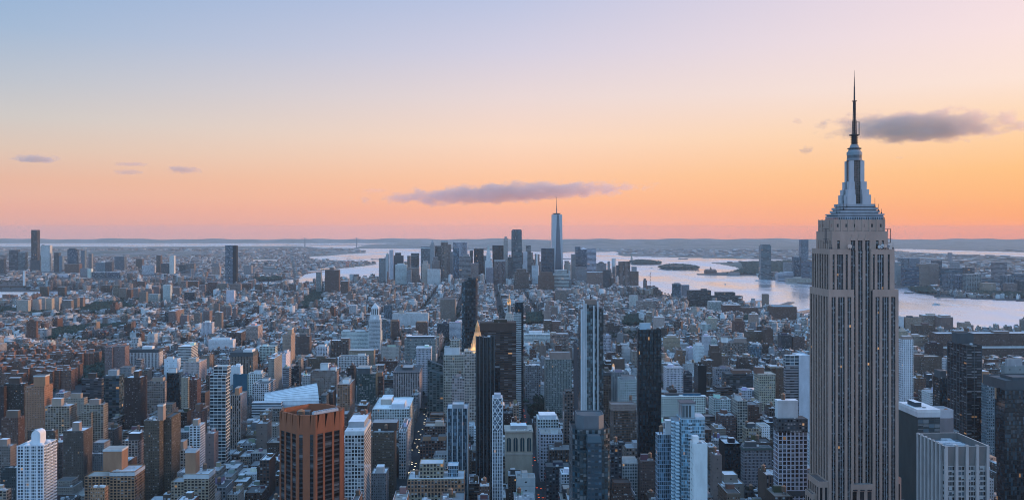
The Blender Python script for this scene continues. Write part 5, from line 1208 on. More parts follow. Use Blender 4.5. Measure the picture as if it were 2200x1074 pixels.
n_.taper([(x0, -9), (x1, -9), (x1, -.02), (x0, -.02)], height_at(950, d0 - 9), [(x0 + .6, -7), (x1 - .6, -7), (x1 - .6, -.02), (x0 + .6, -.02)], height_at(938, d0 - 9), (.05,.08,.10)); n_.obj('front_bay', r)
n_ = MB(); n_.box(-w*.34, x0 - .02, -5, -.03, 0, height_at(970, d0 - 5), (.03,.05,.06), DF); n_.box(x1 + .02, w*.40, -5, -.03, 0, height_at(968, d0 - 5), (.03,.05,.06), DF); n_.obj('side_bay', r)

# fluted stone crowned block, bottom right
d0 = 640.0
r, w, h, xm = own('fluted_crown_block', 'grey stone block with flared fluted crown and tall piers, bottom right', 'office tower', 2029, 2127, 958, 1080, d0, 46)
HAND[-1] = (1966, 2129, 924, 1080, d0, 'fluted crown stone block')
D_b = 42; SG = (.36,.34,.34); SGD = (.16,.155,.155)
zc0 = height_at(1001, d0)
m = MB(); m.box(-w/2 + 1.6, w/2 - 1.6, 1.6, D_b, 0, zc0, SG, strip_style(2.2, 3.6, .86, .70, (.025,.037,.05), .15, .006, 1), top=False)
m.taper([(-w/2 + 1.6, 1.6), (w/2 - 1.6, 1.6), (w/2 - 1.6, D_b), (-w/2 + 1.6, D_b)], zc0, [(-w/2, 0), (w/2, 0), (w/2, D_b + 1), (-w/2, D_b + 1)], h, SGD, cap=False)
ii = [(-w/2 + 1, 1), (w/2 - 1, 1), (w/2 - 1, D_b), (-w/2 + 1, D_b)]; oo = [(-w/2, 0), (w/2, 0), (w/2, D_b + 1), (-w/2, D_b + 1)]
for i in range(4):
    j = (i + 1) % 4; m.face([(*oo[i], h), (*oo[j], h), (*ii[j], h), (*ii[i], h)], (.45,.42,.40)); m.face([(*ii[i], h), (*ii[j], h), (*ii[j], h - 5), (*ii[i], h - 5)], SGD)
m.face([(*p, h - 5) for p in ii], (.13,.16,.19)); m.obj('walls', r)
for i in range(5):
    n_ = MB(); xx = -w/2 + .2 + (w - 2.4) * i / 4; n_.box(xx, xx + 2.0, -.3, 1.58, 0, h + .8 if 0 < i < 4 else h + .2, SG); n_.obj('pier', r)
for i in range(1, 8):
    n_ = MB(); yy_ = D_b * i / 7.5; n_.box(-w/2 - .3, -w/2 + 1.58, yy_, yy_ + 2.0, 0, h + .6, SG); n_.obj('pier', r)
n_ = MB()
for i in range(9): n_.box(-w*.3 + rnd.uniform(0, 14), -w*.3 + 15 + rnd.uniform(0, 3), 5 + i * 3.6, 7 + i * 3.6, h - 5, h - 3.2 + rnd.uniform(0, 1), (.42,.48,.54))
n_.cyl(-3, 12, 1.3, h - 5, h - 1.2, (.5,.55,.6), n=12); n_.obj('roof_plant', r)
# ---------------------------------------------------------------- the rest of the city on its street grid
NR = np.random.default_rng(11)
AVES = [-2500,-2250,-2000,-1760,-1520,-1300,-1110,-930,-710,-510,-375,-235,-95,64,200,344,620,895,1170,1445,1720,2000]
LOTS = []                                                   # X, Y (front middle), width, depth, height, yaw, zone
def world_of(L, A, yaw=YAW, ox=0.0, oy=0.0): return ox + L * math.cos(yaw) - A * math.sin(yaw), oy + L * math.sin(yaw) + A * math.cos(yaw)
def lots_block(L0, L1, A0, A1, wr, hf, zone, yaw=YAW, ox=0, oy=0, cover=1.0):
    depth = (A1 - A0) / 2
    for row in (0, 1):
        L = L0
        while L < L1 - wr[0] * .6:
            w = min(rnd.uniform(*wr), L1 - L)
            corner = L < L0 + 5 or L + w > L1 - 5
            if corner: w = min(w * 1.25, L1 - L)
            if rnd.random() < cover:
                dd = depth * rnd.uniform(.72, .98)
                a = A0 if row == 0 else A1 - dd
                X, Y = world_of(L + w / 2, a, yaw, ox, oy)
                LOTS.append((X, Y, w - .3, dd, hf(X, Y, corner), yaw, zone))
            L += w
def ln(mean, sd, lo, hi): return min(max(rnd.lognormvariate(math.log(mean), sd), lo), hi)
def h_mid(X, Y, c):
    t = X / Y
    if Y < 1350:
        if t < -.22: return ln(22, .5, 13, 70)
        return ln(44 if c else 36, .4, 16, 82)
    if Y < 2000: return ln(30 if c else 25, .42, 14, 66) * (.8 if t < -.25 else 1)
    if Y < 2700: return ln(25 if c else 20, .38, 12, 56) * (.85 if t < -.2 else 1)
    if Y < 4200: return ln(19, .36, 11, 50)
    if Y > 4900 and 815 < XC + F * t < 1350: return ln(80, .45, 30, 175)
    return ln(24, .45, 12, 62)
for i in range(len(AVES) - 1):
    a0, a1 = AVES[i] + 13, AVES[i + 1] - 13
    A = 700.0
    while A < 5900:
        near = A < 2500
        blk = 80 if near else (72 if int(A / 700) % 2 else 92)
        st_ = 16 if near else 11
        X, Y = world_of((a0 + a1) / 2, A)
        px_ = XC + F * X / Y
        tx = px_ > 1380 and A > 2450                        # the village turns off the grid
        if -140 < px_ < 2340 and not tx:
            halves = [(a0, a1)] if a1 - a0 < 200 or near else [(a0, (a0 + a1) / 2 - 6), ((a0 + a1) / 2 + 6, a1)]
            for q0, q1 in halves:
                wr = (9, 27) if Y < 1900 else (8, 22) if Y < 3000 else (9, 26)
                lots_block(q0, q1, A + st_ / 2, A + blk - st_ / 2, wr, h_mid, 'm')
        A += blk
vy = math.radians(-24)
for i in range(-6, 26):
    for j in range(-12, 34):
        X, Y = 700 + i * 95 * math.cos(vy) - j * 66 * math.sin(vy), 2650 + i * 95 * math.sin(vy) + j * 66 * math.cos(vy)
        p_ = XC + F * X / Y
        L_, A_ = X * CX + Y * CXY, Y * CX - X * CXY
        if p_ > 1360 and p_ < 2350 and A_ > 2470: lots_block(0, 84, 0, 55, (8, 22), h_mid, 'v', vy, X, Y)
def scatter_grid(x0, x1, y0, y1, step, yaw, zone, hf, cover, wr):
    n = int((x1 - x0) / step) + 1
    for i in range(n):
        for j in range(int((y1 - y0) / (step * .62)) + 1):
            X, Y = x0 + i * step * math.cos(yaw) - j * step * .62 * math.sin(yaw), y0 + i * step * math.sin(yaw) + j * step * .62 * math.cos(yaw)
            if Y < 2000 or abs(X / Y) > .62: continue
            lots_block(0, step - 14, 0, step * .62 - 12, wr, hf, zone, yaw, X, Y, cover)
scatter_grid(-6800, 400, 4600, 9800, 150, math.radians(14), 'b', lambda X, Y, c: ln(13, .38, 7, 42), .62, (14, 34))
scatter_grid(-9500, 400, 9800, 15500, 300, math.radians(10), 'f', lambda X, Y, c: ln(13, .4, 7, 36), .42, (26, 70))
scatter_grid(1300, 4400, 4400, 8800, 170, math.radians(-12), 'j', lambda X, Y, c: ln(13, .45, 7, 44), .55, (15, 40))
scatter_grid(600, 9500, 9000, 16000, 420, math.radians(-6), 'f', lambda X, Y, c: ln(11, .4, 6, 30), .33, (30, 90))
LT = np.array([l[:6] for l in LOTS]); ZN = np.array([l[6] for l in LOTS])
# keep off the water, the parks, the traced buildings
PARKS = dict(dark_square=[(78,729),(120,711),(200,703),(288,701),(272,712),(190,723),(110,733)], river_left=[(-20,662),(36,668),(130,675),(130,681),(36,679),(-20,682)],
             tree_belt=[(436,704),(470,693),(512,676),(524,682),(480,702),(450,708)], big_trees=[(640,664),(652,642),(672,628),(694,622),(699,632),(684,662)],
             square_park=[(1136,906),(1143,866),(1205,861),(1213,884),(1200,904)], arch_park=[(1124,699),(1130,678),(1163,676),(1166,697)],
             far_park=[(190,545),(300,541.5),(318,548),(200,550)], harbour_isle=[(536,601),(600,598.5),(606,604),(540,607)], shore_park=[(1592,566),(1740,562),(1740,590),(1560,591),(1600,580)],
             bank_left=[(1950,622),(2000,619),(2012,634),(1970,630)], bank_right=[(2085,628),(2215,633),(2215,643),(2100,640)], village_trees=[(1336,700),(1344,682),(1378,682),(1384,702)],
             village_trees_two=[(1590,690),(1612,680),(1650,686),(1600,700)], civic_trees=[(270,652),(300,645),(360,650),(330,662)], east_lawn=[(150,800),(190,780),(232,778),(226,815),(170,830)], river_green=[(150,672),(200,655),(262,652),(300,668),(200,676)])
LPX, LPY = XC + F * LT[:, 0] / LT[:, 1], YE + F * EYE / LT[:, 1] + F * LT[:, 1] / R2
bad = is_water(LPX, LPY) | is_water(LPX, LPY + 2.2) | is_water(LPX, LPY - 1.5) | inside(list(PARKS.values()), LPX, LPY) | inside(ISLES, LPX, LPY)
cxs, cys = LT[:, 0] - LT[:, 3] / 2 * np.sin(LT[:, 5]), LT[:, 1] + LT[:, 3] / 2 * np.cos(LT[:, 5])
for fx_, fy_, fw, fd in FEET:
    bad |= (np.abs(cxs - fx_) < fw + LT[:, 2] / 2 - 1) & (np.abs(cys - fy_) < fd + LT[:, 3] / 2 - 1)
# the brick estate on the left keeps its own slabs
estate = inside([[(-60, 792), (-60, 905), (160, 880), (238, 838), (232, 806), (120, 784)]], LPX, LPY)
bad |= estate
Hh = LT[:, 4].copy(); KEEP = [(868, 912, 880, 1074, 1290, ''), (1130, 1160, 905, 1074, 1290, '')]
for p_ in PARKS.values():
    xs_, ys_ = [a for a, _ in p_], [b2 for _, b2 in p_]
    if max(ys_) > 615: KEEP.append((min(xs_), max(xs_), min(ys_) - 8, max(ys_) + 1, dist_of(max(ys_)), ''))
for x0, x1, t, yb, d, lab in HAND + KEEP:
    if yb <= t: continue
    m_ = (LT[:, 1] < d - 4) & (LPX + F * LT[:, 2] / LT[:, 1] / 2 > x0 - 1) & (LPX - F * LT[:, 2] / LT[:, 1] / 2 < x1 + 1)
    cap = EYE - (min(yb, 1120) - YE) * LT[:, 1] / F
    Hh = np.where(m_, np.minimum(Hh, cap), Hh)
bad |= Hh < 5.5
LT[:, 4] = Hh; LT = LT[~bad]; ZN = ZN[~bad]
NL = len(LT)
# the two avenues stay open to the ground in the photo
# ---- colours
def pick(n, opts, w):
    w = np.array(w, float); k_ = NR.choice(len(opts), n, p=w / w.sum()); return np.array([PAL[o] for o in opts])[k_], np.array(opts)[k_]
wallc, walln = pick(NL, ['br','bn','ta','be','wh','wg','gr','pk','dg','db','og'], [14,18,11,10,6,9,12,11,6,3,1])
wallc = wallc * NR.uniform(.8, 1.2, (NL, 1)) * np.where(np.isin(walln, ['wh', 'wg']), .76, .60)[:, None]
far_ = np.isin(ZN, ['b', 'f', 'j'])
roofc = np.array(ROOFS)[NR.choice(len(ROOFS), NL, p=[.17,.17,.14,.12,.10,.12,.08,.10])] * NR.uniform(.5, .98, (NL, 1))
styn = NR.choice(['p','s','P','w','v','r','b','g'], NL, p=[.25,.24,.2,.1,.05,.05,.08,.03])
seeds = NR.random(NL)
# ---- which lots show largest: painter's pass over a small id picture, far to near
SCALE = .5; BW, BH = 1100, 537
idb = np.full((BH, BW), -1, np.int32)
HA = np.array([(x0, x1, t, 1200, d) for x0, x1, t, yb, d, l in HAND])
LPX = XC + F * LT[:, 0] / LT[:, 1]; hwp = F * LT[:, 2] / LT[:, 1] / 2
drp = -LT[:, 1] ** 2 / R2
TOPY = YE + F * (EYE - LT[:, 4] - drp) / LT[:, 1]; BOTY = YE + F * (EYE - drp) / LT[:, 1]
ROOFY = YE + F * (EYE - LT[:, 4] - drp) / (LT[:, 1] + LT[:, 3])
allr = [(d, -2 - i, x0, x1, t, 1200) for i, (x0, x1, t, _, d) in enumerate(HA)] + [(LT[i, 1], i, LPX[i] - hwp[i], LPX[i] + hwp[i], ROOFY[i], BOTY[i]) for i in range(NL)]
for d, i, x0, x1, t, b_ in sorted(allr, key=lambda r: -r[0]):
    X0, X1, T0, B0 = int(x0 * SCALE), int(math.ceil(x1 * SCALE)), int(t * SCALE), int(math.ceil(b_ * SCALE))
    if X1 > 0 and X0 < BW and T0 < BH: idb[max(T0, 0):max(B0, 0), max(X0, 0):X1] = i
vis = np.bincount(idb[idb >= 0].ravel(), minlength=NL)
order = np.argsort(-vis)
NSEL = 250
chosen = [int(i) for i in order[:NSEL] if vis[i] > 8]
# ---- labels for these: what they look like and what traced building they stand by
TONE = dict(br='red brick', bn='brown brick', ta='tan', be='cream', wh='white', wg='pale grey', gr='grey', pk='mauve brown', dg='dark grey', db='dark brown', og='orange brick')
def short(ref): return ' '.join(ref.split()[:7])
hc = np.array([((x0 + x1) / 2, t, d) for x0, x1, t, yb, d, l in HAND])
cand = []
for i in chosen:
    x, t = LPX[i], TOPY[i]
    dist = np.abs(hc[:, 0] - x) + .7 * np.abs(np.maximum(hc[:, 1], 0) + 25 - t) + .04 * np.abs(hc[:, 2] - LT[i, 1])
    near_ = np.argsort(dist)[:4]
    st_h = LT[i, 4]; kind = 'tower' if st_h > 48 else 'mid rise block' if st_h > 30 else 'loft' if st_h > 20 else 'low house'
    opts = []
    for j in near_:
        dx, dd = x - hc[j, 0], LT[i, 1] - hc[j, 2]
        rel = 'behind' if dd > 60 and abs(dx) < 40 else 'in front of' if dd < -60 and abs(dx) < 40 else 'right of' if dx > 0 else 'left of'
        rel = ('far ' if abs(dx) > 70 and rel[-2:] == 'of' and rel[0] in 'rl' else '') + rel
        opts.append((rel, short(HAND[j][5])))
    cand.append((i, TONE[walln[i]], kind, opts))
used, LABEL = {}, {}
rc_word = lambda c: 'white roofed' if c.mean() > .42 else 'dark roofed' if c.mean() < .16 else 'grey roofed'
for i, tone, kind, opts in cand:
    tries = [f'{tone} {kind} {r_} the {f_}' for r_, f_ in opts]
    tries += [f'{rc_word(roofc[i])} {tone} {kind} {r_} the {f_}' for r_, f_ in opts]
    done = next((t for t in tries if t not in used and len(t.split()) <= 16), None)
    if done is None:
        k_ = 2
        while True:
            done = f'{["second","third","fourth","fifth","sixth","seventh","eighth","ninth","tenth"][min(k_ - 2, 8)]} {tone} {kind} {opts[0][0]} the {opts[0][1]}'
            if done not in used: break
            k_ += 1
    used[done] = 1; LABEL[i] = done
TR = {'w': 'w'}
for i in chosen:
    X, Y, w, dd, h, yaw = LT[i]; r = random.Random(i)
    kind = 'tower_block' if h > 48 else 'mid_rise_building' if h > 30 else 'loft_house' if h > 20 else 'row_house'
    root = emptyobj(kind, (X, Y, drop(Y)), yaw); tag(root, LABEL[i], kind.replace('_', ' '), 'buildings of the street grid')
    c = tuple(wallc[i]); rc = tuple(roofc[i]); st = STY[styn[i]]
    sb = STY[r.choice(['b', styn[i], 's'])]
    par = r.choice([.8, 1.1, 1.4]); m = MB(); m.box(-w/2, w/2, 0, dd, 0, h, c, [st, sb, st, sb], roof=rc, seed=float(seeds[i]), par=par, thick=.4, rim=r.choice([c, (.5,.52,.55)])); m.obj('walls', root)
    zt = h - par
    if r.random() < .35 and walln[i] in ('br','bn','ta','be','wg','pk'):
        n_ = MB(); n_.box(-w/2 - .6, w/2 + .6, -.7, -.02, h - 2.2, h - .6, tuple(v * .8 for v in c), bottom=True); n_.obj('cornice', root)
    if r.random() < .3 and h > 24 and w > 14:
        f0, f1 = r.uniform(.05, .25), r.uniform(.7, .95); n_ = MB(); n_.box(-w/2 + f0*w, -w/2 + f1*w, dd*.3, dd*.95, zt, h + r.uniform(3.5, 12), c, st, roof=rc, seed=float(seeds[i]), par=.6); n_.obj('upper_tier', root)
    else:
        bw, bd = min(w*.6, r.uniform(4, 9)), min(dd*.4, r.uniform(4, 9)); bx = r.uniform(-w/2 + .6, w/2 - bw - .6); by = r.uniform(dd*.3, dd - bd - .6)
        n_ = MB(); n_.box(bx, bx + bw, by, by + bd, zt, h + r.uniform(2, 5), tuple(min(.7, v*r.uniform(.8, 1.5)) for v in c), roof=rc); n_.obj('bulkhead', root)
        if r.random() < .45 and h > 20: water_tank(root, min(max(bx + bw/2 + r.uniform(-3, 3), -w*.4), w*.4), r.uniform(.2, .7)*dd, zt)
    roof_clutter(root, r, w, dd, zt, '')
# ---- everything else as one mesh
rest = np.setdiff1d(np.arange(NL), np.array(chosen))
def boxes(P, wallv, roofv, sty, seedv, with_win=True):
    """P rows: X, Y, w, d, z0, z1, yaw -> arrays of verts, quads and face data"""
    n = len(P); ca, sa = np.cos(P[:, 6]), np.sin(P[:, 6]); hw, dd = P[:, 2] / 2, P[:, 3]
    def pt(lx, ly): return np.stack([P[:, 0] + lx * ca - ly * sa, P[:, 1] + lx * sa + ly * ca], -1)
    q4 = [pt(-hw, 0 * hw), pt(hw, 0 * hw), pt(hw, dd), pt(-hw, dd)]
    V = np.zeros((n, 8, 3)); 
    for k_ in range(4): V[:, k_, :2] = q4[k_]; V[:, k_, 2] = P[:, 4]; V[:, 4 + k_, :2] = q4[k_]; V[:, 4 + k_, 2] = P[:, 5]
    fi = np.array([(0,1,5,4),(1,2,6,5),(2,3,7,6),(3,0,4,7),(4,5,6,7)])
    Fq = (np.arange(n)[:, None, None] * 8 + fi[None]).reshape(-1, 4)
    S_ = np.array([[STY[s][0], STY[s][1], STY[s][2], STY[s][3], STY[s][6] * 2, STY[s][7], *STY[s][4], STY[s][5]] for s in sty])
    uv = np.zeros((n, 5, 4, 2)); hgt = P[:, 5] - P[:, 4]
    for k_ in range(4):
        L = P[:, 2] if k_ % 2 == 0 else P[:, 3]
        nb = np.maximum(1, np.round(L / S_[:, 0])); off = np.floor(seedv * 300) + 17 * k_
        uv[:, k_, 0, 0] = off; uv[:, k_, 1, 0] = off + nb; uv[:, k_, 2, 0] = off + nb; uv[:, k_, 3, 0] = off
        f0 = 400 - hgt / S_[:, 1]
        uv[:, k_, 0, 1] = f0; uv[:, k_, 1, 1] = f0; uv[:, k_, 2, 1] = 400; uv[:, k_, 3, 1] = 400
    wa = np.zeros((n, 5, 4)); wa[:, :4, :3] = wallv[:, None]; wa[:, 4, :3] = roofv; wa[:, :, 3] = seedv[:, None]
    wi = np.zeros((n, 5, 4)); gl_ = np.zeros((n, 5, 4))
    if with_win:
        wi[:, :4, 0] = S_[:, None, 2]; wi[:, :4, 1] = S_[:, None, 3]; wi[:, :4, 2] = S_[:, None, 5]; wi[:, :4, 3] = S_[:, None, 4] * .5
        gl_[:, :4, :3] = S_[:, None, 6:9]; gl_[:, :4, 3] = S_[:, None, 9]
    return V.reshape(-1, 3), Fq, uv.reshape(-1, 2), wa.reshape(-1, 4), wi.reshape(-1, 4), gl_.reshape(-1, 4)
def mass(name, parts_):
    off, vs, fs, us, a_, b_, c_ = 0, [], [], [], [], [], []
    for v, f, u, a, b2, c in parts_:
        vs.append(v); fs.append(f + off); us.append(u); a_.append(a); b_.append(b2); c_.append(c); off += len(v)
    o = rawmesh(name, np.concatenate(vs), np.concatenate(fs), FAC); me = o.data
    me.uv_layers.new(name='UVMap').data.foreach_set('uv', np.concatenate(us).astype(np.float32).ravel())
    for nm, dat in (('wall', a_), ('win', b_), ('glass', c_)):
        me.attributes.new(nm, 'FLOAT_COLOR', 'FACE').data.foreach_set('color', np.concatenate(dat).astype(np.float32).ravel())
    return tag(o, kind='stuff')
def mk(sel):
    sel = np.asarray(sel)
    P = np.stack([LT[sel, 0], LT[sel, 1], LT[sel, 2], LT[sel, 3], drp[sel], drp[sel] + LT[sel, 4], LT[sel, 5]], -1)
    out = [boxes(P, wallc[sel], roofc[sel], styn[sel], seeds[sel])]
    s2 = sel[(NR.random(len(sel)) < np.where(LT[sel, 1] < 5000, .8, .15))]
    s3 = sel[(NR.random(len(sel)) < np.where(LT[sel, 1] < 5200, .34, .0))]   # set back upper storeys
    ww, dd = LT[s3, 2] * NR.uniform(.4, .85, len(s3)), LT[s3, 3] * NR.uniform(.4, .7, len(s3))
    lx = (NR.random(len(s3)) - .5) * (LT[s3, 2] - ww - .5); ly = .5 + NR.random(len(s3)) * (LT[s3, 3] - dd - 1); ca, sa = np.cos(LT[s3, 5]), np.sin(LT[s3, 5])
    P3 = np.stack([LT[s3, 0] + lx * ca - ly * sa, LT[s3, 1] + lx * sa + ly * ca, ww, dd, drp[s3] + LT[s3, 4] - .01, drp[s3] + LT[s3, 4] + NR.uniform(3, 9, len(s3)), LT[s3, 5]], -1)
    if len(s3): out.append(boxes(P3, wallc[s3], roofc[s3] * .95, styn[s3], seeds[s3]))
    s4 = sel[(NR.random(len(sel)) < np.where(LT[sel, 1] < 2600, .4, .0))]    # dark roof tanks
    lx = (NR.random(len(s4)) - .5) * (LT[s4, 2] - 4); ly = 1 + NR.random(len(s4)) * (LT[s4, 3] - 5); ca, sa = np.cos(LT[s4, 5]), np.sin(LT[s4, 5])
    P4 = np.stack([LT[s4, 0] + lx * ca - ly * sa, LT[s4, 1] + lx * sa + ly * ca, 0 * lx + 2.6, 0 * lx + 2.6, drp[s4] + LT[s4, 4] - .01, drp[s4] + LT[s4, 4] + NR.uniform(5, 9, len(s4)), LT[s4, 5] + .5], -1)
    if len(s4): out.append(boxes(P4, np.array([(.11,.085,.07)]) * NR.uniform(.6, 1.6, (len(s4), 1)), np.array([(.2,.13,.1)]) * np.ones((len(s4), 1)), np.array(['n'] * len(s4)), seeds[s4], False))
    for rep in range(2):                                    # stair heads and plant boxes on the roofs
        k_ = s2 if rep == 0 else s2[NR.random(len(s2)) < .5]
        ww, dd = np.minimum(LT[k_, 2] * .45, NR.uniform(2.5, 6, len(k_))), np.minimum(LT[k_, 3] * .3, NR.uniform(2.5, 7, len(k_)))
        lx = (NR.random(len(k_)) - .5) * (LT[k_, 2] - ww - .6); ly = .4 + NR.random(len(k_)) * (LT[k_, 3] - dd - .8)
        ca, sa = np.cos(LT[k_, 5]), np.sin(LT[k_, 5])
        P2 = np.stack([LT[k_, 0] + lx * ca - ly * sa, LT[k_, 1] + lx * sa + ly * ca, ww, dd, drp[k_] + LT[k_, 4] - .01, drp[k_] + LT[k_, 4] + NR.uniform(1.5, 4.5, len(k_)), LT[k_, 5]], -1)
        cc = np.where(NR.random((len(k_), 1)) < .45, np.array([(.46,.50,.54)]), wallc[k_] * 1.1)
        out.append(boxes(P2, cc, roofc[k_] * 1.05, np.array(['n'] * len(k_)), seeds[k_], False))
    return out
mass('row_houses', mk(rest[~far_[rest] if False else ~np.isin(ZN[rest], ['b', 'f', 'j'])]))
mass('far_bank_houses', mk(rest[np.isin(ZN[rest], ['b', 'f', 'j'])]))

# ---- the brick estate: one slab block of each kind, copied
def slab(name, label, w, D, h, wing):
    root = emptyobj(name, (0, 0, 0)); tag(root, label, 'housing block', 'brown brick estate blocks')
    c = (.150,.088,.068); m = MB(); m.box(-w/2, w/2, 0, D, 0, h, c, STY['s'], roof=(.42,.43,.45), par=1.0, seed=.3, rim=(.4,.37,.35)); m.obj('walls', root)
    if wing:
        n_ = MB(); n_.box(-w*.18, w*.18, -9, -.02, 0, h - .3, c, STY['s'], roof=(.42,.43,.45), seed=.5); n_.box(w/2 + .02, w/2 + 8, D*.25, D*.75, 0, h - .5, c, STY['s'], roof=(.42,.43,.45), seed=.6); n_.obj('wing', root)
    n_ = MB(); n_.box(-w*.12, w*.16, D*.3, D*.75, h - 1, h + 5, (.19,.11,.085), roof=(.4,.42,.44)); n_.obj('bulkhead', root)
    return root
def copy_tree(o, parent=None):
    c = o.copy(); COL.objects.link(c); c.parent = parent
    for ch in o.children: copy_tree(ch, c)
    return c
protos = [slab('housing_block', 'x', 30, 15, 39, True), slab('housing_block', 'x', 17, 16, 42, False), slab('housing_block', 'x', 42, 14, 37, False)]
usedp = [False] * 3
ORD = ['first','second','third','fourth','fifth','sixth','seventh','eighth','ninth','tenth','eleventh','twelfth','thirteenth']
ROWN = ['nearest','second','third','fourth','fifth','farthest']
rr = random.Random(5)
for row, (yt_, x_end, step) in enumerate(((795, 150, 27), (784, 165, 25), (774, 185, 26), (763, 200, 25), (753, 212, 24), (745, 225, 26))):
    d = (EYE - 38) * F / (yt_ - YE); x, n = -6 + rr.uniform(-6, 6), 0
    while x < x_end:
        kx = rr.choice([0, 0, 1, 1, 2]); o = protos[kx]
        if usedp[kx]: o = copy_tree(o)
        usedp[kx] = True
        dd = d + rr.uniform(-35, 35); X = (x - XC) / F * dd
        o.location = (X, dd, drop(dd)); o.rotation_euler = (0, 0, YAW + (0 if rr.random() < .7 else 0))
        o['label'] = f'brown brick estate block, {ORD[min(n, 12)]} from left in the {ROWN[row]} row'
        n += 1; x += step * rr.uniform(.8, 1.25)

# ---------------------------------------------------------------- trees
mt_, k, b, _ = material('foliage')
at = k.new('ShaderNodeAttribute', attribute_name='wall'); pos = k.new('ShaderNodeNewGeometry').outputs['Position']
k.link(k.mix(1.0, at.outputs['Color'], k.rng(k.noise(pos, .35, 3), .3, .7, .65, 1.4), 'MULTIPLY'), b.inputs['Base Color']); b.inputs['Roughness'].default_value = .8; b.inputs['Specular IOR Level'].default_value = .15
FOL = mt_
ico = bpy.data.meshes.new('t_'); import bmesh
bm = bmesh.new(); bmesh.ops.create_icosphere(bm, subdivisions=1, radius=1); IV = np.array([v.co[:] for v in bm.verts]); IF = np.array([[v.index for v in f.verts] for f in bm.faces]); bm.free(); bpy.data.meshes.remove(ico)
def lumps(P, r, name, kind=None):
    """leaf clumps at P (n,3) of radius r"""
    n = len(P); V = IV[None] * NR.uniform(.55, 1.25, (n, len(IV), 1)) * r[:, None, None]; V[:, :, 2] *= .8
    V = V + P[:, None]; Fq = (np.arange(n)[:, None, None] * len(IV) + IF[None]).reshape(-1, 3)
    o = rawmesh(name, V.reshape(-1, 3), Fq, FOL)
    c = np.array((.020,.038,.032)) * NR.uniform(.5, 1.6, (n, 1)) * np.array([(1, 1, 1)]); c = np.repeat(c, len(IF), 0) * NR.uniform(.8, 1.25, (n * len(IF), 1))
    o.data.attributes.new('wall', 'FLOAT_COLOR', 'FACE').data.foreach_set('color', np.concatenate([c, np.ones((len(c), 1))], 1).astype(np.float32).ravel())
    if kind: o['kind'] = kind
    return o
def canopy(poly, step, r, name='tree_canopy'):
    g = np.array([ground(*p) for p in poly]); x0, y0 = g.min(0); x1, y1 = g.max(0)
    n = min(int((x1 - x0) * (y1 - y0) / step ** 2), 60000)
    P = np.stack([NR.uniform(x0, x1, n), NR.uniform(y0, y1, n)], -1)
    ok = inside([[tuple(p) for p in g]], P[:, 0], P[:, 1]) ; P = P[ok]
    z = drop(P[:, 1]) + 2 + NR.uniform(.6, 1.5, len(P)) * r + 3
    return lumps(np.concatenate([P, z[:, None]], 1), NR.uniform(.6, 1.3, len(P)) * r, name, 'stuff')
for nm, p in PARKS.items():
    if nm == 'square_park': continue
    far_p = nm in ('far_park', 'harbour_isle', 'shore_park')
    canopy(p, 22 if nm == 'far_park' else 14 if far_p else 5.5, 12 if nm == 'far_park' else 8 if far_p else 4.6)
for p in ISLES: canopy(p, 14, 8)
# street and yard trees among the houses
n = 20000; pxx, pyy = NR.uniform(-40, 2240, n), 596 + 330 * NR.beta(1.1, 2.0, n)
G = np.array([ground(a, b2) for a, b2 in zip(pxx, pyy)]); ok = ~is_water(pxx, pyy) & ~is_water(pxx, pyy + 3)
cl = np.sin(G[:, 0] * .009 + 2) * np.sin(G[:, 1] * .006) > -.35
occ = np.zeros(n, bool)
order_l = np.argsort(LT[:, 1]); ly = LT[order_l, 1]
for i in range(n):
    a, b2 = np.searchsorted(ly, [G[i, 1] - 45, G[i, 1] + 3]); s_ = order_l[a:b2]
    if len(s_):
        dx, dy = G[i, 0] - LT[s_, 0], G[i, 1] - LT[s_, 1]; ca, sa = np.cos(LT[s_, 5]), np.sin(LT[s_, 5]); lx, ly_ = dx * ca + dy * sa, -dx * sa + dy * ca
        occ[i] = bool(np.any((np.abs(lx) < LT[s_, 2] / 2 + .5) & (ly_ > -.5) & (ly_ < LT[s_, 3] + .5)))
for fx_, fy_, fw, fd in FEET: occ |= (np.abs(G[:, 0] - fx_) < fw + 2) & (np.abs(G[:, 1] - fy_) < fd + 2)
G = G[ok & cl & ~occ]; k3 = np.repeat(G, 4, 0) + NR.normal(0, 1.9, (len(G) * 4, 2))
lumps(np.concatenate([k3, (drop(k3[:, 1]) + 8 + NR.uniform(-2.5, 3.5, len(k3)))[:, None]], 1), NR.uniform(1.7, 3.4, len(k3)), 'street_trees', 'stuff')
# the trees of the square: each one trunk and crown
def make_tree(seed, h, rad):
    r = np.random.default_rng(seed); root = emptyobj('park_tree', (0, 0, 0)); m = MB(); tr = (.06,.045,.035)
    m.cyl(0, 0, .45, 0, h * .55, tr, r1=.28, n=7)
    for q_ in range(5):
        a = q_ * 1.256 + .3; m.bar((0, 0, h * .35), (rad * .55 * math.cos(a), rad * .55 * math.sin(a), h * .62), .25, tr)
    m.obj('trunk', root)
    n = 170; th, ph, rr_ = r.uniform(0, 6.28, n), np.arccos(r.uniform(-.75, 1, n)), r.uniform(.35, 1, n) ** .5
    bumpy = 1 + .25 * np.sin(th * 3 + seed) * np.sin(ph * 2)
    P = np.stack([rad * rr_ * bumpy * np.sin(ph) * np.cos(th), rad * rr_ * bumpy * np.sin(ph) * np.sin(th), h * .64 + h * .34 * rr_ * np.cos(ph)], -1)
    c = lumps(P, r.uniform(.5, 1.25, n), 'crown'); c.parent = root; return root
tp = [make_tree(1, 17, 6.5), make_tree(2, 14, 5.4), make_tree(3, 19, 7.2)]
spots = [(1143,903),(1156,905),(1170,906),(1185,905),(1199,902),(1147,893),(1161,894),(1176,895),(1191,894),(1205,890),(1150,884),(1165,884),(1181,884),(1197,881),(1153,875),(1169,875),(1186,874),(1200,872),(1210,896),(1139,896)]
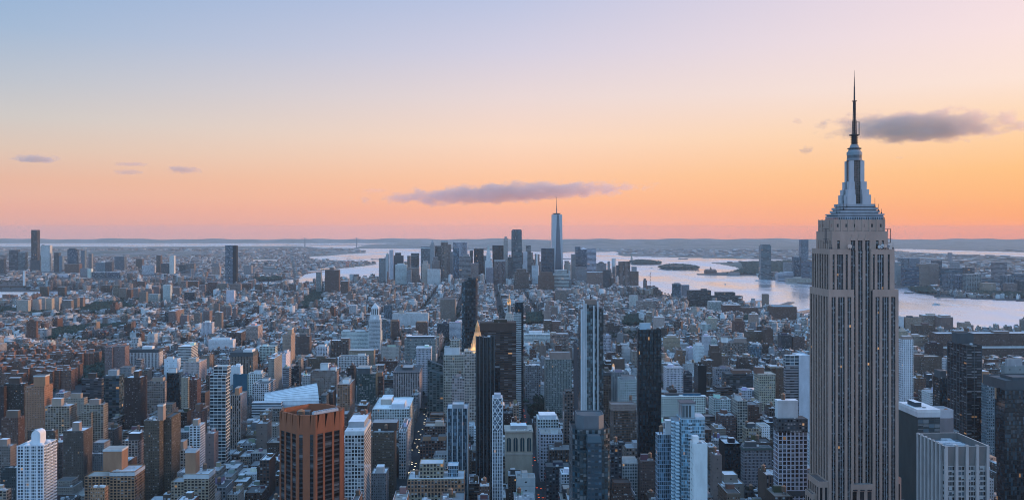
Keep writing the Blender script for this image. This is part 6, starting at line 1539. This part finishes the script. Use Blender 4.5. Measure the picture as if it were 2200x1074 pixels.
TL = ['front left','second in the front','middle of the front','fourth in the front','front right','left of the second','second of the second','middle of the second','fourth of the second','right of the second','left of the third','second of the third','third of the third','right of the third','left of the back','second of the back','third of the back','right of the back','far right outer','far left outer']
for i, (x, y) in enumerate(spots):
    o = tp[i] if i < 3 else copy_tree(tp[i % 3])
    X, d = ground(x, y); o.location = (X, d, drop(d) + 2); o.rotation_euler = (0, 0, i * 1.3)
    tag(o, f'dark green park tree, {TL[i]} row in the small square', 'tree', 'trees of the small square')

# ---------------------------------------------------------------- cars on the two open avenues
def make_car(col):
    root = emptyobj('car', (0, 0, 0)); m = MB()
    m.prism([(-.9, -2.2), (.9, -2.2), (.9, 2.2), (-.9, 2.2)], .35, .95, col, bottom=True)
    m.taper([(-.85, -1.3), (.85, -1.3), (.85, 1.7), (-.85, 1.7)], .95, [(-.68, -.8), (.68, -.8), (.68, 1.2), (-.68, 1.2)], 1.5, (.03,.035,.04)); m.obj('body', root)
    for x in (-.8, .8):
        for y in (-1.4, 1.4):
            n_ = MB(); pts = [(x + .1, y + .33 * math.cos(t), .33 + .33 * math.sin(t)) for t in np.arange(0, 6.28, .79)]; n_.face(pts, (.02,.02,.02)); n_.face([(p[0] - .22, p[1], p[2]) for p in pts][::-1], (.02,.02,.02)); n_.obj('wheel', root)
    return root
LAMP, kk, bb, _ = material('lamp_glow'); bb.inputs['Base Color'].default_value = (1, .9, .7, 1); bb.inputs['Emission Color'].default_value = (1, .86, .6, 1); bb.inputs['Emission Strength'].default_value = 7
RED, kk, bb, _ = material('tail_glow'); bb.inputs['Base Color'].default_value = (1, .1, .05, 1); bb.inputs['Emission Color'].default_value = (1, .12, .05, 1); bb.inputs['Emission Strength'].default_value = 5
CC = [((.65,.67,.7), 'white'), ((.03,.03,.035), 'black'), ((.5,.36,.04), 'yellow'), ((.25,.27,.3), 'grey')]
cars = []
for c, nm in CC:
    o = make_car(c)
    for x in (-.6, .6):
        n_ = MB(); n_.box(x - .22, x + .22, -2.28, -2.205, .6, .85, (1,.9,.7), bottom=True); n_.obj('headlight', o, LAMP)
        n_ = MB(); n_.box(x - .22, x + .22, 2.205, 2.28, .6, .85, (1,.1,.05), bottom=True); n_.obj('tail_light', o, RED)
    cars.append((o, nm))
fresh = [True] * 4; r = random.Random(3)
for Lc, nm_a in ((-95, 'left'), (64, 'right')):
    A = 1010.0
    while A < 1900:
        for lane in (-5, 0, 5):
            if r.random() < .42:
                kx = r.choice([0, 0, 1, 1, 2, 3]); o, nm = cars[kx]
                if fresh[kx]: fresh[kx] = False
                else: o = copy_tree(o)
                X, Y = world_of(Lc + lane + r.uniform(-.4, .4), A + r.uniform(0, 8)); o.location = (X, Y, drop(Y) + 2.02)
                o.rotation_euler = (0, 0, YAW + (math.pi if nm_a == 'right' else 0))
                tag(o, f'{nm} car among the traffic on the {nm_a} avenue between the buildings', 'car', f'{nm} cars on the {nm_a} avenue')
        A += 13
# ---------------------------------------------------------------- bridges, boats, islands, piers, cranes, clouds
def pt(x, y): X, d = ground(x, y); return X, d, drop(d)
STEEL = (.16,.20,.24)
def suspension(name, label, xa, xb, d, ytop, ydeck, xl, xr, w, dy=0):
    """towers at photo columns xa, xb at distance d (second one dy farther)"""
    Xa, Xb = (xa - XC)/F*d, (xb - XC)/F*(d + dy); root = emptyobj(name, (Xa, d, drop(d)), math.atan2(dy, Xb - Xa)); tag(root, label, 'bridge')
    L = math.hypot(Xb - Xa, dy); ht, hd = height_at(ytop, d), height_at(ydeck, d); k_ = (L / (xb - xa))
    x0, x1 = (xl - xa) * k_, (xr - xa) * k_
    for X in (0, L):
        n_ = MB()
        for o in (-w*.6, w*.6): n_.box(X - w*.35, X + w*.35, o - w*.3, o + w*.3, -10, ht, STEEL)
        for z in (ht - w*.8, hd + (ht - hd)*.45, hd): n_.box(X - w*.25, X + w*.25, -w*.3, w*.3, z, z + w*.5, STEEL, bottom=True)
        n_.obj('tower', root)
    n_ = MB(); n_.box(x0, x1, -w*.7, w*.7, hd - w*.35, hd, STEEL, bottom=True); n_.obj('deck', root)
    sag = lambda t: hd + w*.4 + (ht - hd - w*.4) * (2*t - 1)**2
    for o in (-w*.65, w*.65):
        n_ = MB(); P = [(L*t, o, sag(t)) for t in np.linspace(0, 1, 17)]
        P = [(x0, o, hd)] + P + [(x1, o, hd)]
        for a, b_ in zip(P, P[1:]): n_.bar(a, b_, w*.16, STEEL)
        n_.obj('main_cable', root)
        for t in np.linspace(.06, .94, 16): n_ = MB(); n_.bar((L*t, o, hd), (L*t, o, sag(t)), w*.05, STEEL); n_.obj('hanger', root)
suspension('suspension_bridge', 'long pale suspension bridge with two towers across the far narrows', 655, 766, 18500, 511, 526.5, 615, 795, 26, 300)
suspension('suspension_bridge', 'grey suspension bridge behind the chevron tower on the left river', 412, 500, 5350, 577, 603, 335, 560, 11, -150)

# statue on its island
X, d, z = pt(1357, 563.5)
st = emptyobj('statue', (X, d, z)); tag(st, 'green statue with raised torch standing on a stone pedestal on the small island', 'statue')
GRN = (.16,.24,.22); m = MB(); hb = 20
m.box(-22, 22, -22, 22, 0, 10, (.33,.31,.28)); m.taper([(-11,-11),(11,-11),(11,11),(-11,11)], 10, [(-8,-8),(8,-8),(8,8),(-8,8)], 47, (.33,.31,.28)); m.obj('pedestal', st)
n_ = MB(); n_.cyl(0, 0, 6.5, 47, 62, GRN, r1=5.0, n=10); n_.cyl(0, 0, 5.0, 62, 73, GRN, r1=4.4, n=10); n_.cyl(0, 0, 4.4, 73, 77, GRN, r1=1.8, n=10); n_.cyl(0, 0, 2.2, 77, 82.5, GRN, r1=1.7, n=10)
for q_ in range(7): a = math.pi * (q_ / 6); n_.bar((0, 0, 81.5), (4 * math.cos(a), 0, 82.5 + 3.5 * math.sin(a)), .5, GRN)
n_.bar((-3.2, 0, 74), (-6.5, 0, 84), 2.0, GRN); n_.bar((-6.5, 0, 84), (-6.8, 0, 90), 1.5, GRN); n_.bar((3.4, 0, 74), (5, -2, 66), 1.8, GRN); n_.obj('figure', st)
n_ = MB(); n_.cyl(-6.8, 0, 1.4, 90, 91.5, GRN, r1=1.9, n=8); n_.cyl(-6.8, 0, 1.3, 91.5, 95, (.6,.4,.15), r1=.1, n=8); n_.obj('torch', st)

# island halls and the old terminal
def hall(label, x0, x1, yb, hgt, D, pal, tower=None):
    X, d, z = pt((x0 + x1)/2, yb); w = (x1 - x0)/F*d; r_ = emptyobj('island_hall', (X, d, z + 2)); tag(r_, label, 'hall')
    m = MB(); m.box(-w/2, w/2, 0, D, 0, hgt, PAL[pal], STY['s'], roof=(.25,.2,.18)); m.obj('walls', r_)
    n_ = MB(); n_.taper([(-w/2, 0), (w/2, 0), (w/2, D), (-w/2, D)], hgt, [(-w/2 + 5, D*.45), (w/2 - 5, D*.45), (w/2 - 5, D*.55), (-w/2 + 5, D*.55)], hgt*1.5, (.20,.14,.12)); n_.obj('roof', r_)
    if tower:
        n_ = MB(); tx = w*(tower[0] - .5); n_.box(tx - 5, tx + 5, D*.2, D*.2 + 10, 0, tower[1], PAL[pal]); n_.cyl(tx, D*.2 + 5, 5, tower[1], tower[1] + 12, (.2,.16,.14), r1=.2, n=8); n_.obj('tower', r_)
hall('brick hall with corner towers on the larger river island', 1440, 1468, 577.5, 18, 40, 'br', (.3, 34))
hall('low brick ward building at the right end of the larger island', 1472, 1492, 577.5, 14, 30, 'pk')
hall('low buildings on the island left of the brick hall', 1424, 1436, 577.5, 14, 30, 'wg')
hall('old waterfront terminal with pointed clock tower on the far shore', 1516, 1540, 588.6, 22, 50, 'br', (.5, 40))
hall('low shed on the far shore right of the old terminal', 1566, 1590, 591.4, 14, 40, 'gr')

# boats with their wakes
WAKE = plain('wake_foam', (.62,.66,.70), .6, 0, .3, .1, .05)
def boat(label, x, y, L, kind, ang=0.0, group=None):
    X, d, z = pt(x, y); r_ = emptyobj('ferry' if kind == 'ferry' else 'boat' if kind == 'boat' else 'barge', (X, d, z), ang); tag(r_, label, r_.name.split('.')[0], group)
    B_ = L * .24; hull = [(-L/2, -B_*.42), (L*.32, -B_/2), (L/2, 0), (L*.32, B_/2), (-L/2, B_*.42)]
    m = MB(); m.prism(hull, -.5, L*.06 + .6, (.5,.54,.58) if kind != 'barge' else (.07,.07,.08), roof=(.3,.31,.33)); m.obj('hull', r_)
    if kind == 'barge':
        n_ = MB(); n_.box(-L*.45, -L*.33, -B_*.3, B_*.3, L*.06, L*.06 + 9, (.4,.42,.44)); n_.obj('wheelhouse', r_); return
    n_ = MB(); n_.box(-L*.4, L*.28, -B_*.36, B_*.36, L*.06 + .6, L*.06 + 3.6, (.6,.64,.68), strip_style(1.6, 3, .7, .5, (.03,.04,.05), .1, .03, 0)); n_.obj('cabin', r_)
    n_ = MB(); n_.box(L*.0, L*.18, -B_*.25, B_*.25, L*.06 + 3.61, L*.06 + 6, (.6,.64,.68)); n_.box(-L*.3, -L*.02, -B_*.3, B_*.3, L*.06 + 3.61, L*.06 + 4.6, (.45,.48,.52)); n_.obj('wheelhouse', r_)
    n_ = MB(); n_.bar((L*.05, 0, L*.06 + 6), (L*.05, 0, L*.06 + 10), .25, (.2,.2,.2)); n_.obj('mast', r_)
    wk = MB(); wk.face([(-L*.45, -B_*.35, .12), (-L*.45, B_*.35, .12), (-L*3.2, B_*1.3, .12), (-L*3.2, -B_*1.3, .12)][::-1], (.6,.6,.6)); wk.obj('wake', r_, WAKE)
boat('white passenger ferry heading along the river right of the stone tower', 2011, 655, 33, 'ferry', math.pi)
boat('white ferry crossing left of the stone tower', 1703, 615.5, 30, 'ferry', .3)
boat('small launch with a short wake below the crossing ferry', 1702, 632, 10, 'boat', 1.2)
boat('small boat far out by the mid river', 1558, 611, 14, 'boat', 2.0)
boat('ferry near the piers of the far shore', 1626, 603.5, 26, 'ferry', 2.6)
boat('small boat between the two islands', 1443, 581.5, 24, 'boat', 2.2)
boat('small boat just below the statue island', 1400, 576, 22, 'boat', .2)
boat('sailing launch near the west group towers', 1306, 566, 24, 'boat', 1.0)
boat('dark barge anchored in the upper bay near the far shore', 1468, 556.9, 110, 'barge', .05)
boat('dark ship lying behind the spired tower', 1216, 556.5, 120, 'barge', .1)
boat('dark ship near the narrows', 806, 557.5, 90, 'barge', .3)
boat('dark barge at the right edge of the stone tower', 1954, 629.8, 50, 'barge', .1)

# piers on the shores
def pier(label, x0, y0, x1, y1, w, shed=False):
    a, b_ = pt(x0, y0), pt(x1, y1); L = math.hypot(b_[0] - a[0], b_[1] - a[1]); r_ = emptyobj('pier', a, math.atan2(b_[1] - a[1], b_[0] - a[0])); tag(r_, label, 'pier', 'river piers')
    m = MB(); m.box(0, L, -w/2, w/2, -2, 3, (.13,.13,.13), bottom=True); m.obj('deck', r_)
    for i in range(min(int(L / 18), 12)):
        for s_ in (-1, 1): n_ = MB(); n_.cyl(i*18 + 4, s_*w*.42, .6, -6, -2, (.06,.06,.06), n=6); n_.obj('pile', r_)
    if shed: n_ = MB(); n_.box(L*.1, L*.9, -w*.38, w*.38, 3, 11, (.36,.38,.40), STY['r'], roof=(.5,.54,.58)); n_.obj('shed', r_)
pier('pier under the square tan building', 2012, 639.5, 2052, 638, 26)
pier('long low pier with light tower at the right', 2098, 642.5, 2200, 645, 14)
pier('pier with white shed under the ribbed office block', 1586, 657, 1640, 648, 34, True)
pier('dark pier left of the stone tower', 1650, 667, 1700, 650, 28)
pier('shed pier touching the stone tower', 1690, 678, 1745, 668, 30, True)
pier('flat shed pier below the far left park', 650, 587, 690, 584, 60, True)
pier('white shed pier on the left bay', 668, 580.5, 722, 578, 60, True)
pier('thin pier on the far shore at the bay', 1510, 590.5, 1560, 590, 14)
X, d, z = pt(2186, 644); r_ = emptyobj('light_tower', (X, d, z)); tag(r_, 'white round light tower on the low pier at the right', 'light tower')
n_ = MB(); n_.cyl(0, 0, 5.5, -2, 4, (.2,.2,.2), n=12); n_.cyl(0, 0, 4.6, 4, 20, PAL['wh'], r1=4.0, n=14); n_.obj('tower', r_)
n_ = MB(); n_.cyl(0, 0, 3.2, 20, 25, (.6,.64,.68), r1=2.8, n=12); n_.cyl(0, 0, 3, 25, 28, (.5,.52,.55), r1=.2, n=12); n_.obj('lantern', r_)

# cranes
def harbour_crane(label, x, y, h, col):
    X, d, z = pt(x, y); r_ = emptyobj('harbour_crane', (X, d, z + 2), .5); tag(r_, label, 'crane', 'harbour cranes')
    n_ = MB()
    for a in (-9, 9):
        for b_ in (-9, 9): n_.bar((a, b_, 0), (a, b_, h*.6), 2.2, col)
    for z_ in (h*.3, h*.6): n_.bar((-9, -9, z_), (9, -9, z_), 2, col); n_.bar((-9, 9, z_), (9, 9, z_), 2, col)
    n_.obj('gantry', r_)
    n_ = MB(); n_.bar((-30, 0, h*.62), (44, 0, h*.62), 2.4, col); n_.bar((0, 0, h*.6), (0, 0, h), 2, col); n_.bar((0, 0, h), (42, 0, h*.62), 1, col); n_.bar((0, 0, h), (-28, 0, h*.62), 1, col); n_.obj('boom', r_)
harbour_crane('red harbour crane on the left of the bay dock', 746, 574, 70, (.30,.10,.07))
harbour_crane('pale harbour crane right of the red one on the dock', 752, 566, 76, (.35,.37,.40))
harbour_crane('grey crane farther right on the bay dock', 772, 568, 60, (.3,.32,.35))
harbour_crane('tall grey crane on the far container shore', 1512, 552, 80, (.25,.28,.32))
harbour_crane('second grey crane on the far container shore', 1520, 552.5, 76, (.25,.28,.32))
d = 4750; X = (1397 - XC)/F*d; r_ = emptyobj('tower_crane', (X, d, drop(d))); tag(r_, 'red and white lattice mast crane rising before the river', 'crane')
n_ = MB(); ht = height_at(583, d)
for i in range(10): n_.box(-1.3, 1.3, -1.3, 1.3, 20 + (ht - 20)*i/10, 20 + (ht - 20)*(i + 1)/10, (.6,.6,.62) if i % 2 else (.35,.10,.07), top=False)
n_.obj('mast', r_); n_ = MB(); n_.cyl(0, 0, 5, height_at(592, d), height_at(591, d), (.6,.62,.65), n=8); n_.bar((-12, 0, height_at(594, d)), (4, 0, height_at(586, d)), 1.2, (.5,.5,.52)); n_.obj('jib', r_)

# ---------------------------------------------------------------- clouds: bodies of vapour at their own height
def cloud(label, x0, x1, y0, y1, d, dens, seed, thick=.5, col=(.95,.82,.74), sc=1.0, tilt=0.0, lo=.42, hi=.52):
    cx_, cy_ = ((x0 + x1)/2 - XC)/F*d, EYE + (YE - (y0 + y1)/2)/F*d
    hx, hz_ = (x1 - x0)/2/F*d, (y1 - y0)/2/F*d; hy = hx * thick
    bm = bmesh.new(); bmesh.ops.create_icosphere(bm, subdivisions=3, radius=1)
    me = bpy.data.meshes.new('cloud'); bm.to_mesh(me); bm.free()
    o = bpy.data.objects.new('cloud', me); COL.objects.link(o); o.location = (cx_, d, cy_); o.scale = (hx*1.15, hy*1.15, hz_*1.25)
    tag(o, label, 'cloud')
    m = bpy.data.materials.new('cloud_vapour'); m.use_nodes = True; m.node_tree.nodes.clear(); k = N(m.node_tree)
    out = k.new('ShaderNodeOutputMaterial'); pv = k.new('ShaderNodeVolumePrincipled'); k.link(pv.outputs[0], out.inputs['Volume'])
    oc = k.new('ShaderNodeTexCoord').outputs['Object']
    geo = k.new('ShaderNodeNewGeometry').outputs['Position']
    off = k.new('ShaderNodeVectorMath', operation='ADD'); k.link(geo, off.inputs[0]); off.inputs[1].default_value = (seed*7919.0, seed*3571.0, 0)
    mp = k.new('ShaderNodeMapping'); k.link(off.outputs[0], mp.inputs[0]); f_ = 1/(hz_*.9)*sc; mp.inputs['Scale'].default_value = (f_*.55, f_*.4, f_)
    nz = k.noise(mp.outputs[0], 1.0, 8, .62)
    ln_ = k.new('ShaderNodeVectorMath', operation='LENGTH'); k.link(oc, ln_.inputs[0])
    sp_ = k.new('ShaderNodeSeparateXYZ'); k.link(oc, sp_.inputs[0])
    edge = k.rng(ln_.outputs['Value'], .3, 1.0, .14, -.24)
    s_ = k.m('ADD', nz, edge)
    k.link(k.m('MULTIPLY', k.rng(s_, lo, hi, smooth=True), dens), pv.inputs['Density'])
    pv.inputs['Color'].default_value = (*col, 1); pv.inputs['Anisotropy'].default_value = .45
    o.rotation_euler = (0, math.radians(tilt), 0); me.materials.append(m); return o
cloud('large mauve grey cloud with peach edges behind the mast of the stone tower', 1735, 2225, 234, 308, 14000, .0028, 1.0, sc=1.3)
cloud('small peach cloud puff left of the stone tower mast', 1700, 1727, 252, 269, 14000, .005, 2.0, lo=.40)
cloud('faint pink wisp below the small puff', 1715, 1752, 315, 332, 14000, .006, 3.0, lo=.38)
cloud('tiny pink wisp right of the stone tower crown', 1922, 1945, 335, 342, 14000, .004, 4.0, lo=.38)
cloud('long thin mauve cloud above the downtown towers', 770, 1420, 392, 438, 36000, .0014, 5.0, thick=.35, sc=1.1, tilt=-2.6, col=(.78,.78,.80))
cloud('short faint cloud strip left of the long thin cloud', 775, 835, 404, 416, 36000, .0009, 6.0, lo=.40)
cloud('dark slate cloud low on the left', 18, 138, 331, 352, 24000, .0032, 7.0, lo=.40, tilt=1.5)
cloud('small mauve cloud, upper of the left group', 238, 325, 348, 358, 26000, .0022, 8.0, lo=.40)
cloud('small mauve cloud, lower of the left group', 235, 315, 364, 377, 26000, .0022, 9.0, lo=.40)
cloud('small mauve cloud, right of the left group', 348, 440, 356, 374, 26000, .0028, 10.0, lo=.40, tilt=2)
